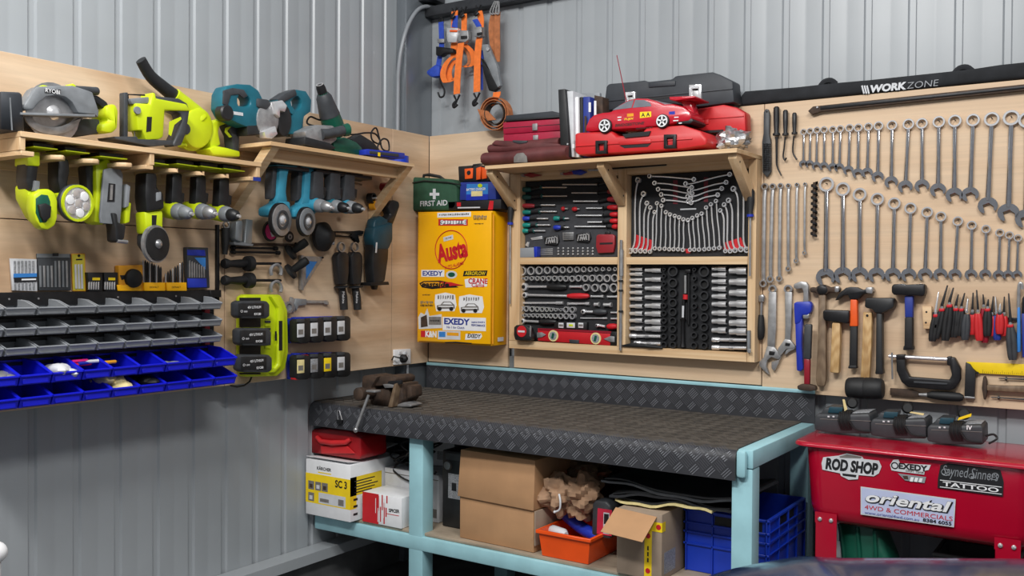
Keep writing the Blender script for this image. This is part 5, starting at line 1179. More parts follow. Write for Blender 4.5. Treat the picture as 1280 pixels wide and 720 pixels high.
# ------------------------------------------------------------------ sockets
def socket_meshes(m):
    a = MB().ring((0, 0, 0), (0, -1, 0), 1.0, .72, 1.0, 16); b = MB().lathe((0, -.4, 0), (0, -1, 0), [(0, .72), (.02, .72)], 12)
    a = a.mesh('socket_body'); a.materials.append(MATS[m]); b = b.mesh('socket_bore'); b.materials.append(MATS['socket_hole']); return a, b
SCH = socket_meshes('chrome'); SBK = socket_meshes('black_steel')
mat('impact_black', (52, 53, 56), .4, .3, .1); SBK[0].materials[0] = MATS['impact_black']
def rsock(px, py, rpx, lab, grp, ms=SCH, nm='socket'):
    p = Back.pt(px, py, WT + .012); s = (Back.pt(px + rpx, py, WT) - Back.pt(px, py, WT)).x
    t = thing(nm, lab, 'socket', (p.x, -WT, p.z), 0, grp)
    a = link('socket_body', ms[0], t); b = link('socket_bore', ms[1], t)
    for o in (a, b): o.scale = (s, .022, s)
G1 = 'round chrome sockets in the lower left tray'
rows = [('top row', [(132, 103, 27), (192, 102, 25), (249, 100, 24), (306, 98, 22), (361, 97, 21), (412, 96, 20), (463, 95, 19), (512, 94, 18), (558, 93, 17), (603, 92, 16), (645, 92, 14), (690, 91, 13), (733, 91, 12), (775, 91, 12)]),
        ('second row', [(122, 155, 12), (160, 155, 12.5), (198, 155, 13), (237, 155, 13.5), (275, 155, 14.5), (315, 155, 15), (356, 155, 16), (396, 156, 16.5), (434, 157, 17), (477, 157, 18), (521, 154, 19.5), (568, 155, 20), (617, 154, 21), (668, 154, 22), (719, 154, 23), (772, 152, 24)]),
        ('third row', [(573, 218, 22), (635, 220, 24), (697, 220, 27), (765, 220, 28)]),
        ('upper small row', [(122, 365, 17), (160, 365, 16.5), (200, 367, 16), (236, 368, 15), (270, 369, 14.5), (303, 370, 14), (333, 371, 12), (365, 372, 10), (400, 372, 9), (435, 371, 18), (478, 372, 18)]),
        ('lower small row', [(122, 410, 10), (150, 410, 11), (180, 411, 11), (208, 411, 12), (238, 412, 12.5), (270, 412, 13.5), (300, 413, 14), (330, 414, 15), (362, 415, 16), (398, 416, 17), (437, 416, 18), (478, 417, 18)])]
for n, lst in rows:
    for i, (x, y, r_) in enumerate(lst): rsock(*z4(x, y), r_ / 5.54, 'chrome socket, %s in the %s of lower left tray' % (nth(i, len(lst)), n), G1)
def ratchet(head, r, s1, h0, h1, y, hm, lab):
    F = Fr(Back, *z4(*head)); t = F.thing('ratchet', lab, 'ratchet'); w = WT + .012
    c = F.p(*z4(*head), WT); MB().lathe(c, (0, -1, 0), [(0, r), (.018, r), (.02, r * .7)], 16).obj('head', 'chrome', t); MB().lathe(c + V((0, -.02, 0)), (0, -1, 0), [(0, r * .5), (.004, r * .45)], 12).obj('dial', 'black_steel', t)
    MB().tube([F.p(*z4(*head), w), F.p(*z4(s1, y), w)], .006, 8).obj('shaft', 'chrome', t)
    a = F.p(*z4(h0, y), w); b = F.p(*z4(h1, y), w)
    MB().tube([a, a.lerp(b, .2), a.lerp(b, .6), a.lerp(b, .92), b], [.008, .013, .014, .011, .006], 12).obj('grip', hm, t)
ratchet((150, 213), .019, 300, 300, 435, 213, 'black_plastic', 'chrome ratchet with black grip in the third row of sockets')
ratchet((155, 270), .014, 445, 440, 590, 277, 'red_print', 'chrome ratchet with red grip below the black one')
ratchet((560, 385), .011, 620, 620, 712, 387, 'charcoal_plastic', 'small ratchet with dark grip at right of the tray')
ratchet((140, 450), .013, 250, 245, 365, 456, 'black_plastic', 'small ratchet with black grip above the tape measure')
ratchet((655, 480), .008, 700, 715, 788, 488, 'red_print', 'tiny ratchet with red grip above the red level')
mat('red_ring', (190, 30, 36), .4)
for (x0, x1, y, r_, lab) in [(455, 545, 213, .008, 'knurled chrome extension beside the third row of sockets'), (600, 690, 280, .007, 'short chrome extension right of the red ratchet'), (715, 788, 282, .007, 'short chrome extension at right edge of the tray'), (115, 410, 325, .0075, 'long chrome extension bar in the fifth row'), (440, 592, 330, .0075, 'medium chrome extension bar in the fifth row'), (625, 660, 335, .011, 'short chrome adaptor, left of the pair in the fifth row'), (690, 745, 338, .011, 'short chrome adaptor, right of the pair in the fifth row'), (530, 715, 431, .005, 'thin chrome T bar above the red level'), (740, 788, 392, .006, 'thin chrome adaptor at right edge above the thin bar'), (740, 788, 434, .006, 'thin chrome adaptor at right edge beside the thin bar')]:
    F = Fr(Back, *z4(x0, y)); t = F.thing('extension_bar', lab, 'extension bar'); w = WT + r_
    a = F.p(*z4(x0, y), w); b = F.p(*z4(x1, y), w); L_ = b - a
    MB().tube([a, b], r_ * .72, 10).obj('shaft', 'chrome', t); MB().lathe(b - L_ * .16, L_, [(0, r_), (L_.length * .16, r_)], 12).obj('socket_end', 'chrome', t); MB().lathe(a, L_, [(0, r_ * .9), (L_.length * .08, r_ * .9)], 4).obj('square_drive', 'steel', t)
# torpedo level, red level, tape measure
F = Fr(Back, *z4(465, 482)); t = F.thing('torpedo_level', 'short black torpedo level with three pale vials', 'level')
F.plate('body', 'black_plastic', t, [z4(355, 452), z4(580, 458), z4(580, 512), z4(355, 506)], WT, WT + .02, .002)
for x in (395, 463, 532):
    F.plate('vial_window', 'off_white', t, [z4(x - (28 if x == 463 else 17), 462), z4(x + (28 if x == 463 else 17), 463), z4(x + (28 if x == 463 else 17), 498), z4(x - (28 if x == 463 else 17), 496)], WT + .02, WT + .022, .0004)
    F.plate('vial', 'lime' if x == 463 else 'grey_print', t, [z4(x - 14, 472), z4(x + 14, 473), z4(x + 14, 487), z4(x - 14, 486)], WT + .022, WT + .0235, .0004)
F = Fr(Back, *z4(500, 560)); t = F.thing('spirit_level', 'red spirit level with round vials across the lower left compartment', 'level')
F.plate('body', 'red_print', t, [z4(240, 500), z4(742, 522), z4(742, 622), z4(240, 585)], .044, WF - .004, .002)
F.plate('edge', 'dark_red', t, [z4(240, 500), z4(742, 522), z4(742, 535), z4(240, 512)], WF - .003, WF - .001, 0)
for (x, y) in ((342, 552), (636, 571)):
    c = F.p(*z4(x, y), WF - .0035); MB().lathe(c, (0, -1, 0), [(0, .031 * .9), (.003, .030 * .9)], 22).obj('vial_ring', 'cream', t); MB().lathe(c + V((0, -.003, 0)), (0, -1, 0), [(0, .02), (.002, .02)], 18).obj('vial_face', 'grey_label', t); MB().box(c + V((0, -.006, 0)), (.012, .002, .026), Matrix.Rotation(R(15), 3, 'Y')).obj('vial', 'green_plastic', t)
for pts in ([(228, 530), (262, 528), (292, 545), (262, 562), (230, 566)], [(766, 558), (735, 555), (690, 574), (735, 594), (766, 596)]): F.plate('end_bracket', 'satin_steel', t, [z4(*q) for q in pts], WF - .002, WF + .001, .0005)
F.plate('centre_vial', 'charcoal_plastic', t, [z4(452, 578), z4(520, 582), z4(518, 606), z4(456, 602)], WF - .003, WF + .001, .0006)
F.plate('end_cap', 'black_plastic', t, [z4(742, 522), z4(786, 525), z4(786, 625), z4(742, 622)], .044, WF - .003, .001)
rest(t, zb1 + .0005)
F = Fr(Back, *z4(137, 530)); t = F.thing('tape_measure', 'black tape measure with red disc hanging on cabinet corner', 'tape measure')
F.plate('case', 'black_plastic', t, [z4(82, 490), z4(100, 476), z4(165, 478), z4(192, 500), z4(205, 560), z4(200, 584), z4(90, 582), z4(80, 545)], WF + .002, WF + .04, .006)
c = F.p(*z4(122, 522), WF + .041); MB().lathe(c, (0, -1, 0), [(0, .028), (.002, .027)], 22).obj('red_disc', 'red_print', t); MB().box(c + V((0, -.0025, 0)), (.038, .001, .009)).obj('white_band', 'off_white', t)
F.plate('tongue', 'satin_steel', t, [z4(180, 480), z4(190, 490), z4(186, 560), z4(178, 555)], WF + .04, WF + .043, 0)
# lower right tray
G2 = 'black impact sockets in the lower right tray'
for n, lst in [('first small column', [(313, 88, 10), (313, 130, 11.5), (313, 178, 12), (313, 225, 13), (313, 271, 13.5), (313, 320, 14.5), (313, 368, 15.5), (313, 417, 16.5), (312, 466, 17), (312, 518, 18), (312, 570, 18.5)]), ('first large column', [(370, 98, 31), (370, 172, 28), (370, 238, 26), (370, 300, 25), (370, 360, 24), (370, 417, 22), (370, 470, 21), (370, 522, 20), (370, 571, 20)]),
               ('second small column', [(508, 88, 11), (508, 145, 13), (508, 203, 14), (508, 262, 15), (508, 322, 16), (507, 385, 17), (507, 446, 18), (506, 509, 19), (505, 575, 20)]), ('second large column', [(570, 100, 33), (571, 180, 30), (571, 254, 28), (571, 325, 26), (571, 393, 26), (571, 458, 24), (571, 520, 22), (571, 577, 20)])]:
    for i, (x, y, r_) in enumerate(lst): rsock(*z5(x, y), r_ / 5.144, 'black impact socket, %s in the %s of lower right tray' % (nth(i, len(lst), 'top', 'bottom'), n), G2, SBK, 'impact_socket')
G3 = 'deep chrome sockets lying in the lower right tray'
for n, x0, x1, ys, rr in [('first column', 90, 172, (85, 117, 155, 194, 235, 276, 323, 370, 415, 466), .011), ('second column', 190, 292, (92, 151, 208, 265, 320, 372, 423, 468), .0135), ('third column', 620, 710, (82, 122, 165, 212, 260, 310, 367, 420, 478), .0135), ('fourth column', 732, 842, (95, 167, 237, 308, 370, 430, 487), .0165)]:
    for i, y in enumerate(ys):
        F = Fr(Back, *z5(x0, y)); t = F.thing('deep_socket', 'deep chrome socket, %s in the %s of lower right tray' % (nth(i, len(ys), 'top', 'bottom'), n), 'socket', G3)
        r_ = rr * (.8 + .25 * (i / len(ys) if 'fourth' not in n else .8)); w = WT + r_ * .6
        a = F.p(*z5(x0, y), w); b = F.p(*z5(x1, y), w); d = b - a; l = d.length
        MB().lathe(a, d, [(0, r_ * .78), (l * .38, r_ * .8), (l * .45, r_), (l, r_)], 12).obj('socket_body', 'chrome', t)
        MB().lathe(b - d.normalized() * .0005, d, [(0, r_ * .7), (.001, r_ * .7)], 10).obj('socket_bore', 'socket_hole', t)
for (x0, x1, y, lab) in [(90, 288, 513, 'long chrome extension, upper of two at lower left of deep socket tray'), (120, 288, 560, 'long chrome extension, lower of two at lower left of deep socket tray'), (620, 840, 537, 'long chrome extension, upper of two at lower right of deep socket tray'), (620, 840, 588, 'long chrome extension, lower of two at lower right of deep socket tray')]:
    F = Fr(Back, *z5(x0, y)); t = F.thing('extension_bar', lab, 'extension bar'); w = WT + .009; a = F.p(*z5(x0, y), w); b = F.p(*z5(x1, y + 4), w); d = b - a
    MB().tube([a, b], .0075, 10).obj('shaft', 'chrome', t); MB().lathe(a, d, [(0, .0105), (.03, .0105), (.034, .008)], 12).obj('socket_end', 'chrome', t); MB().lathe(a + d * .5, d, [(0, .0095), (.02, .0095)], 12).obj('knurl', 'steel', t)
F = Fr(Back, *z5(465, 100)); t = F.thing('breaker_bar', 'black T handled breaker bar standing between impact sockets', 'bar')
F.plate('head', 'black_steel', t, [z5(448, 86), z5(484, 86), z5(484, 110), z5(448, 110)], WT, WT + .022, .003)
F.tube('shaft', 'black_steel', t, [(*z5(468, 110), WT + .01), (*z5(466, 440), WT + .01)], .006, 8)
F = Fr(Back, *z5(440, 300)); t = F.thing('impact_extension', 'black impact extension with red collar and white marking', 'extension bar')
F.tube('shaft', 'satin_steel', t, [(*z5(446, 125), WT + .01), (*z5(446, 240), WT + .01)], .006, 8)
F.tube('red_collar', 'red_print', t, [(*z5(449, 248), WT + .011), (*z5(447, 278), WT + .011)], .012, 12)
F.tube('lower_shaft', 'black_steel', t, [(*z5(436, 280), WT + .01), (*z5(430, 575), WT + .01)], [.0065, .0075], 8)
F.tube('white_marking', 'off_white', t, [(*z5(433, 320), WT + .0125), (*z5(431, 395), WT + .0125)], .006, 8)
F.tube('universal_joint', 'black_steel', t, [(*z5(430, 405), WT + .012), (*z5(430, 425), WT + .012), (*z5(430, 550), WT + .012), (*z5(430, 585), WT + .012)], [.014, .009, .009, .014], 10)
F = Fr(Back, *z5(150, 575)); t = F.thing('trim_tool', 'flat black trim tool lying on the bottom rail', 'tool')
F.plate('blade', 'black_plastic', t, [z5(45, 572), z5(120, 556), z5(200, 570), z5(252, 584), z5(230, 596), z5(60, 590)], .03, WF + .01, .003); F.tube('handle', 'rubber', t, [(*z5(200, 580), WF + .01), (*z5(300, 590), WF + .005)], [.009, .006], 10)
rest(t, zb1 + .0005)
# things hung on the stiles
F = Fr(Back, 776, 320, WF); t = F.thing('torque_wrench', 'slim steel torque wrench hanging on the middle stile', 'wrench')
F.tube('shaft', 'steel', t, [(776.5, 300, WF + .012), (775.5, 436, WF + .012)], .0065, 10)
F.tube('grip', 'satin_steel', t, [(776.8, 312, WF + .012), (776.5, 345, WF + .012)], .010, 12)
F.tube('knurled_end', 'steel', t, [(775.7, 405, WF + .012), (775.5, 438, WF + .012)], [.008, .006], 10)
for y in (350, 362, 388): F.tube('clip', 'black_plastic', t, [(776, y, WF + .012), (776, y + 2.5, WF + .012)], .011, 10)
for i, (x, y0, y1, ye, lab) in enumerate([(638.5, 251, 280, 380, 'black handled screwdriver hanging on the left stile of tool cabinet'), (938.5, 236, 270, 345, 'black handled screwdriver hanging on the right stile of tool cabinet')]):
    F = Fr(Back, x, y0, WF); t = F.thing('screwdriver', lab, 'screwdriver'); w = WF + .016
    F.tube('handle', 'rubber', t, [(x, y0, w), (x + .3, y0 + 3, w), (x, (y0 + y1) / 2, w), (x - .6, y1 - 5, w), (x - .6, y1, w)], [.008, .015, .0155, .011, .014], 12)
    F.tube('blue_end', 'blue_handle', t, [(x - .6, y1 - 2, w), (x - .6, y1 + 1, w)], .0145, 12)
    F.tube('shaft', 'satin_steel', t, [(x - .6, y1, w), (x - 1.2, ye, w)], .0045, 8)
F = Fr(Back, 937, 428, WF); t = F.thing('magnet_bar', 'grey magnetic bar clipped to foot of right stile', 'bar')
F.plate('bar', 'grey_plastic', t, [(934.5, 413), (938, 413), (938, 440), (934.5, 440)], WF + .001, WF + .018, .002); F.plate('cap', 'satin_steel', t, [(934.5, 436), (938.5, 436), (938.5, 441), (934.5, 441)], WF + .0185, WF + .021, .0005)
# small things on the rail under the shelf
for (pts, m, lab, nm) in [([(654, 219), (663, 216), (678, 219), (664, 222)], 'dim_red', 'small red handled pliers resting on the top rail', 'pliers'), ([(703, 217), (716, 214), (718, 218), (706, 219)], 'dim_red', 'small dark red snips resting on the top rail', 'snips'), ([(715, 214), (726, 212), (734, 215), (726, 219), (717, 218)], 'blue_handle', 'blue handled pliers resting on the top rail', 'pliers')]:
    F = Fr(Back, *pts[0], .05); t = F.thing(nm, lab, 'pliers')
    F.plate('handle', m, t, pts, WF + .002, WF + .016, .003); x, y = pts[2]
    F.plate('jaw', 'satin_steel', t, [(pts[0][0] - 3, pts[0][1] - 1), (pts[0][0] + 2, pts[0][1] - 2), (pts[0][0] + 2, pts[0][1] + 2), (pts[0][0] - 2, pts[0][1] + 1.5)], WF + .002, WF + .012, .001)
F = Fr(Back, 800, 208, .1); t = F.thing('feeler_rod', 'thin dark rod resting under the shelf front', 'rod')
F.tube('rod', 'black_steel', t, [(750, 212, WF + .006), (833, 206, WF + .006)], .004, 7); F.tube('tip', 'steel', t, [(736, 212.5, WF + .006), (752, 212, WF + .006)], .0055, 8)
# ================================================================== on the shelf above the tool cabinet
ZB = ZTOP + .0185
def e3(X_, Y_): return (560 + X_ / 3.2, 60 + Y_ / 3.2)
def f6(X_, Y_): return (600 + X_ / 7.2, 110 + Y_ / 7.2)
def f5(X_, Y_): return (735 + X_ / 6.244, 90 + Y_ / 6.244)
# two flat maroon drawer cases with a black one on top
def flatcase(lab, pts, m, w0, w1, clasp=None, grp=None):
    F = Fr(Back, *pts[3], .1); t = F.thing('flat_case', lab, 'case', grp)
    F.plate('shell', m, t, pts, w0, w1, .004)
    mid = [((pts[0][0] + pts[3][0]) / 2, (pts[0][1] + pts[3][1]) / 2), ((pts[1][0] + pts[2][0]) / 2, (pts[1][1] + pts[2][1]) / 2)]
    F.plate('lid_seam', 'black_print', t, [(mid[0][0], mid[0][1] - .8), (mid[1][0], mid[1][1] - .8), (mid[1][0], mid[1][1]), (mid[0][0], mid[0][1])], w0 + .01, w1 + .0008, 0)
    if clasp: F.plate('clasp', 'satin_steel', t, [(clasp[0] - 3, clasp[1] - 4), (clasp[0] + 3, clasp[1] - 4.6), (clasp[0] + 3, clasp[1] + 4), (clasp[0] - 3, clasp[1] + 4.4)], w1, w1 + .008, .0015)
    return t
flatcase('lower of two maroon metal cases behind the leather tool rolls', [f6(258, 430), f6(790, 395), f6(830, 510), f6(830, 600), f6(262, 600)][:2] + [f6(800, 560), f6(262, 560)], 'magenta_case', .06, .155, f6(502, 455), 'maroon metal cases')
flatcase('upper of two maroon metal cases under the black case', [f6(254, 322), f6(780, 288), f6(785, 392), f6(258, 428)], 'magenta_case', .06, .155, f6(496, 352), 'maroon metal cases')
F = Fr(Back, *f6(540, 300), .1); t = F.thing('flat_case', 'flat black case lying on top of the maroon cases', 'case')
F.plate('shell', 'case_black', t, [f6(285, 262), f6(700, 222), f6(780, 240), f6(785, 284), f6(285, 320)], .04, .15, .006); F.plate('rim', 'black_plastic', t, [f6(280, 300), f6(785, 270), f6(785, 284), f6(282, 318)], .03, .158, .002)
# leather tool rolls
for i, (a, b, r_, w, lab) in enumerate([((62, 632), (815, 600), .036, .235, 'lower brown leather tool roll with grey buckle on shelf front'), ((110, 515), (745, 545), .030, .20, 'upper brown leather tool roll with folded flap')]):
    F = Fr(Back, *f6((a[0] + b[0]) / 2, a[1]), w); t = F.thing('tool_roll', lab, 'tool roll', 'leather tool rolls')
    A = F.p(*f6(*a), w); B_ = F.p(*f6(*b), w); A.z = B_.z = (A.z + B_.z) / 2
    n = 14; loops = []
    for k in range(n + 1):
        q = k / n; c = A.lerp(B_, q); loops.append([c + V((0, math.cos(th) * r_ * 1.5 * (1 - .08 * math.sin(q * 9 + i)), math.sin(th) * r_ * (1 - .10 * math.sin(q * 7 + 2 * i) - .1 * (q in (0, 1))) - .004 * math.sin(q * 5))) for th in [2 * math.pi * j / 16 for j in range(16)]])
    MB().loft(loops).obj('roll', 'leather', t)
    if i == 0:
        F.plate('buckle', 'grey_print', t, [f6(300, 672), f6(302, 620), f6(330, 588), f6(385, 580), f6(418, 610), f6(425, 670)], w + r_ * 1.45, w + r_ * 1.62, .003, front=True)
        MB().tube([A + V((-.012, 0, -.02)), A + V((-.02, -.02, -.01))], .004, 6).obj('tie', 'black_plastic', t)
    else:
        F.plate('flap', 'leather', t, [f6(105, 505), f6(140, 470), f6(700, 500), f6(765, 520), f6(700, 560), f6(660, 600), f6(430, 570), f6(320, 545), f6(140, 515)], w + r_ * 1.2, w + r_ * 1.55, .005)
        F.plate('strap', 'charcoal_plastic', t, [f6(295, 470), f6(430, 474), f6(425, 495), f6(360, 505), f6(300, 490)], w + r_ * 1.3, w + r_ * 1.66, .003)
        for (x, y) in ((635, 557), (790, 505)): MB().lathe(F.p(*f6(x, y), w + r_ * 1.6), (0, -1, 0), [(0, .005), (.003, .004)], 8).obj('stud', 'chrome', t)
    if i == 0: rest(t, ZB)
# folders and books
def book(lab, pts, m, w0, w1, nm='book', spine=None, page='white'):
    F = Fr(Back, *pts[3], .1); t = F.thing(nm, lab, 'book', 'books and folders on the cabinet shelf')
    F.plate('cover', m, t, pts, w0, w1, .002)
    if spine:
        y0, y1 = spine; x = (pts[0][0] + pts[1][0]) / 2
        F.plate('spine_print', page, t, [(x - 1.2, y0), (x + 1.6, y0), (x + 1.6, y1), (x - 1.2, y1)], w1, w1 + .001, 0, front=True)
    rest(t, ZB); return t
book('black ring folder standing beside the maroon cases', [f6(808, 48), f6(868, 42), f6(912, 640), f6(832, 640)], 'black_plastic', .04, .25, 'folder', (180, 185))
F = Fr(Back, 728, 198, .1); t = F.thing('plastic_sleeve', 'clear plastic sleeve of papers leaning on black folder', 'folder')
F.plate('sleeve', 'off_white', t, [f6(872, 60), f6(935, 60), f6(945, 640), f6(915, 640)], .03, .23, .001); F.plate('top_flap', 'grey_bin', t, [f6(905, 52), f6(1085, 45), f6(1090, 200), f6(1060, 200), f6(1000, 110)], .03, .05, .0005); rest(t, ZB)
book('white book leaning next to the plastic sleeve', [f6(930, 110), f6(965, 105), f6(975, 640), f6(950, 640)], 'white', .04, .21, spine=(145, 170), page='rusty')
book('thin black book beside the blue book', [f6(972, 108), f6(1000, 105), f6(1005, 640), f6(980, 640)], 'black_print', .04, .20, spine=(128, 140))
book('blue book with white title on its spine', [f6(1005, 105), f6(1065, 102), f6(1070, 640), f6(1008, 640)], 'blue_print', .04, .20, spine=(126, 150))
book('dark brown book behind the model car', [f6(1090, 85), f6(1165, 100), f6(1165, 640), f6(1090, 640)], 'rusty', .03, .16)
# red cases, black case
def toolcase(lab, pts, m, w0, w1, latches, hand=None, zmin=ZB, lat='black_steel'):
    F = Fr(Back, *pts[-1], .1); t = F.thing('tool_case', lab, 'case')
    F.plate('shell', m, t, pts, w0, w1, .010)
    F.plate('seam', m, t, latches[0], w0 - .002, w1 + .004, .001)
    for (x, y, hw, hh) in latches[1]:
        mb = MB(); framed(mb, F, [(x - hw, y - hh), (x + hw, y - hh - .5), (x + hw, y + hh), (x - hw, y + hh + .5)], [(x - hw * .5, y - hh * .5), (x + hw * .5, y - hh * .55), (x + hw * .5, y + hh * .5), (x - hw * .5, y + hh * .55)], w1 - .003, w1 + .014); mb.obj('latch', lat, t, .001)
        if lat != 'black_steel': F.plate('latch_plate', 'satin_steel', t, [(x - hw * .7, y - hh * .3), (x + hw * .7, y - hh * .3), (x + hw * .7, y + hh), (x - hw * .7, y + hh)], w1, w1 + .012, .001)
    if hand: F.plate('handle', m, t, hand[0], w1 - .02, w1 + .006, .004); F.plate('handle_gap', 'black_print', t, hand[1], w1 - .01, w1 + .0015, 0)
    if hand and len(hand) > 2: F.plate('handle_gap', 'black_print', t, hand[2], w1 - .01, w1 + .0065, 0)
    rest(t, zmin); return t
toolcase('red tool case at shelf front with two black latches', [f5(-30, 498), f5(0, 492), f5(255, 480), f5(290, 520), f5(480, 505), f5(520, 455), f5(800, 435), f5(940, 480), f5(990, 540), f5(985, 590), f5(800, 618), f5(0, 665), f5(-30, 640)], 'red_plastic', .10, .275,
         ([f5(-20, 590), f5(880, 535), f5(880, 545), f5(-20, 602)], [(*f5(108, 588), 7, 8), (*f5(644, 543), 7.5, 8.5)]), ([f5(240, 545), f5(500, 525), f5(500, 560), f5(260, 575)], [f5(250, 575), f5(500, 555), f5(470, 585), f5(290, 595)], [f5(275, 488), f5(495, 462), f5(480, 498), f5(295, 515)]))
toolcase('red tool case behind the model car under the black case', [f5(560, 330), f5(880, 295), f5(1080, 262), f5(1180, 285), f5(1250, 325), f5(1255, 470), f5(1200, 490), f5(900, 470), f5(560, 460)], 'red_plastic', .02, .095, ([f5(880, 375), f5(1240, 350), f5(1240, 358), f5(880, 384)], []), ([f5(870, 380), f5(950, 368), f5(950, 410), f5(870, 420)], [f5(900, 460), f5(1060, 450), f5(1060, 470), f5(910, 475)]))
toolcase('large black tool case with two steel latches on top of stack', [f5(163, 260), f5(180, 125), f5(200, 105), f5(380, 90), f5(480, 78), f5(500, 90), f5(690, 70), f5(715, 45), f5(1000, 15), f5(1060, 35), f5(1160, 85), f5(1172, 250), f5(1080, 262), f5(900, 285), f5(600, 250), f5(480, 240), f5(300, 290), f5(170, 320)], 'case_black', .004, .10,
         ([f5(170, 235), f5(1160, 140), f5(1160, 150), f5(170, 246)], [(*f5(335, 215), 6, 9), (*f5(842, 165), 7.5, 10)]), ([f5(480, 80), f5(690, 70), f5(690, 110), f5(480, 125)], [f5(375, 215), f5(690, 170), f5(660, 200), f5(400, 240)]), 2.0, lat='chrome')
# ------------------------------------------------------------------ model car
F = Fr(Back, *f5(400, 470), .2); t = F.thing('model_car', 'red radio controlled model race car with rear wing on red case', 'model car')
WC = .20; HW = .075
prof = [(40, 480), (45, 440), (70, 385), (105, 352), (170, 335), (235, 330), (300, 278), (370, 238), (440, 224), (520, 226), (590, 245), (650, 270), (720, 268), (800, 290), (845, 325), (862, 360), (850, 400), (740, 415), (700, 425), (640, 440), (520, 445), (500, 455), (220, 468), (90, 482)]
F.plate('body', 'car_body', t, [f5(*q) for q in prof], WC - HW, WC + HW, .010)
F.plate('windscreen', 'glass_dark', t, [f5(252, 318), f5(300, 288), f5(370, 250), f5(420, 238), f5(400, 300)], WC - HW - .001, WC + HW + .001, 0)
F.plate('side_window', 'glass_dark', t, [f5(408, 300), f5(430, 238), f5(500, 240), f5(545, 262), f5(555, 288)], WC - HW - .001, WC + HW + .001, 0)
F.plate('rear_window', 'glass_dark', t, [f5(560, 232), f5(620, 250), f5(720, 268), f5(700, 276), f5(640, 272)], WC - HW + .02, WC + HW - .02, 0)
for (x, y) in ((150, 425), (597, 388)):
    c = F.p(*f5(x, y), WC + HW - .012); rr = (F.p(*f5(x + 50, y), WC + HW) - F.p(*f5(x, y), WC + HW)).x
    MB().lathe(c, (0, -1, 0), [(0, rr), (.022, rr), (.024, rr * .9)], 22).obj('tyre', 'rubber', t)
    MB().ring(c + V((0, -.0245, 0)), (0, -1, 0), rr * .86, rr * .70, .003, 22).obj('rim', 'white', t)
    mb = MB()
    for k in range(5):
        a = k * 2 * math.pi / 5 + .3; mb.box(c + V((math.cos(a) * rr * .38, -.0255, math.sin(a) * rr * .38)), (rr * .75, .002, rr * .22), Matrix.Rotation(-a, 3, 'Y'))
    mb.obj('spokes', 'white', t)
    c2 = c + V((0, 2 * HW - .02, 0)); MB().lathe(c2, (0, 1, 0), [(0, rr), (.022, rr)], 18).obj('tyre', 'rubber', t)
F.plate('rear_wing', 'car_body', t, [f5(690, 215), f5(890, 208), f5(895, 222), f5(740, 245), f5(695, 240)], WC - HW, WC + HW, .003)
F.plate('wing_strut', 'car_body', t, [f5(750, 240), f5(820, 235), f5(850, 330), f5(780, 320)], WC - .03, WC + .03, .003)
F.plate('bumper', 'black_plastic', t, [f5(740, 400), f5(860, 380), f5(875, 400), f5(850, 420), f5(745, 425)], WC - HW + .005, WC + HW - .004, .003)
def ct(body, m, x, y, wz, hz, sh=0.0, rot=-4):
    a = F.p(*f5(x - wz / 2, y), WC + HW); b = F.p(*f5(x + wz / 2, y), WC + HW); h = (F.p(*f5(x, y - hz / 2), WC + HW) - F.p(*f5(x, y + hz / 2), WC + HW)).z
    text(body, m, t, F.p(*f5(x, y), WC + HW + .0006), width=b.x - a.x, height=h, shear=sh, bold=.03)
ct('BRIDGESTONE', 'black_print', 325, 408, 230, 22, .2); ct('FUJIX', 'yellow', 320, 368, 75, 20, .2); ct('ADVAN', 'black_print', 435, 438, 130, 10)
F.plate('door_print', 'yellow', t, [f5(405, 312), f5(493, 308), f5(493, 350), f5(405, 360)], WC + HW, WC + HW + .0005, 0, front=True); ct('A A', 'black_print', 449, 333, 70, 32)
F.plate('decal', 'amber', t, [f5(305, 325), f5(355, 322), f5(355, 345), f5(305, 350)], WC + HW, WC + HW + .0005, 0, front=True)
F.plate('decal', 'blue_handle', t, [f5(632, 310), f5(678, 306), f5(678, 330), f5(632, 332)], WC + HW, WC + HW + .0005, 0, front=True)
for (x, y, w_) in ((245, 350, 30), (245, 372, 26), (690, 350, 34), (685, 376, 40), (720, 396, 24)): F.plate('decal', 'white', t, [f5(x - w_ / 2, y), f5(x + w_ / 2, y - 2), f5(x + w_ / 2, y + 6), f5(x - w_ / 2, y + 8)], WC + HW, WC + HW + .0005, 0, front=True)
F.tube('antenna', 'dark_red', t, [(785, 133, WC), (782, 122, WC), (771, 69, WC)], [.003, .0025, .0018], 6)
# crumpled foil
F = Fr(Back, 918, 184, .12); random.seed(11)
mb = MB(); base = []
def crumple(mb, c, r, n=18, m=10, amp=.35, seed=0, fine=.6):
    vs = []; fs = []
    for i in range(m + 1):
        ph = math.pi * i / m
        for k in range(n):
            th = 2 * math.pi * k / n; d = V((math.sin(ph) * math.cos(th), math.sin(ph) * math.sin(th), math.cos(ph)))
            s_ = 1 + amp * noise.noise(d * 2.3 + V((seed, seed, 0))) + amp * fine * noise.noise(d * 6 + V((0, seed, 3)))
            vs.append(V(c) + V((d.x * r[0], d.y * r[1], d.z * r[2])) * s_)
    for i in range(m):
        for k in range(n):
            l = (k + 1) % n; fs.append((i * n + k, (i + 1) * n + k, (i + 1) * n + l, i * n + l))
    return mb.add(vs, fs)
crumple(mb, F.p(917, 177, .12), (.07, .06, .05), 26, 16, .5, 5)
o = mb.obj('foil_bundle', 'foil', ang=3); o.location = F.o; tag(o, 'crumpled silver foil bundle on the right end of the shelf', 'foil'); rest(o, ZB)

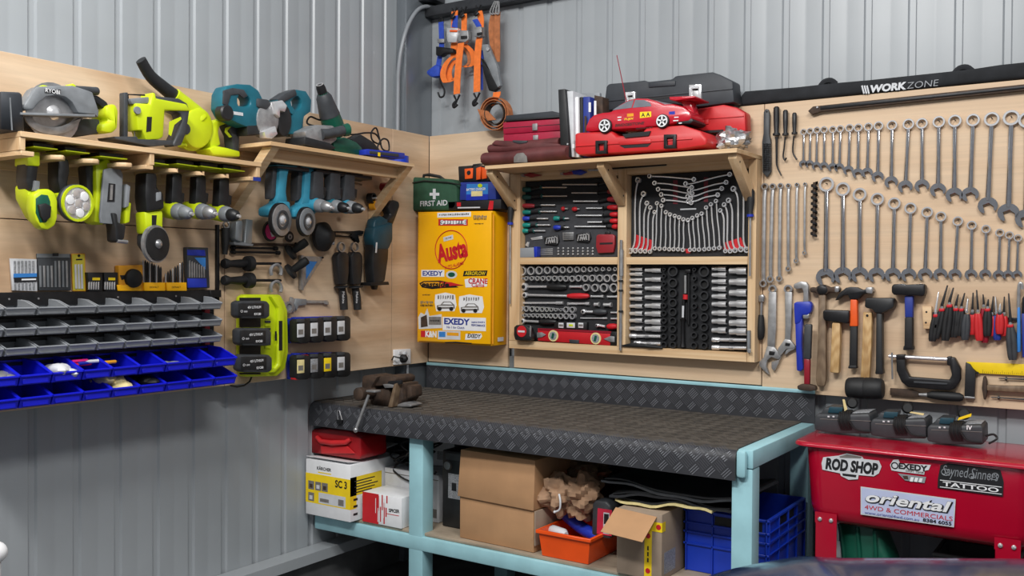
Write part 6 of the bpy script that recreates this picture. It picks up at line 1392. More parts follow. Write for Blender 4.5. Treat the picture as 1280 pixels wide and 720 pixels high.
# ================================================================== tie-down straps hanging from the high rail
def h4(X_, Y_): return (440 + X_ / 4, Y_ / 4)
SGr = 'ratchet straps hanging on the high rail'
def strap_thing(lab): 
    F = Fr(Back, *h4(540, 40), .02); return F, F.thing('ratchet_strap', lab, 'strap', SGr)
def band(F, t, name, m, pts, hw, w, th=.003):
    P = smooth([F.p(*h4(x, y), w if len(q) == 2 else q[2]) for q in pts for x, y in [q[:2]]], 4)
    return MB().ribbon(P, (hw, 0, 0), th).obj(name, m, t)
def hook(F, t, x, y, w, m='black_steel', s=1.0):
    c = F.p(*h4(x, y), w)
    MB().tube([c + V((-.016 * s, 0, .0)), c + V((0, 0, -.028 * s)), c + V((.016 * s, 0, 0))], .005 * s, 7).obj('hook_frame', m, t)
    MB().tube(smooth([c + V((0, 0, -.026 * s)), c + V((-.012 * s, -.008, -.04 * s)), c + V((-.002, -.02, -.056 * s)), c + V((.014 * s, -.016, -.044 * s))], 4), .007 * s, 8).obj('hook', m, t)
F, t = strap_thing('blue ratchet strap hanging furthest left with black hook')
c = F.p(*h4(445, 105), .0); MB().tube([c + V((.016 * math.cos(a), 0, .016 * math.sin(a))) for a in [i * .6 for i in range(10)]], .004, 6).obj('top_ring', 'black_steel', t)
band(F, t, 'webbing', 'webbing_blue', [(445, 110), (447, 160), (448, 230), (440, 280), (432, 330)], .016, .03); F.plate('buckle', 'satin_steel', t, [h4(430, 195), h4(464, 195), h4(464, 215), h4(430, 215)], .03, .045, .002)
F.plate('ratchet', 'black_steel', t, [h4(430, 235), h4(515, 245), h4(518, 268), h4(470, 270), h4(450, 285), h4(430, 280)], .02, .06, .005)
F.plate('bundle', 'webbing_blue', t, [h4(385, 360), h4(430, 325), h4(452, 335), h4(448, 385), h4(410, 390), h4(388, 375)], .0, .05, .010)
P = smooth([F.p(*h4(x, y), .03) for x, y in ((440, 385), (446, 420), (462, 450), (458, 480), (440, 485), (430, 462))], 4); MB().tube(P, .005, 7).obj('hook', 'black_steel', t)
F, t = strap_thing('orange ratchet strap with silver ratchet and looped webbing')
hook(F, t, 513, 40, .03); band(F, t, 'webbing', 'webbing_orange', [(514, 55), (512, 100), (512, 140), (510, 230), (508, 290)], .020, .03); F.plate('blue_tag', 'webbing_blue', t, [h4(510, 80), h4(530, 76), h4(528, 140), h4(498, 135)], .032, .036, .001)
F.plate('ratchet', 'chrome', t, [h4(482, 142), h4(536, 142), h4(534, 190), h4(528, 215), h4(488, 215), h4(480, 180)], .03, .06, .003); F.plate('spool', 'orange', t, [h4(490, 150), h4(526, 150), h4(526, 160), h4(490, 160)], .058, .066, .002)
band(F, t, 'loop', 'webbing_orange', [(500, 285), (470, 320), (455, 370), (470, 412), (505, 400)], .018, .05); band(F, t, 'loop', 'webbing_orange', [(520, 300), (495, 330), (485, 370), (498, 405), (530, 380)], .018, .03)
F, t = strap_thing('long orange strap with grey buckle and dangling black hook')
hook(F, t, 560, 35, .03); band(F, t, 'webbing', 'webbing_orange', [(561, 70), (561, 120), (560, 170)], .017, .03); F.plate('ratchet', 'satin_steel', t, [h4(540, 155), h4(590, 155), h4(592, 200), h4(575, 215), h4(540, 210)], .02, .055, .003); F.plate('lever', 'black_steel', t, [h4(545, 180), h4(575, 178), h4(575, 192), h4(545, 195)], .055, .062, .002)
band(F, t, 'tail', 'webbing_orange', [(545, 215), (535, 300), (527, 390), (524, 470)], .020, .06); hook(F, t, 524, 475, .06, s=1.15)
band(F, t, 'loop', 'webbing_orange', [(560, 220), (600, 260), (608, 310), (585, 335), (558, 330)], .016, .02); band(F, t, 'loop', 'webbing_tan', [(556, 225), (585, 270), (590, 310), (570, 328)], .016, .01)
F, t = strap_thing('orange strap with blue tag and black end hook, third along')
hook(F, t, 632, 25, .03); band(F, t, 'webbing', 'webbing_orange', [(636, 55), (645, 100), (642, 150), (636, 200)], .018, .03); F.plate('blue_tag', 'webbing_blue', t, [h4(602, 100), h4(628, 94), h4(648, 130), h4(625, 138)], .032, .038, .001)
F.plate('ratchet', 'satin_steel', t, [h4(620, 140), h4(655, 135), h4(658, 180), h4(645, 190), h4(618, 185)], .02, .055, .003); F.plate('lever', 'black_steel', t, [h4(625, 165), h4(650, 160), h4(652, 172), h4(626, 178)], .055, .062, .002)
band(F, t, 'tail', 'webbing_orange', [(636, 195), (628, 280), (626, 360), (624, 460)], .020, .055); hook(F, t, 624, 465, .055, s=1.15); band(F, t, 'blue_strip', 'webbing_blue', [(640, 260), (648, 330), (650, 450)], .006, .03)
F, t = strap_thing('tan recovery strap with grey ratchet handle and coiled roll')
for k in range(3):
    P = [F.p(*h4(x, y), .03 + .01 * k) for x, y in ((715 + k * 8, 5), (690 + k * 14, 60), (712 + k * 10, 70), (735, 40 + 8 * k), (718 + k * 8, 8))]; MB().tube(smooth(P, 3), .004, 6).obj('wire_hook', 'satin_steel', t)
band(F, t, 'webbing', 'webbing_tan', [(712, 65), (700, 130), (706, 220), (725, 310)], .020, .02); band(F, t, 'webbing', 'webbing_tan', [(728, 60), (726, 150), (728, 240), (726, 310)], .016, .04)
F.plate('handle', 'grey_plastic', t, [h4(655, 225), h4(685, 222), h4(700, 260), h4(730, 330), h4(748, 430), h4(735, 440), h4(705, 380), h4(665, 290)], .05, .075, .004); F.plate('pawl', 'black_steel', t, [h4(650, 290), h4(690, 350), h4(740, 440), h4(715, 460), h4(690, 455), h4(665, 370)], .03, .055, .004)
c = F.p(*h4(680, 245), .078); MB().lathe(c, (0, -1, 0), [(0, .012), (.004, .01)], 12).obj('pivot', 'steel', t); F.plate('blue_strip', 'webbing_blue', t, [h4(628, 255), h4(652, 250), h4(660, 330), h4(640, 320)], .03, .045, .002)
band(F, t, 'tail', 'webbing_orange', [(725, 460), (722, 480), (705, 510), (690, 530)], .022, .05)
for k, (rx, ry, m) in enumerate([(68, 80, 'webbing_tan'), (58, 66, 'webbing_tan'), (46, 52, 'rusty')]):
    P = [F.p(*h4(722 + rx * math.cos(a), 570 - ry * math.sin(a)), .05) for a in [2 * math.pi * i / 20 for i in range(20)]]
    loops = []
    for p in P: loops.append([p + V((0, -.022, 0)), p + V((0, .022, 0))])
    mb = MB(); n = len(P); cen = sum(P, V((0, 0, 0))) / n
    vs = []; 
    for p in P:
        d = (p - cen).normalized() * .004
        vs += [p + V((0, -.022, 0)), p + V((0, .022, 0)), p + d + V((0, .022, 0)), p + d + V((0, -.022, 0))]
    fs = []
    for i in range(n):
        j = (i + 1) % n
        for q in range(4): w_ = (q + 1) % 4; fs.append((i * 4 + q, j * 4 + q, j * 4 + w_, i * 4 + w_))
    mb.add(vs, fs).obj('coil', m, t)
F.plate('coil_tail', 'webbing_tan', t, [h4(628, 545), h4(680, 555), h4(722, 600), h4(680, 605), h4(640, 575)], .06, .07, .002)
# ================================================================== right-hand plywood: spanners and hand tools
def k6(X_, Y_): return (920 + X_ / 3.556, 70 + Y_ / 3.556)
def k7(X_, Y_): return (930 + X_ / 3.655, 210 + Y_ / 3.655)
def k8(X_, Y_): return (930 + X_ / 3.655, 340 + Y_ / 3.655)
def k9(X_, Y_): return (1150 + X_ / 6.0, 340 + Y_ / 6.0)
def combo(L_):
    """combination spanner hanging from its ring: ring centre at origin, shaft to -z, open jaw at -L"""
    r = .0165 * L_ / .25 + .004; mb_r = MB().ring((0, .005, 0), (0, -1, 0), r, r * .70, .010, 18)
    sh = MB(); a, b = .0048 * L_ / .25 + .0018, .0058 * L_ / .25 + .0020
    jaw0 = -L_ + r * 1.55
    sh.tube([(0, 0, -r * .85), (0, 0, jaw0 * .5), (0, 0, jaw0)], [a, a * .92, b], 10, up=(1, 0, 0), flat=.55)
    R_ = r * 1.28; P = []
    for i in range(15):
        th = R(-52 + 284 * i / 14 + 14); P.append((R_ * math.cos(th), -.004, jaw0 - R_ * .55 + R_ * .95 * math.sin(th)))
    th0, th1 = R(-52 + 14), R(232 + 14); cz = jaw0 - R_ * .55
    # jaw opening: a slot cut down and slightly to the side
    q = .62
    inn = [(R_ * q * math.cos(R(246)) - .0, cz + R_ * .95 * math.sin(R(246)) + .1 * R_), (-R_ * q * .8, cz + .05 * R_), (R_ * .1, cz + .28 * R_), (R_ * q * .95, cz - .10 * R_), (R_ * q * .95 * math.cos(R(-38)) + .12 * R_, cz + R_ * .95 * math.sin(R(-38)) + .12 * R_)]
    P += [(x, -.004, z) for x, z in inn]
    jw = MB().prism(P, (0, .008, 0))
    return mb_r, sh, jw
def hang(mbs, names, m, F, t, bev=.0008):
    for mb, n, mm in zip(mbs, names, m): mb.obj(n, mm, t, bev, 1)
def combos(lst, rown_, grp):
    for i, (xt, yt, xb, yb, lab) in enumerate(lst):
        w = .012; A = Back.pt(xt, yt, w); B_ = Back.pt(xb, yb, w)
        L_ = (A - B_).length
        t = thing('combination_spanner', lab or 'chrome combination spanner, %s in the %s of spanners' % (nth(i, len(lst)), rown_), 'spanner', A, 0, grp)
        hang(combo(L_), ('ring_end', 'shaft', 'open_jaw'), ('chrome', 'polished', 'polished'), None, t)
        d = (B_ - A); t.rotation_euler = (0, math.atan2(-d.x, -d.z), 0)
        MB().tube([(0, .012, .004), (0, -.012, .004)], .0022, 6).obj('hook', 'black_steel', t)
A_ = [(301, 338, 299, 492), (330, 334, 327, 493), (360, 330, 357, 502), (392, 328, 391, 504), (431, 327, 430, 509), (464, 324, 459, 511), (505, 320, 500, 524), (544, 319, 542, 538), (589, 315, 583, 535), (634, 311, 630, 555), (694, 308, 690, 580), (767, 303, 752, 602), (827, 300, 827, 598), (902, 293, 898, 618), (973, 289, 970, 642), (1054, 285, 1040, 640), (1137, 281, 1118, 692), (1224, 275, 1210, 726)]
combos([(*k6(a, b), *k6(c, d), None) for a, b, c, d in A_], 'upper rising row', 'upper row of combination spanners')
B__ = [(377, 75, 373, 528), (452, 97, 452, 518), (529, 121, 528, 514), (610, 142, 605, 514), (687, 162, 680, 512), (761, 184, 752, 512), (837, 202, 827, 508), (900, 222, 897, 506), (977, 243, 963, 506), (1041, 262, 1037, 505), (1106, 279, 1102, 503), (1169, 296, 1163, 505), (1213, 307, 1206, 504), (1252, 320, 1247, 503)]
combos([(*k7(a, b), *k7(c, d), None) for a, b, c, d in B__], 'lower falling row', 'lower row of combination spanners')
combos([(1284, 150, 1283, 282, 'largest chrome combination spanner, cut off at right edge of the photo')], 'x', 'upper row of combination spanners')
for i, (xt, yt, xb, yb) in enumerate([(96, 85, 90, 527), (132, 85, 122, 508), (168, 82, 163, 505), (204, 82, 204, 460), (243, 78, 240, 424), (280, 75, 278, 388)]):
    F = Fr(Back, *k7(xt, yt), .012); t = F.thing('double_ring_spanner', 'satin double ring spanner, %s of the six left of auger bit' % nth(i, 6), 'spanner', 'double ring spanners beside the tool cabinet')
    A = F.p(*k7(xt, yt), .012); B_ = F.p(*k7(xb, yb), .012); r = .015 - i * .0014
    MB().ring(A + V((0, .005, 0)), (0, -1, 0), r, r * .62, .012, 16).obj('ring_end', 'steel', t); MB().ring(B_ + V((0, .002, 0)), (0, -1, 0), r * 1.08, r * .66, .012, 16).obj('ring_end', 'steel', t)
    d = (B_ - A).normalized()
    MB().tube([A + d * r * .9, A.lerp(B_, .12) + V((0, -.006, 0)), A.lerp(B_, .88) + V((0, -.006, 0)), B_ - d * r * .9], r * .58, 8, flat=.6).obj('shaft', 'satin_steel', t)
    MB().tube([A + V((0, .012, r * .5)), A + V((0, -.012, r * .5))], .0022, 6).obj('hook', 'black_steel', t)
F = Fr(Back, *k7(322, 65)); t = F.thing('auger_bit', 'dark spiral auger bit hanging between the spanner groups', 'auger bit')
A = F.p(*k7(322, 65), .018); B_ = F.p(*k7(319, 312), .018)
MB().tube([A, B_], .006, 8).obj('core', 'rusty', t)
mb = MB(); n = 110; vs = []
for i in range(n + 1):
    c = A.lerp(B_, i / n); a = i / n * 2 * math.pi * 9; e = V((math.cos(a), math.sin(a), 0)) * .014
    vs += [c + e + V((0, 0, .004)), c + e - V((0, 0, .004)), c - e * 0.2]
fs = []
for i in range(n):
    for q in range(3): fs.append((i * 3 + q, i * 3 + (q + 1) % 3, i * 3 + 3 + (q + 1) % 3, i * 3 + 3 + q))
mb.add(vs, fs).obj('flight', 'black_steel', t)
# wire brush and picks
F = Fr(Back, *k6(135, 240)); t = F.thing('wire_brush', 'grey handled wire brush hanging beside the hook picks', 'brush')
F.plate('handle', 'charcoal_plastic', t, [k6(125, 250), k6(134, 236), k6(146, 238), k6(152, 262), k6(150, 350), k6(157, 385), k6(158, 515), k6(140, 540), k6(120, 518), k6(118, 385), k6(124, 345)], .006, .022, .003)
mb = MB()
for i in range(4):
    for j in range(13):
        p = F.p(*k6(126 + i * 8.4, 392 + j * 9.5), .022); mb.tube([p, p + V((random.uniform(-.001, .001), -.014, 0))], .0024, 5)
mb.obj('bristles', 'black_steel', t); c = F.p(*k6(137, 247), .0225); MB().lathe(c, (0, -1, 0), [(0, .004), (.001, .004)], 8).obj('hang_hole', 'socket_hole', t)
for i, (x, y0, y1, ye, pts, r) in enumerate([(180, 225, 350, 535, [(181, 360), (181, 440), (183, 490), (202, 532)], .0125), (220, 240, 350, 465, [(219, 360), (214, 410), (210, 445), (217, 463), (224, 452)], .0105), (260, 252, 345, 460, [(258, 355), (253, 405), (255, 435), (270, 460)], .0095)]):
    F = Fr(Back, *k6(x, y0)); t = F.thing('hook_pick', ['largest black handled pick with long angled tip', 'middle black handled pick with hooked tip', 'smallest black handled pick with bent tip'][i], 'pick', 'black handled picks')
    F.tube('handle', 'black_plastic', t, [(*k6(x, y0), .018), (*k6(x, y0 + 6), .018), (*k6(x, (y0 + y1) / 2), .018), (*k6(x, y1 - 12), .018), (*k6(x, y1), .018)], [r * .6, r, r, r * .8, r * .95], 12)
    F.tube('guard', 'black_plastic', t, [(*k6(x, y1 - 6), .018), (*k6(x, y1 + 3), .018)], r * 1.25, 12)
    P = smooth([F.p(*k6(*q), .018) for q in pts], 4); MB().tube(P, [.0062 - .0035 * j / (len(P) - 1) for j in range(len(P))] if i == 0 else .0035, 8).obj('shaft', 'black_steel', t)
# long pry bar
F = Fr(Back, *k6(700, 190)); t = F.thing('pry_bar', 'long dark steel bar lying level above the spanners', 'bar')
F.plate('bar', 'rusty', t, [k6(322, 246), k6(345, 225), k6(1330, 122), k6(1330, 150), k6(380, 248), k6(340, 262)], .004, .024, .003); F.plate('ridge', 'black_steel', t, [k6(375, 224), k6(1330, 128), k6(1330, 138), k6(375, 238)], .024, .028, .001)
c = F.p(*k6(362, 228), .025); MB().lathe(c, (0, -1, 0), [(0, .005), (.003, .004)], 8).obj('nail', 'steel', t)
# tool bag on top edge of the plywood
F = Fr(Back, 1090, 118, .0); t = F.thing('tripod_bag', 'long black carry bag with white lettering on top of plywood', 'bag')
top = [(14, 195), (48, 160), (150, 150), (280, 140), (440, 122), (600, 108), (760, 92), (900, 76), (1050, 58), (1180, 42), (1340, 26)]
loops = []
for i, (x, y) in enumerate(top):
    a = F.p(*k6(x, y), -.02); z0 = 2.232 - F.o.z; h = a.z - z0; r = .028 if i else .012
    sg = lambda q: math.copysign(abs(q) ** .55, q)
    loops.append([V((a.x, -.02 - F.o.y + 0.04 + r * sg(math.cos(th)), z0 + h / 2 + h / 2 * sg(math.sin(th)) + .005 * noise.noise(V((i * 1.7, th, 0))))) for th in [2 * math.pi * j / 20 for j in range(20)]])
MB().loft(loops).obj('bag', 'bag_black', t)
for x, y in ((410, 118), (1010, 60)):
    p = F.p(*k6(x, y), -.02); MB().tube(smooth([p + V((-.03, 0, -.012)), p + V((-.012, -.004, .004)), p + V((.012, -.004, .005)), p + V((.03, 0, -.010))], 3), .013, 8).obj('strap_loop', 'bag_black', t)
def bagtext(body, m, X0, X1, Y0, Y1, hz, bold, sh=.12, rot=-5.0):
    a = F.p(*k6(X0, (Y0)), -.01); b = F.p(*k6(X1, Y1), -.01)
    h = (F.p(*k6(X0, Y0 - hz / 2), -.01) - F.p(*k6(X0, Y0 + hz / 2), -.01)).z
    o = text(body, m, t, (a + b) / 2 , width=(b - a).length, height=h, shear=sh, bold=bold); o.location.y = -.0105 - F.o.y + .0; return o
bagtext('WORK', 'off_white', 602, 762, 150, 136, 34, .05); bagtext('ZONE', 'grey_bin', 764, 905, 136, 122, 28, -.01)
for k in range(3):
    a = F.p(*k6(570 + k * 11, 153), -.01); MB().box((a.x, -.0105 - F.o.y, a.z), (.006, .0004, .034), Matrix.Rotation(R(-14), 3, 'Y')).obj('logo_bar', 'off_white', t)

# ------------------------------------------------------------------ hammers and other hand tools
def hammer(label, head, handle, hm, hdm, extra=None, name='hammer', cat='hammer', w0=.008, hw=.034):
    F = Fr(Back, *handle[0]); t = F.thing(name, label, cat, 'hammers on the right plywood')
    F.plate('head', hdm, t, head, w0, w0 + hw, .005)
    F.plate('handle', hm, t, handle, w0 + .006, w0 + hw - .006, .006)
    if extra: extra(F, t)
    return F, t
def ex(F, t):
    F.plate('head_face', 'steel', t, [k8(418, 64), k8(440, 66), k8(440, 92), k8(418, 94)], .006, .044, .006)
    F.plate('head_cheek', 'black_steel', t, [k8(340, 62), k8(362, 56), k8(382, 62), k8(392, 82), k8(380, 102), k8(345, 104), k8(334, 84)], .006, .046, .010)
hammer('ball pein hammer with long weathered wooden handle', [k8(302, 80), k8(312, 68), k8(330, 72), k8(345, 62), k8(380, 62), k8(395, 70), k8(420, 66), k8(440, 68), k8(440, 92), k8(418, 94), k8(392, 92), k8(380, 102), k8(345, 104), k8(330, 92), k8(310, 94)], [k8(343, 100), k8(376, 100), k8(378, 300), k8(378, 490), k8(370, 522), k8(335, 522), k8(330, 490), k8(340, 300)], 'old_wood', 'rusty', ex)
def ex(F, t): F.plate('side_recess', 'charcoal_plastic', t, [k8(388, 192), k8(472, 196), k8(468, 206), k8(390, 204)], .048, .050, 0, front=True)
hammer('short club hammer with pale wooden handle', [k8(366, 180), k8(375, 172), k8(484, 176), k8(488, 186), k8(486, 226), k8(476, 236), k8(440, 228), k8(410, 226), k8(376, 222), k8(368, 212)], [k8(406, 230), k8(444, 232), k8(444, 330), k8(438, 462), k8(396, 458), k8(402, 330)], 'handle_wood', 'black_steel', ex, hw=.045)
def ex(F, t):
    F.plate('orange_sleeve', 'orange', t, [k8(489, 124), k8(520, 126), k8(522, 248), k8(486, 248)], .012, .040, .005)
    F.plate('face', 'satin_steel', t, [k8(560, 70), k8(590, 68), k8(594, 78), k8(592, 100), k8(562, 96)], .006, .046, .005)
    F.plate('butt', 'rubber', t, [k8(482, 425), k8(516, 425), k8(520, 440), k8(478, 440)], .012, .042, .004)
hammer('claw hammer with orange and black handle', [k8(420, 130), k8(440, 96), k8(470, 72), k8(490, 68), k8(520, 70), k8(545, 82), k8(560, 78), k8(592, 70), k8(594, 98), k8(560, 98), k8(545, 102), k8(526, 124), k8(488, 124), k8(478, 104), k8(455, 108), k8(430, 128)], [k8(486, 240), k8(520, 240), k8(518, 440), k8(482, 438)], 'rubber', 'black_steel', ex)
def ex(F, t): F.plate('head_band', 'charcoal_plastic', t, [k8(566, 122), k8(684, 120), k8(684, 130), k8(566, 132)], .05, .053, .001, front=True)
hammer('all black dead blow mallet with square head', [k8(560, 124), k8(566, 118), k8(682, 118), k8(690, 126), k8(690, 158), k8(682, 166), k8(650, 180), k8(635, 188), k8(605, 186), k8(590, 168), k8(566, 164), k8(558, 156)], [k8(608, 182), k8(636, 184), k8(638, 440), k8(642, 466), k8(602, 466), k8(606, 440)], 'black_plastic', 'black_plastic', ex, name='mallet', cat='mallet', hw=.05)
def ex(F, t):
    F.plate('blue_sleeve', 'blue_print', t, [k8(736, 108), k8(776, 108), k8(774, 210), k8(738, 210)], .014, .044, .005)
    F.plate('butt', 'rubber', t, [k8(733, 335), k8(776, 335), k8(778, 356), k8(730, 356)], .010, .048, .004)
hammer('sledge hammer with navy and black fibreglass handle', [k8(680, 66), k8(688, 56), k8(720, 54), k8(745, 58), k8(775, 56), k8(822, 54), k8(833, 64), k8(832, 100), k8(822, 112), k8(780, 106), k8(735, 106), k8(690, 104), k8(680, 92)], [k8(738, 205), k8(774, 205), k8(774, 350), k8(736, 350)], 'rubber', 'black_steel', ex, name='sledge_hammer', hw=.05)
F = Fr(Back, *k8(567, 185)); t = F.thing('mallet', 'rubber mallet hung head down with pale wooden handle', 'mallet', 'hammers on the right plywood')
F.plate('handle', 'handle_wood', t, [k8(546, 182), k8(588, 184), k8(586, 330), k8(576, 492), k8(534, 490), k8(542, 330)], .014, .040, .006)
A = F.p(*k8(470, 528), .045); B_ = F.p(*k8(636, 534), .045)
MB().tube([A, A.lerp(B_, .05), A.lerp(B_, .2), A.lerp(B_, .46), A.lerp(B_, .5), A.lerp(B_, .54), A.lerp(B_, .8), A.lerp(B_, .95), B_], [.034, .040, .0425, .0435, .0415, .0435, .0425, .040, .034], 22).obj('head', 'rubber', t)
c = F.p(*k8(563, 199), .041); MB().lathe(c, (0, -1, 0), [(0, .005), (.0008, .005)], 10).obj('hang_hole', 'socket_hole', t)
# adjustable wrenches
def adjustable(lab, ring, shaft, jaw, jaw2, worm):
    F = Fr(Back, *ring); t = F.thing('adjustable_wrench', lab, 'wrench', 'adjustable wrenches')
    c = F.p(*ring, .012); MB().ring(c + V((0, .006, 0)), (0, -1, 0), .018, .011, .013, 18).obj('hang_ring', 'steel', t)
    F.plate('shaft', 'satin_steel', t, shaft, .006, .020, .003); F.plate('fixed_jaw', 'satin_steel', t, jaw, .004, .024, .003); F.plate('sliding_jaw', 'steel', t, jaw2, .005, .022, .002)
    F.plate('worm', 'black_steel', t, worm, .02, .028, .002)
adjustable('large adjustable wrench hanging beside the tool cabinet', k8(132, 78), [k8(114, 92), k8(150, 92), k8(148, 260), k8(142, 345), k8(108, 340), k8(110, 260)], [k8(108, 338), k8(142, 342), k8(172, 385), k8(160, 400), k8(128, 388), k8(110, 402), k8(104, 430), k8(118, 470), k8(96, 452), k8(74, 430), k8(72, 410), k8(92, 390)], [k8(128, 410), k8(162, 400), k8(176, 378), k8(158, 420), k8(142, 452), k8(128, 440)], [k8(116, 360), k8(142, 364), k8(138, 380), k8(114, 378)])
adjustable('smaller adjustable wrench hanging next to blue pipe wrench', k8(203, 78), [k8(188, 92), k8(222, 92), k8(218, 240), k8(214, 312), k8(188, 308), k8(190, 240)], [k8(188, 306), k8(214, 310), k8(238, 340), k8(228, 350), k8(196, 352), k8(180, 370), k8(165, 390), k8(155, 370), k8(158, 348), k8(172, 330)], [k8(196, 354), k8(238, 342), k8(232, 352), k8(208, 364), k8(198, 374), k8(186, 378)], [k8(190, 322), k8(212, 326), k8(208, 338), k8(188, 336)])
F = Fr(Back, *k8(80, 110)); t = F.thing('ratchet', 'small ratchet with black bulb grip hanging on right plywood', 'ratchet')
F.plate('head', 'steel', t, [k8(70, 106), k8(88, 102), k8(96, 112), k8(92, 136), k8(72, 138), k8(66, 122)], .008, .03, .004); F.tube('shaft', 'steel', t, [(*k8(80, 136), .018), (*k8(78, 200), .018)], .006, 10)
F.tube('grip', 'rubber', t, [(*k8(78, 196), .02), (*k8(77, 215), .02), (*k8(76, 260), .02), (*k8(76, 295), .02), (*k8(76, 310), .02)], [.010, .014, .018, .016, .008], 14)
# pipe wrench
F = Fr(Back, *k8(275, 130)); t = F.thing('pipe_wrench', 'blue pipe wrench with steel hook jaw', 'wrench')
F.plate('hook_jaw', 'satin_steel', t, [k8(228, 70), k8(232, 54), k8(262, 42), k8(288, 46), k8(298, 64), k8(298, 160), k8(274, 160), k8(274, 92), k8(268, 74), k8(240, 78)], .008, .032, .004)
F.plate('housing', 'blue_handle', t, [k8(232, 142), k8(245, 136), k8(305, 134), k8(316, 150), k8(312, 180), k8(296, 198), k8(272, 196), k8(262, 230), k8(236, 240)], .006, .040, .006)
F.plate('handle', 'blue_handle', t, [k8(236, 200), k8(270, 200), k8(268, 330), k8(276, 440), k8(264, 454), k8(244, 450), k8(240, 330)], .008, .036, .006); F.plate('adjust_nut', 'steel', t, [k8(272, 196), k8(304, 190), k8(300, 212), k8(274, 214)], .006, .038, .004)
# small upside-down hammer with red handle
F = Fr(Back, *k8(290, 240)); t = F.thing('hammer', 'small hammer hung head down with red and black handle', 'hammer', 'hammers on the right plywood')
F.plate('grip', 'charcoal_plastic', t, [k8(278, 238), k8(312, 238), k8(306, 400), k8(274, 396)], .04, .064, .006); F.plate('shaft', 'dark_red', t, [k8(276, 394), k8(304, 398), k8(302, 515), k8(276, 512)], .042, .062, .005)
F.plate('head', 'rusty', t, [k8(246, 520), k8(262, 512), k8(276, 510), k8(302, 512), k8(330, 520), k8(334, 540), k8(306, 544), k8(270, 540), k8(250, 536)], .036, .068, .005)
# G clamp
F = Fr(Back, *k8(840, 400)); t = F.thing('g_clamp', 'large black G clamp with steel screw along its top', 'clamp')
F.plate('frame', 'black_steel', t, [k8(698, 384), k8(738, 382), k8(742, 440), k8(760, 478), k8(940, 492), k8(952, 470), k8(940, 410), k8(948, 388), k8(965, 390), k8(992, 440), k8(992, 490), k8(970, 530), k8(940, 540), k8(750, 524), k8(722, 500), k8(700, 450)], .008, .040, .005)
F.plate('web', 'charcoal_plastic', t, [k8(775, 498), k8(930, 508), k8(928, 516), k8(775, 508)], .04, .043, .001, front=True)
F.tube('screw', 'chrome', t, [(*k8(662, 384), .026), (*k8(950, 400), .026)], .0075, 10); F.tube('tommy_bar', 'steel', t, [(*k8(676, 368), .034), (*k8(678, 490), .034)], .0035, 8)
F.plate('nut', 'black_steel', t, [k8(698, 376), k8(738, 376), k8(738, 398), k8(698, 398)], .01, .044, .004); F.plate('swivel_pad', 'black_steel', t, [k8(930, 385), k8(950, 385), k8(948, 428), k8(930, 424)], .012, .04, .003)
# chisel/scraper, combination square, small hammer, scriber
F = Fr(Back, *k8(830, 558)); t = F.thing('wood_chisel', 'wide rusty chisel with dark handle lying level under clamp', 'chisel')
F.plate('blade', 'rusty', t, [k8(668, 530), k8(770, 536), k8(806, 552), k8(804, 568), k8(770, 572), k8(668, 562)], .008, .016, .001); F.tube('ferrule', 'satin_steel', t, [(*k8(800, 560), .016), (*k8(842, 562), .018)], [.006, .009], 10)
F.tube('handle', 'rubber', t, [(*k8(838, 562), .02), (*k8(860, 562), .02), (*k8(930, 568), .02), (*k8(985, 572), .02), (*k8(1002, 574), .02)], [.010, .015, .0185, .0165, .010], 14)
F = Fr(Back, *k8(1040, 480)); t = F.thing('try_square', 'try square with black stock and yellow rule blade', 'square')
F.plate('stock', 'black_plastic', t, [k8(1014, 412), k8(1034, 420), k8(1060, 458), k8(1054, 576), k8(1008, 572)], .004, .024, .002); F.plate('blade', 'yellow', t, [k8(1016, 410), k8(1400, 426), k8(1400, 480), k8(1072, 462)], .008, .013, .0006)
F.plate('foot', 'satin_steel', t, [k8(1008, 566), k8(1056, 570), k8(1056, 578), k8(1008, 575)], .004, .026, .001)
for k in range(24):
    x = 1090 + k * 9; F.plate('tick', 'black_print', t, [k8(x, 468.5 - (0 if k % 5 else 8) + k * .35 - 14), k8(x + 1.2, 468.5 - (0 if k % 5 else 8) + k * .35 - 14), k8(x + 1.2, 468.5 + k * .35 - 6), k8(x, 468.5 + k * .35 - 6)], .0131, .0134, 0)
MB().lathe(F.p(*k8(1066, 462), .014), (0, -1, 0), [(0, .006), (.004, .005)], 8).obj('screw', 'black_steel', t)
F = Fr(Back, *k8(1180, 530)); t = F.thing('tack_hammer', 'small rusty cross pein hammer lying level at right edge', 'hammer')
F.plate('head', 'rusty', t, [k8(1094, 478), k8(1104, 474), k8(1112, 500), k8(1112, 550), k8(1104, 584), k8(1096, 580), k8(1088, 530)], .008, .030, .003); F.plate('handle', 'old_wood', t, [k8(1110, 514), k8(1180, 518), k8(1290, 520), k8(1400, 526), k8(1400, 560), k8(1290, 552), k8(1180, 546), k8(1110, 542)], .010, .030, .005)
for i, (x0, y0, x1, y1, lab) in enumerate([(1164, 486, 1400, 494, 'upper thin steel scriber at right edge'), (1130, 572, 1400, 590, 'lower thin steel scriber at right edge')]):
    F = Fr(Back, *k8(x0, y0)); t = F.thing('scriber', lab, 'scriber', 'thin scribers'); F.tube('rod', 'black_steel', t, [(*k8(x0, y0), .01), (*k8(x1, y1), .01)], [.002, .004], 8); F.tube('collar', 'black_steel', t, [(*k8(x0 + 30, y0 + 2), .01), (*k8(x0 + 38, y0 + 2.5), .01)], .007, 8)
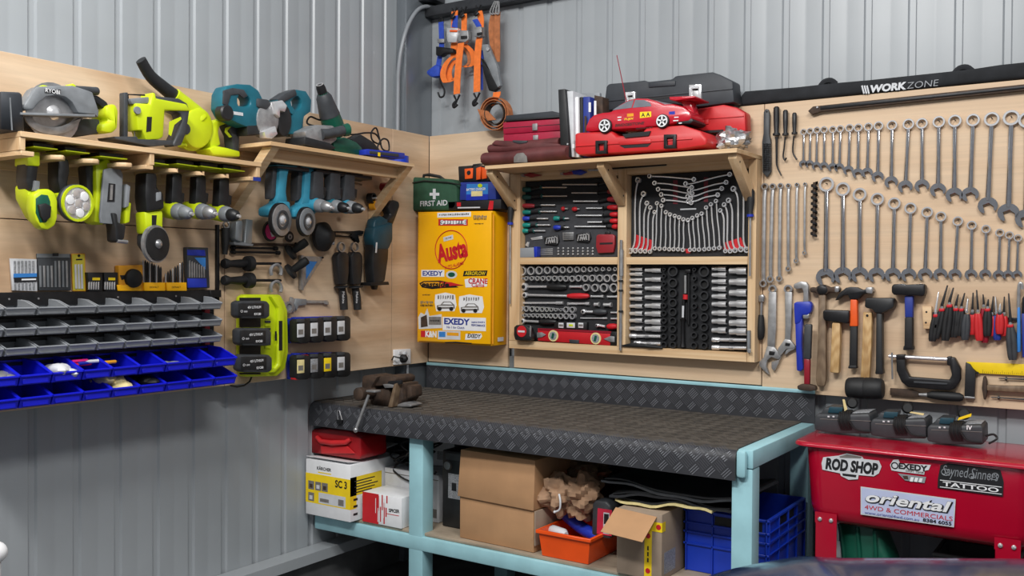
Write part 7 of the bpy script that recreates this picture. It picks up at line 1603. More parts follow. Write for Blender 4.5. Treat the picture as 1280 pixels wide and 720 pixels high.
# pliers rack
F = Fr(Back, 1158, 400); t = F.thing('pliers_rail', 'pale wooden rail block that the pliers hang on', 'rail')
F.plate('block', 'pine', t, [k9(20, 255), k9(90, 258), k9(92, 425), k9(30, 425)], .003, .030, .002); F.plate('rail', 'dark_steel', t, [k9(90, 300), k9(740, 345), k9(740, 365), k9(90, 322)], .006, .014, .001)
for (x, y) in ((48, 300), (44, 380)): MB().lathe(F.p(*k9(x, y), .0302), (0, -1, 0), [(0, .004), (.001, .003)], 8).obj('screw', 'black_steel', t)
PG = 'pliers hanging on the right plywood'
def plier(x, ytop, yj, y1, hm, colr, lab, lean=0.0, jm='black_steel', jw=9, w=.016):
    F = Fr(Back, *k9(x, yj), 0); t = F.thing('pliers', lab, 'pliers', PG)
    F.plate('jaw', jm, t, [k9(x - jw, yj), k9(x - jw * .9, yj - 30), k9(x - 3 + lean, ytop), k9(x + lean + 1, ytop - 2), k9(x + lean + 5, ytop + 2), k9(x + jw, yj - 30), k9(x + jw, yj)], w, w + .014, .001)
    if colr: F.plate('collar', colr, t, [k9(x - jw * 1.9, yj - 2), k9(x + jw * 1.9, yj - 4), k9(x + jw * 1.9, yj + 20), k9(x - jw * 1.9, yj + 22)], w - .002, w + .018, .003)
    for s in (-1, 1):
        a = F.p(*k9(x + s * jw * .8, yj + 12), w + .008); b = F.p(*k9(x + s * jw * 1.5 - lean * .6, (yj + y1) / 2), w + .008); c = F.p(*k9(x + s * jw * 1.1 - lean * 1.2, y1), w + .008)
        MB().tube(smooth([a, b, c], 4), [.0075, .009, .010, .0105, .0105, .0105, .010, .0095, .007], 10).obj('handle', hm, t)
    MB().lathe(F.p(*k9(x, yj - 8), w + .014), (0, -1, 0), [(0, .006), (.003, .005)], 10).obj('pivot', 'steel', t)
for a in [(118, 150, 318, 520, 'rubber', 'red_print', 'leftmost pliers on the rail, chrome jaw and black grips', 22, 'chrome', 9), (165, 100, 275, 500, 'rubber', 'red_print', 'tall needle nose pliers, second from left on the rail', 40, 'black_steel', 11), (222, 118, 245, 515, 'rubber', 'red_print', 'broad flat nose pliers, third from left on the rail', 28, 'black_steel', 11), (270, 168, 272, 490, 'rubber', 'red_print', 'pliers with red collar, fourth from left on the rail', 16, 'black_steel', 10), (312, 158, 275, 480, 'rubber', 'red_print', 'long nose pliers, fifth from left on the rail', 22, 'black_steel', 9), (350, 200, 305, 510, 'charcoal_plastic', None, 'chrome wire stripper with black grips on the rail', 10, 'chrome', 9),
          (394, 155, 300, 470, 'red_plastic', 'charcoal_plastic', 'red and black gripped long nose pliers near rail middle', 4, 'black_steel', 8), (434, 135, 300, 515, 'red_plastic', None, 'bright red gripped pliers with sharp point', -10, 'black_steel', 9), (478, 168, 262, 530, 'dark_red', None, 'slim red end cutters beside the black collar pliers', -6, 'black_steel', 8), (508, 205, 275, 480, 'rubber', 'red_print', 'short black pliers with red collar right of rail middle', 4, 'black_steel', 10), (540, 182, 320, 480, 'red_plastic', None, 'red gripped side cutters, left of the red pair', 10, 'black_steel', 9), (572, 185, 315, 510, 'blue_print', None, 'dark blue gripped pliers between red ones', -6, 'satin_steel', 8), (600, 240, 300, 465, 'red_plastic', 'charcoal_plastic', 'red and black snips with chrome pivot', 2, 'chrome', 8), (630, 185, 320, 480, 'red_plastic', None, 'red gripped pliers, rightmost of the short ones', 2, 'black_steel', 9), (678, 160, 395, 660, 'charcoal_plastic', 'red_print', 'long water pump pliers with grey grips', -14, 'black_steel', 12)]:
    plier(a[0], a[1], a[2], a[3], a[4], a[5], a[6], a[7], a[8], a[9], w=.016 + (.012 if a[0] in (222, 350, 434, 508, 600, 678) else 0))
F = Fr(Back, *k9(745, 300)); t = F.thing('tin_snips', 'blue handled hook tool hanging at right of the pliers', 'snips')
F.plate('handle', 'sky_print', t, [k9(730, 265), k9(752, 262), k9(756, 480), k9(756, 600), k9(730, 604), k9(728, 480)], .02, .038, .004); P = smooth([F.p(*k9(x, y), .03) for x, y in ((738, 270), (740, 180), (742, 110), (752, 84), (764, 95), (766, 130))], 4); MB().tube(P, .006, 8).obj('hook', 'satin_steel', t)
F = Fr(Back, *k9(770, 330)); t = F.thing('bolt_cutter', 'navy handled cutter cut off by the right edge', 'cutter')
F.plate('handle', 'blue_print', t, [k9(762, 310), k9(800, 312), k9(800, 640), k9(768, 640)], .01, .03, .004); F.plate('jaw', 'black_steel', t, [k9(768, 200), k9(790, 160), k9(800, 312), k9(764, 310)], .01, .026, .002)
# ================================================================== on the bench
def v6(X_, Y_): return (380 + X_ / 6.0, 450 + Y_ / 6.0)
F = Fr(Back, 492, 508, .66); t = F.thing('bench_vise', 'rusty brown bench vise bolted to the left end of workbench', 'vise')
F.plate('rear_body', 'rusty', t, [v6(500, 110), v6(560, 104), v6(620, 115), v6(575, 185), v6(560, 230), v6(560, 300), v6(500, 232), v6(495, 180)], .60, .72, .010)
F.plate('jaw', 'rusty', t, [v6(630, 115), v6(740, 108), v6(765, 130), v6(760, 165), v6(640, 185), v6(570, 185)], .56, .70, .006)
F.plate('jaw_gap', 'black_print', t, [v6(640, 158), v6(735, 150), v6(735, 180), v6(625, 190)], .69, .703, .001)
F.plate('jaw_insert', 'satin_steel', t, [v6(605, 180), v6(640, 178), v6(705, 190), v6(700, 206), v6(620, 208)], .685, .712, .002)
F.plate('base', 'rusty', t, [v6(560, 215), v6(700, 205), v6(720, 360), v6(600, 362), v6(560, 310)], .58, .70, .008)
F.plate('web', 'old_wood', t, [v6(735, 172), v6(755, 165), v6(725, 345), v6(690, 345)], .60, .715, .004)
F.plate('anvil', 'rusty', t, [v6(755, 168), v6(800, 165), v6(805, 290), v6(770, 330), v6(725, 330)], .56, .68, .008)
F.plate('anvil_end', 'rusty', t, [v6(805, 182), v6(845, 190), v6(852, 270), v6(810, 285)], .58, .66, .008)
F.plate('bolt_lug', 'satin_steel', t, [v6(735, 328), v6(790, 310), v6(850, 330), v6(845, 345), v6(740, 345)], .60, .68, .004)
c0 = F.p(*v6(520, 240), .70); c1 = F.p(*v6(520, 240), .80)
MB().lathe(c0, (0, -1, 0), [(0, .022), (.07, .022), (.075, .030), (.10, .030), (.105, .022)], 14).obj('screw', 'rusty', t)
F.plate('screw_cap', 'satin_steel', t, [v6(486, 222), v6(556, 226), v6(556, 242), v6(488, 238)], .76, .80, .003)
rest(t, .902)
MB().tube([F.p(*v6(485, 262), .80), F.p(*v6(388, 522), .83)], .0065, 8).obj('handle', 'satin_steel', t); MB().ell(F.p(*v6(388, 524), .83), (.012, .012, .012), 10, 8).obj('handle_knob', 'steel', t)
F = Fr(Back, *v6(262, 420), .79); t = F.thing('binder_clip', 'small steel binder clip on the front edge of bench mat', 'clip')
P = smooth([F.p(*v6(x, y), .79) for x, y in ((255, 450), (250, 385), (262, 378), (268, 390), (285, 450))], 3); MB().tube(P, .0022, 6).obj('wire', 'steel', t); F.plate('clip', 'black_steel', t, [v6(248, 445), v6(290, 450), v6(285, 480), v6(250, 475)], .781, .795, .002)

# ================================================================== on the shelf under the bench
ZU = .3775
def u5(X_, Y_): return (370 + X_ / 5.144, 530 + Y_ / 5.144)
def u4(X_, Y_): return (660 + X_ / 4.5, 560 + Y_ / 4.5)
# steam cleaner carton
kw = .255; x0, x1, z0, z1, f0 = -.083, .198, .379, .636, .80
t = thing('cleaner_carton', 'white and yellow steam cleaner carton at left end under bench', 'carton', (x0, -f0, z0), 0)
W_, H_ = x1 - x0, z1 - z0
MB().span((0, 0, 0), (W_, .34, H_)).obj('carton', 'white', t, .003)
def cface(name, m, a, b, k=1): return MB().span((a[0] * W_, -.0004 * k, a[1] * H_), (b[0] * W_, -.0004 * k + .0003, b[1] * H_)).obj(name, m, t)
def sface(name, m, a, b, k=1): return MB().span((W_ + .0004 * k - .0003, a[0] * .34, a[1] * H_), (W_ + .0004 * k, b[0] * .34, b[1] * H_)).obj(name, m, t)
cface('yellow_panel', 'yellow', (.0, .22), (1, .75)); sface('yellow_panel', 'yellow', (0, .45), (.62, .78)); sface('yellow_panel', 'yellow', (0, .22), (.12, .78))
text('KÄRCHER', 'black_print', t, (W_ * .42, -.0008, H_ * .87), width=W_ * .32, bold=.03); cface('underline', 'yellow', (.28, .78), (.58, .80))
text('SC 3', 'black_print', t, (W_ * .80, -.0012, H_ * .64), width=W_ * .26, height=H_ * .135, bold=.03)
for i, (x, z) in enumerate(((.06, .46), (.22, .46), (.37, .46), (.06, .25))): cface('photo_print', 'grey_print', (x, z), (x + .135, z + .155), 2); cface('photo_print', 'off_white' if i % 2 else 'rusty', (x + .03, z + .03), (x + .10, z + .10), 3)
cface('address_label', 'off_white', (.30, .24), (.90, .43), 2); cface('barcode', 'grey_print', (.33, .27), (.53, .33), 3); cface('barcode', 'grey_print', (.74, .26), (.86, .37), 3)
for k in range(5): sface('print_line', 'black_print', (.08 + .02 * (k % 2), .49 + k * .05), (.42 + .06 * (k % 3), .51 + k * .05), 2)
for z in (.10, .24, .36): sface('icon', 'black_print', (.06, z), (.14, z + .04), 2)
for (a, b, r_) in (((0, 0), (W_ * .95, .16), -8), ((0, .18), (W_ * .95, .34), 6)):
    o = MB().span((a[0], a[1], 0), (b[0], b[1], .002)).obj('flap', 'white', t); o.location = (0.004, 0, H_ + .012); o.rotation_euler = (R(r_), 0, 0)
# jerry can
F = Fr(Back, 415, 572, .66); t = F.thing('jerry_can', 'red plastic fuel can lying on the white carton', 'fuel can')
F.plate('body', 'jerry_red', t, [u5(125, 45), u5(145, 18), u5(300, 16), u5(430, 30), u5(500, 70), u5(505, 190), u5(490, 212), u5(165, 212), u5(132, 175)], .56, .74, .022)
F.tube('handle', 'red_plastic', t, [(*u5(135, 85), .745), (*u5(160, 112), .755), (*u5(230, 122), .758), (*u5(320, 118), .755), (*u5(350, 98), .745)], [.010, .012, .013, .012, .010], 10)
F.plate('emboss', 'red_plastic', t, [u5(160, 140), u5(330, 140), u5(380, 190), u5(165, 190)], .742, .75, .004)
A = F.p(*u5(120, 112), .67); MB().tube([A, A + V((-.02, 0, 0)), A + V((-.045, 0, -.002))], [.030, .034, .032], 14).obj('cap', 'black_plastic', t); MB().tube([A + V((-.046, 0, -.002)), A + V((-.056, 0, -.002))], .020, 12).obj('cap_plug', 'lemon', t)
rest(t, .652)
# spicer box and the white box behind it
sx0, sx1 = .222, .452
t = thing('filter_box', 'small red and white carton beside the yellow and white carton', 'carton', (sx0, -.745, ZU), 0); W_, H_ = sx1 - sx0, .135
MB().span((0, 0, 0), (W_, .165, H_)).obj('carton', 'white', t, .002); cface('red_panel', 'red_print', (0, 0), (.42, 1))
for k, (x, a, b) in enumerate(((.40, .45, .95), (.46, .1, .6), (.50, .5, 1), (.55, .05, .75), (.60, .3, .6), (.62, .75, 1))): cface('red_stripe', 'red_print', (x, a), (x + .03, b), 2); cface('white_stripe', 'white', (x - .06, a * .8), (x - .045, b * .9), 3)
text('SPICER', 'black_print', t, (W_ * .82, -.0014, H_ * .55), width=W_ * .27, bold=.03, ry=R(-3)); cface('underline', 'red_print', (.63, .40), (.94, .42), 2)
t = thing('white_box', 'plain white carton behind the red and white one', 'carton', (.205, -.575, ZU), 0); MB().span((0, 0, 0), (.32, .22, .215)).obj('carton', 'off_white', t, .003); MB().span((.25, -.0006, .02), (.31, -.0003, .06)).obj('barcode', 'grey_print', t); MB().span((.0, -.0004, .19), (.32, -.0002, .194)).obj('lid_line', 'grey_print', t)
t = thing('small_white_box', 'small white box tilted among the black cables', 'box', (.36, -.42, ZU + .217), R(12)); MB().span((0, 0, 0), (.12, .08, .12)).obj('carton', 'off_white', t, .003); MB().span((.03, -.0006, .03), (.09, -.0003, .07)).obj('label', 'grey_label', t)
random.seed(5)
F = Fr(Back, 480, 585, .5); P = []
for i in range(34):
    a = i * .9; P.append(V((.36 + .11 * math.cos(a) * random.uniform(.6, 1) + .01 * i / 4 - .05, -.48 + .05 * math.sin(a * 1.3) - .03, ZU + .222 + .06 * abs(math.sin(a * .7)) + .0022 * i)))
P += [V((.26, -.56, .605)), V((.29, -.582, .57)), V((.38, -.584, .545)), V((.46, -.583, .55)), V((.50, -.56, .605))]
o = MB().tube(smooth(P, 4), .0045, 6).obj('black_cable', 'cable'); tag(o, 'tangled black cable heaped on the white carton', 'cable')
# black speaker-like cabinet behind the leg
t = thing('black_cabinet', 'black steel power unit with grey label behind bench leg', 'power unit', (.565, -.60, ZU), 0)
MB().span((0, 0, 0), (.155, .36, .34)).obj('case', 'black_plastic', t, .006); MB().span((.035, -.002, .13), (.10, -.0004, .24)).obj('label', 'grey_label', t); MB().span((.055, -.003, .165), (.08, -.0022, .20)).obj('label_print', 'black_print', t)
MB().lathe((.035, 0, .275), (0, -1, 0), [(0, .02), (.012, .018)], 16).obj('dial', 'satin_steel', t); MB().span((.02, -.003, .30), (.135, -.0004, .33)).obj('panel', 'charcoal_plastic', t)
# big cardboard box
t = thing('cardboard_box', 'large plain brown cardboard box with overlapping lid under the bench', 'carton', (.742, -.705, ZU), R(-1.5))
MB().span((0, 0, 0), (.38, .42, .19)).obj('body', 'cardboard', t, .003)
MB().prism([(-.006, -.010, .178), (.384, -.010, .172), (.388, -.006, .376), (.006, -.004, .378)], (0, .43, 0)).obj('lid', 'cardboard', t, .003)
MB().span((.385, -.004, .03), (.39, .40, .17)).obj('side_flap', 'cardboard_grey', t, .001)
# crumpled brown paper
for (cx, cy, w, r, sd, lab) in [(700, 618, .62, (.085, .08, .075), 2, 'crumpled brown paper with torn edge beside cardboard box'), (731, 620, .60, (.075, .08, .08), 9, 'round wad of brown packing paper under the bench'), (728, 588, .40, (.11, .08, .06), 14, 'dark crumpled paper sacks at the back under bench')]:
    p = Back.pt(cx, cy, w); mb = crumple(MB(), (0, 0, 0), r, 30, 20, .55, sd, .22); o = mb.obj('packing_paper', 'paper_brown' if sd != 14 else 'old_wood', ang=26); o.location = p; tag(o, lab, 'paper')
p = Back.pt(715, 640, .45); o = crumple(MB(), (0, 0, 0), (.11, .09, .16), 24, 16, .3, 21).obj('dark_sack', 'bag_black', ang=20); o.location = (1.29, -.24, ZU + .15); tag(o, 'black sack slumped behind the orange tub', 'sack'); rest(o, ZU)
F = Fr(Back, 695, 635, .7); t = F.thing('hanging_cord', 'short white cord hanging from the brown paper', 'cord'); MB().tube(smooth([F.p(*u4(175, 260), .70), F.p(*u4(182, 300), .71), F.p(*u4(178, 345), .71), F.p(*u4(150, 360), .71)], 4), .004, 7).obj('strand', 'off_white', t); MB().ell(F.p(*u4(150, 360), .71), (.006, .006, .006), 8, 6).obj('knot', 'off_white', t)
# orange tub with things
F = Fr(Back, 710, 700, .7)
def tub(name, lab, cat, m, x0, x1, y0, y1, z0, h, th=.004, flare=.012):
    t = thing(name, lab, cat, ((x0 + x1) / 2, (y0 + y1) / 2, z0), 0); a, b = (x1 - x0) / 2, (y1 - y0) / 2
    def rp_(k, z, ins=0): return [V((s * (a - ins + k), u * (b - ins + k), z)) for s, u in ((-1, -1), (1, -1), (1, 1), (-1, 1))]
    MB().loft([rp_(-flare, 0), rp_(0, h), rp_(0, h, th), rp_(-flare, th, th)], cap=True).obj('tub', m, t, .001, 1)
    mb = MB(); n = 4; L0 = rp_(.008, h - .014); L1 = rp_(.008, h); L2 = rp_(-th, h); L3 = rp_(-.0, h - .014)
    vs = L0 + L1 + L2 + L3; fs = []
    for i in range(4):
        j = (i + 1) % 4
        for q in range(4): w_ = (q + 1) % 4; fs.append((q * 4 + i, q * 4 + j, w_ * 4 + j, w_ * 4 + i))
    mb.add(vs, fs).obj('rim', m, t, .002, 1); return t
tub('orange_tub', 'orange plastic tub holding blue tube on shelf under bench', 'tub', 'orange_bin', 1.155, 1.39, -.735, -.40, ZU, .105)
t = thing('blue_tube', 'thick blue tool handle sticking out of the orange tub', 'tool', (1.22, -.58, ZU + .06), 0)
MB().tube(smooth([V((-.05, .02, .08)), V((.0, 0, .06)), V((.07, -.02, .035)), V((.15, -.04, .02))], 4), [.026] * 12 + [.022], 14).obj('handle', 'blue_handle', t); MB().tube([V((-.05, .02, .08)), V((-.075, .03, .088))], [.02, .016], 12).obj('end', 'black_plastic', t)
t = thing('white_bottle', 'white bottle lying in the orange tub', 'bottle', (1.20, -.66, ZU + .085), R(-20)); MB().tube([(-.05, 0, 0), (-.03, 0, 0), (.04, 0, 0), (.055, 0, 0)], [.012, .022, .022, .012], 14).obj('bottle', 'off_white', t); MB().tube([(-.07, 0, 0), (-.048, 0, 0)], .011, 10).obj('cap', 'grey_plastic', t)
t = thing('red_nozzle', 'small red nozzle behind the blue handle', 'nozzle', (1.30, -.50, ZU + .10), 0); MB().tube([(0, 0, 0), (0, 0, .05), (0, 0, .07)], [.02, .016, .008], 12).obj('nozzle', 'red_plastic', t); MB().tube([(0, 0, .0), (0, 0, -.03)], .022, 12).obj('collar', 'black_plastic', t)
# pink labelled bottle
F = Fr(Back, 757, 670, .62); t = F.thing('oil_bottle', 'dark bottle with pink label wedged beside the open carton', 'bottle')
F.plate('bottle', 'charcoal_plastic', t, [u4(390, 300), u4(410, 280), u4(470, 285), u4(500, 320), u4(495, 500), u4(385, 485)], .55, .64, .012); F.plate('label', 'pink', t, [u4(392, 338), u4(472, 350), u4(470, 496), u4(386, 482)], .641, .643, 0, front=True)
F.plate('label_panel', 'off_white', t, [u4(425, 362), u4(458, 366), u4(456, 486), u4(422, 480)], .6432, .644, 0, front=True); F.plate('label_print', 'black_print', t, [u4(428, 370), u4(454, 373), u4(452, 430), u4(426, 426)], .6442, .645, 0, front=True)
MATS['label_red'] = mat('label_red', (206, 40, 70), .5)
for o in t.children:
    if o.name.startswith('label') and o.data.materials[0].name == 'pink': o.data.materials[0] = MATS['label_red']
# taped carton with open flap
t = thing('taped_carton', 'grey brown carton sealed with yellow tape, one flap open', 'carton', (1.513, -.748, ZU), 0)
MB().span((0, 0, 0), (.185, .30, .245)).obj('body', 'cardboard_grey', t, .002)
MB().span((.115, -.0008, 0), (.145, -.0003, .235)).obj('yellow_tape', 'yellow', t); MB().span((.115, -.0012, .18), (.186, -.0009, .215)).obj('yellow_tape', 'yellow', t); MB().span((.1854, 0, .18), (.186, .03, .215)).obj('yellow_tape', 'yellow', t)
for z in (.03, .16): MB().lathe((.130, -.0012, z), (0, -1, 0), [(0, .010), (.0003, .010)], 12).obj('tape_mark', 'red_print', t)
MB().lathe((.172, -.0016, .198), (0, -1, 0), [(0, .010), (.0003, .010)], 12).obj('tape_mark', 'red_print', t)
for k in range(3): MB().box((.130, -.0011, .07 + k * .022), (.006, .0004, .016)).obj('tape_print', 'black_print', t)
o = MB().span((-.005, -.13, 0), (.165, 0, .003)).obj('flap', 'cardboard', t, .0008, 1); o.location = (0, 0, .245); o.rotation_euler = (R(32), R(4), 0)
MB().span((.1855, .02, .02), (.1862, .12, .10)).obj('label', 'grey_label', t)
# folded mats lying on the carton
for i, (z, x0, x1, m, lab, tw) in enumerate([(ZU + .262, 1.48, 1.87, 'cream', 'folded cream edged mat on the taped carton', 0), (ZU + .283, 1.45, 1.93, 'bag_black', 'black folded mat, lower of the stack under bench', 3), (ZU + .312, 1.42, 1.98, 'charcoal_plastic', 'grey folded mat, upper of the stack under bench', -2)]):
    t = thing('floor_mat', lab, 'mat', ((x0 + x1) / 2, -.50, z), R(tw), 'folded mats under the bench'); L_ = (x1 - x0) / 2
    mb = MB(); loops = []
    for k in range(17):
        q = -1 + 2 * k / 16; zz = .012 * math.sin(q * 3 + i * 2) + .004 * math.sin(q * 9); loops.append([V((q * L_, -.2, zz)), V((q * L_, .2, zz)), V((q * L_, .2, zz + .008)), V((q * L_, -.2, zz + .008))])
    mb.loft(loops).obj('sheet', m, t); mb = MB(); loops = []
    for k in range(17):
        q = -1 + 2 * k / 16; zz = .012 * math.sin(q * 3 + i * 2) + .010 + .003 * math.sin(q * 7); loops.append([V((q * L_ * .96, -.19, zz)), V((q * L_ * .96, .2, zz)), V((q * L_ * .96, .2, zz + .006)), V((q * L_ * .96, -.19, zz + .006))])
    mb.loft(loops).obj('fold', 'black_plastic' if i else 'bag_black', t)
# blue crate
cx0, cx1, cy0, cy1 = 1.712, 2.03, -.56, -.12
t = thing('blue_crate', 'deep blue plastic stacking crate behind right bench leg', 'crate', (cx0, cy0, ZU + .0), 0); W_, D_, H_ = cx1 - cx0, cy1 - cy0, .235; th = .006
for (a, b) in (((0, 0, 0), (W_, th, H_)), ((0, D_ - th, 0), (W_, D_, H_)), ((0, th, 0), (th, D_ - th, H_)), ((W_ - th, th, 0), (W_, D_ - th, H_))): MB().span(a, b).obj('side_panel', 'blue_crate', t, .001, 1)
MB().span((th, th, 0), (W_ - th, D_ - th, th)).obj('base', 'blue_crate', t)
mb = MB()
for z in (H_ - .008, H_ - .055, H_ - .09, .10): mb.span((-.008, -.008, z), (W_ + .008, 0, z + .008)).span((W_, 0, z), (W_ + .008, D_, z + .008))
mb.obj('rib', 'blue_crate', t, .001, 1); mb = MB()
for x in (0, W_ * .33, W_ * .66, W_ - .006): mb.span((x, -.008, 0), (x + .006, 0, H_))
for y in (0, D_ * .25, D_ * .5, D_ * .75, D_ - .006): mb.span((W_, y, 0), (W_ + .008, y + .006, H_))
mb.obj('upright_rib', 'blue_crate', t, .001, 1)
MB().span((W_ * .66 + .02, -.0005, H_ - .05), (W_ - .02, .001, H_ - .012)).obj('hand_hole', 'black_print', t); MB().span((W_ - .0005, D_ * .3, H_ - .05), (W_ + .0008, D_ * .7, H_ - .012)).obj('hand_hole', 'black_print', t); MB().span((W_ * .33 + .01, -.001, H_ - .052), (W_ * .66 - .01, .0, H_ - .014)).obj('hand_hole', 'black_print', t)

# ================================================================== parts washer
ZL = .892
t = thing('parts_washer', 'glossy red parts washer tub on legs covered with stickers', 'parts washer', (2.5, -.26, 0), 0); PW = t
def rr_loop(x0, x1, y0, y1, r, z, n=7):
    P = []
    for cx, cy, a0 in ((x1 - r, y1 - r, 0), (x0 + r, y1 - r, 90), (x0 + r, y0 + r, 180), (x1 - r, y0 + r, 270)):
        for k in range(n): a = R(a0 + 90 * k / (n - 1)); P.append(V((cx + r * math.cos(a) - 2.5, cy + r * math.sin(a) + .26, z)))
    return P
lx0, lx1, ly0, ly1 = 2.08, 2.93, -.458, -.02
MB().loft([rr_loop(lx0 + .005, lx1 - .005, ly0 + .005, ly1 - .005, .06, ZL - .016), rr_loop(lx0, lx1, ly0, ly1, .06, ZL - .013), rr_loop(lx0, lx1, ly0, ly1, .06, ZL - .006), rr_loop(lx0 + .006, lx1 - .006, ly0 + .006, ly1 - .006, .055, ZL), rr_loop(lx0 + .03, lx1 - .03, ly0 + .03, ly1 - .03, .04, ZL), rr_loop(lx0 + .05, lx1 - .05, ly0 + .05, ly1 - .05, .035, ZL + .002)]).obj('lid', 'parts_red', t, ang=50)
MB().loft([rr_loop(2.17, 2.83, -.40, -.06, .05, .60), rr_loop(2.145, 2.865, -.428, -.045, .06, .62), rr_loop(2.135, 2.872, -.434, -.042, .06, .66), rr_loop(2.12, 2.885, -.440, -.035, .06, ZL - .0165)]).obj('tub', 'parts_red', t, ang=50)
for (x, y) in ((2.165, -.4385), (2.755, -.4385), (2.165, -.10), (2.755, -.10)):
    lg = MB(); lg.span((x - 2.5, y + .26, 0), (x + .078 - 2.5, y + .263, .64)); lg.span((x - 2.5, y + .26, 0), (x + .003 - 2.5, y + .32, .60)); lo = lg.obj('leg', 'parts_red', t)
    if y < -.3:
        for dx in (.018, .058): MB().lathe((x + dx - 2.5, y + .2595, .615), (0, -1, 0), [(0, .008), (.004, .007), (.006, .003)], 10).obj('bolt', 'chrome', t)
FW = .4395
class Fx:    # sticker frame on the tub front
    o = V((2.5, -.26, 0))
def pw(px, py, k=0): p = Back.pt(px, py, FW + .002 + .0006 * k); return V((p.x - 2.5, p.y + .26, p.z))
def psticker(m, pts, k=0, name='sticker'): return MB().prism([pw(x, y, k) for x, y in pts], (0, .0004, 0)).obj(name, m, PW)
def ptext(body, m, x, y, wpx, hpx, k=2, sh=0.0, bold=.02, rot=0):
    a = pw(x - wpx / 2, y); b = pw(x + wpx / 2, y); h = pw(x, y - hpx / 2).z - pw(x, y + hpx / 2).z
    text(body, m, PW, pw(x, y, k), width=b.x - a.x, height=h, shear=sh, bold=bold).rotation_euler = (0, R(rot), 0)
def w3(X_, Y_): return (1010 + X_ / 4.741, 560 + Y_ / 4.741)
psticker('off_white', [w3(80, 90), w3(90, 55), w3(180, 45), w3(230, 32), w3(320, 50), w3(330, 65), w3(420, 75), w3(436, 110), w3(420, 150), w3(390, 168), w3(300, 160), w3(296, 185), w3(240, 188), w3(195, 165), w3(190, 150), w3(85, 128)])
ptext('ROD SHOP', 'black_print', *w3(257, 108), 66, 15, 2, .15, .05, 0)
psticker('grey_print', [w3(185, 50), w3(230, 38), w3(318, 52), w3(312, 62), w3(190, 58)], 1); psticker('black_print', [w3(203, 150), w3(287, 160), w3(284, 174), w3(206, 164)], 1)
psticker('off_white', [w3(486, 100), w3(505, 70), w3(535, 68), w3(545, 90), w3(728, 100), w3(715, 130), w3(692, 135), w3(688, 158), w3(540, 140), w3(495, 132)])
ptext('EXEDY', 'black_print', *w3(622, 114), 36, 7.5, 2, 0, .04); ptext('DRIFT TEAM', 'grey_print', *w3(632, 140), 22, 2.6, 2)
MB().ring(pw(*w3(514, 104), 1), (0, -1, 0), .0125, .0085, .0004, 18).obj('logo_ring', 'black_print', PW)
psticker('grey_bin', [w3(532, 150), w3(700, 172), w3(690, 208), w3(575, 192)]); psticker('rusty', [w3(560, 165), w3(590, 165), w3(595, 186), w3(570, 184)], 1)
for k in range(3): psticker('white', [w3(610 + k * 26, 172 + k * 3), w3(628 + k * 26, 174 + k * 3), w3(620 + k * 26, 200 + k * 2), w3(602 + k * 26, 197 + k * 2)], 1)
psticker('black_print', [w3(770, 180), w3(785, 100), w3(830, 90), w3(1140, 130), w3(1160, 200), w3(1155, 288), w3(768, 236)])
ptext('TATTOO', 'white', *w3(962, 231), 70, 5.6, 2, 0, .02, 0); psticker('white', [w3(782, 188), w3(1148, 230), w3(1148, 234), w3(782, 192)], 1); psticker('white', [w3(782, 228), w3(1148, 272), w3(1148, 276), w3(782, 232)], 1)
ptext('Sayned Sinners', 'grey_bin', *w3(960, 158), 70, 17, 2, .25, -.005, 0)
def swirl(cx, cy, r, s):
    P = [pw(*w3(cx + r * (1 - i / 22) * math.cos(i * .5) * s, cy + r * .8 * (1 - i / 22) * math.sin(i * .5)), 2) for i in range(18)]; return MB().tube(P, .0012, 5).obj('flourish', 'grey_bin', PW)
swirl(815, 140, 34, 1); swirl(1105, 165, 34, -1); swirl(970, 165, 24, 1)
psticker('sticker_blue' if False else 'off_white', [w3(312, 228), w3(875, 304), w3(865, 470), w3(312, 394)])
MATS['pale_blue'] = mat('pale_blue', (188, 196, 226), .5, 0, .03); psticker('pale_blue', [w3(318, 236), w3(868, 310), w3(860, 462), w3(318, 388)], 1)
ptext('oriental', 'black_print', *w3(594, 322), 110, 15, 4, .25, .06); ptext('oriental', 'white', *w3(590, 319), 107, 13.5, 7, .25, .025)
ptext('4WD & COMMERCIALS', 'red_print', *w3(590, 384), 110, 5.5, 3, 0, 0, 0); ptext('www.oriental4wd.com.au', 'blue_print', *w3(494, 403), 68, 3.6, 3, 0, 0, 0); ptext('8384 6055', 'black_print', *w3(765, 437), 36, 4.6, 3, 0, .03, 0)
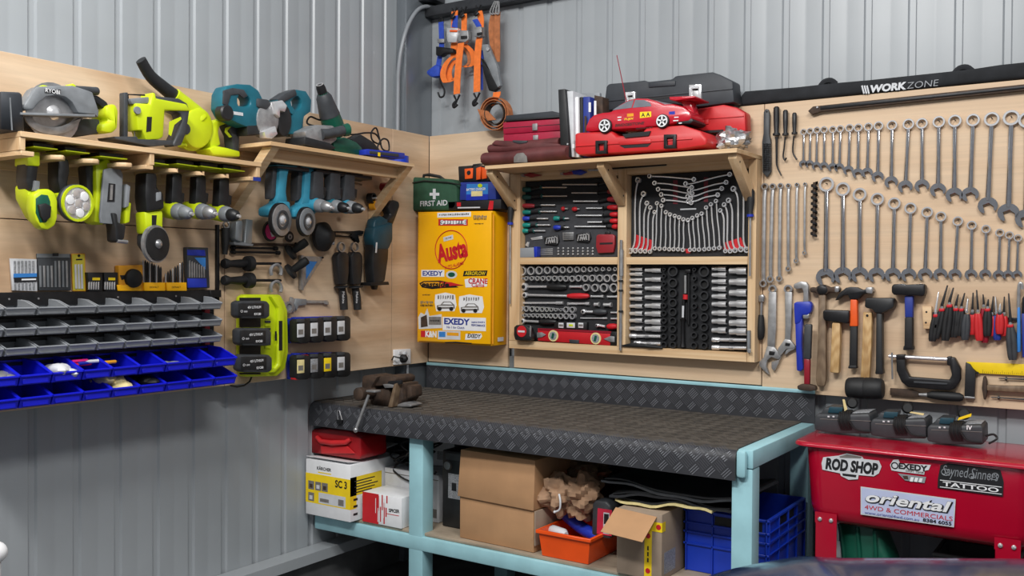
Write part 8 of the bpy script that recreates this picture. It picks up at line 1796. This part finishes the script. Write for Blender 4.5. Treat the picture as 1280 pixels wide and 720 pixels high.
# chargers on the washer lid
def c5(X_, Y_): return (1000 + X_ / 4.571, 490 + Y_ / 4.571)
for i, x0 in enumerate((105, 420, 740)):
    yo = (0, 28, 62)[i]; F = Fr(Back, *c5(x0 + 150, 220 + yo), .16)
    t = F.thing('battery_charger', ['black battery charger nearest the bench on washer lid', 'black battery charger in the middle of washer lid', 'black battery charger at right on washer lid, marked IV'][i], 'charger', 'chargers on the parts washer lid')
    def q(X_, Y_): return c5(x0 + X_, Y_ + yo)
    F.plate('body', 'charcoal_plastic', t, [q(5, 130), q(20, 112), q(150, 118), q(310, 112), q(320, 130), q(322, 225), q(100, 222), q(5, 205)], .10, .235, .008)
    F.plate('battery_slot', 'charcoal_plastic', t, [q(35, 118), q(60, 78), q(140, 84), q(130, 126)], .09, .215, .005); F.plate('display', 'teal_dark', t, [q(62, 88), q(70, 84), q(142, 88), q(132, 122), q(55, 118)], .216, .220, .001)
    for k in range(2): F.plate('button', 'off_white', t, [q(52 + k * 28, 136), q(64 + k * 28, 137), q(64 + k * 28, 146), q(52 + k * 28, 145)], .236, .238, .0005, front=True)
    F.plate('panel_line', 'grey_print', t, [q(10, 152), q(300, 165), q(300, 168), q(10, 155)], .2355, .2365, 0, front=True)
    F.plate('label', 'grey_label', t, [q(215, 108), q(312, 104), q(290, 136), q(195, 132)], .10, .20, .0015)
    for k in range(6):
        w_ = .245 + .003 * (k % 2); x = 120 + k * 11
        P = smooth([F.p(*q(x + 16, 105), .16), F.p(*q(x + 4, 118), .225), F.p(*q(x - 3, 165), w_), F.p(*q(x + 12, 212), .24)], 3); MB().tube(P, .0042, 6).obj('cord_wrap', 'cable', t)
    MB().tube(smooth([F.p(*q(178, 165), .25), F.p(*q(205, 205), .25), F.p(*q(240, 222), .25), F.p(*q(300, 228), .24)], 3), .0042, 6).obj('cord_tail', 'cable', t)
    c = F.p(*q(195, 66), .12); MB().lathe(c, (0.2, -1, .2), [(0, .02), (.025, .022), (.035, .016)], 14).obj('plug', 'rubber', t)
    F.plate('paper_tag', ['cream', 'cream', 'yellow'][i], t, [[q(138, 42), q(150, 42), q(166, 98), q(150, 110)], [q(205, 90), q(215, 84), q(290, 94), q(285, 106)], [q(160, 100), q(168, 84), q(240, 60), q(238, 78)]][i], .225, .227, 0)
    if i == 2:
        text('IV', 'white', t, F.p(*q(228, 142), .238), width=.018, bold=.03); MB().tube(smooth([F.p(*q(320, 190), .2), F.p(*q(365, 180), .2), F.p(*q(385, 205), .2), F.p(*q(340, 232), .22)], 4), .004, 6).obj('cord_loop', 'cable', t)
    rest(t, ZL + .003)
# things under the washer
t = thing('green_case', 'dark green ribbed plastic case standing under the parts washer', 'case', (2.33, -.36, 0), R(-8))
MB().prism([(-.11, 0, 0), (.11, 0, 0), (.115, 0, .40), (.03, 0, .60), (-.11, 0, .62)], (0, .12, 0)).obj('shell', 'green_plastic', t, .02, 3)
for k in range(3): MB().tube([(-.07 + k * .055, -.004, .30), (-.085 + k * .06, -.004, .50), (-.10 + k * .065, -.004, .585)], .008, 8).obj('rib', 'green_plastic', t)
MB().span((-.118, -.004, .46), (-.085, -.001, .52)).obj('label', 'off_white', t)
t = thing('black_tub', 'low black tub standing in the dark beneath the washer', 'tub', (2.68, -.20, 0), 0); MB().loft([[V((s * a, u * b, z)) for s, u in ((-1, -1), (1, -1), (1, 1), (-1, 1))] for a, b, z in ((.10, .10, 0), (.13, .12, .52), (.12, .11, .52), (.09, .09, .02))]).obj('tub', 'rubber', t, .004); MB().tube([(-.13, -.12, .52), (.13, -.12, .52), (.13, .12, .52), (-.13, .12, .52)], .008, 6, closed=True).obj('rim', 'rubber', t)
# ================================================================== car in the foreground
CAR = (2.99, -1.60, .822, 1.85, 1.3)
t = thing('car', 'glossy dark blue car whose bonnet edge shows at bottom right', 'car', (CAR[0], CAR[1], 0), R(33.65))
def bonnet(u, v):                                   # crowned panel, u across, v along the car
    x = (u - .5) * CAR[3]; y = (v - .5) * CAR[4]
    ex_ = abs(2 * u - 1); ey = abs(2 * v - 1)
    z = CAR[2] - .30 * ex_ ** 5.0 - .20 * ey ** 3.0
    z += .008 * math.exp(-((abs(x) - .42) / .06) ** 2)
    return V((x, y, z))
MB().grid(bonnet, 48, 36).obj('bonnet', 'ute_blue', t, ang=60)
def rim_pts(k, z): return [V((sx * CAR[3] / 2 * k, sy * CAR[4] / 2 * k, z)) for sx, sy in ((-1, -1), (1, -1), (1, 1), (-1, 1))]
MB().loft([rim_pts(.96, .18), rim_pts(.99, .25), rim_pts(.99, CAR[2] - .50)]).obj('lower_body', 'ute_blue', t, .02, 3)
for sx in (-1, 1):
    MB().lathe((sx * (CAR[3] / 2 - .12), 0, .30), (sx, 0, 0), [(0, .27), (.02, .30), (.10, .30), (.12, .28)], 24).obj('wheel', 'rubber', t)
# white round-headed post at the far left
p = Left.pt(-9, 691, .35)
t = thing('white_post', 'white rounded post head peeking in at the left edge', 'post', (p.x, p.y, 0), 0)
MB().tube([(0, 0, 0), (0, 0, p.z - .03)], .022, 14).obj('post', 'white', t); MB().ell((0, 0, p.z), (.040, .040, .034), 18, 12).obj('head', 'white', t)

# ================================================================== finer pieces sit under the part they belong to
SUB = {'chuck_tip': 'chuck', 'battery_rim': 'battery', 'battery_trim': 'battery', 'label_print': 'label', 'label_text': 'label', 'flange_nut': ('disc', 'blade'), 'disc_hub': 'disc',
       'bezel': 'head', 'lens': 'head', 'reflector': 'head', 'nozzle_rim': 'nozzle', 'blade_slot': 'base_plate', 'grip_pad': ('handle', 'grip', 'body'), 'lime_flash': ('grip', 'handle'), 'red_disc': 'case', 'white_band': 'case', 'tape_mark': 'yellow_tape', 'tape_print': 'yellow_tape',
       'vial': 'vial_window', 'rim_spokes': 'tyre', 'rim': ('tyre', 'tub'), 'spokes': 'tyre', 'handle_knob': 'handle', 'bolt': 'leg', 'cap_plug': 'cap', 'dial_face': 'dial', 'hang_hole': 'handle', 'pink_label': 'disc', 'tick': 'blade', 'latch_plate': 'latch', 'display': 'battery_slot', 'switch': 'plate', 'plug_lead': 'plug', 'plug_wing': 'plug'}
def base(n): return n.split('.')[0]
for t in [o for o in bpy.data.objects if o.parent is None and o.type == 'EMPTY']:
    kids = [c for c in t.children if c.type == 'MESH']
    for c in kids:
        w = SUB.get(base(c.name))
        if not w: continue
        w = (w,) if isinstance(w, str) else w
        cand = [k for q in w for k in kids if base(k.name) == q and k is not c and k.parent is t]
        if not cand: continue
        if len(cand) > 1:
            def ctr(o):
                vs_ = [v.co for v in o.data.vertices]; m_ = sum(vs_, V((0, 0, 0))) / max(1, len(vs_)); return o.matrix_basis @ m_
            cand.sort(key=lambda k: (ctr(k) - ctr(c)).length)
        c.parent = cand[0]; c.matrix_parent_inverse = cand[0].matrix_basis.inverted()
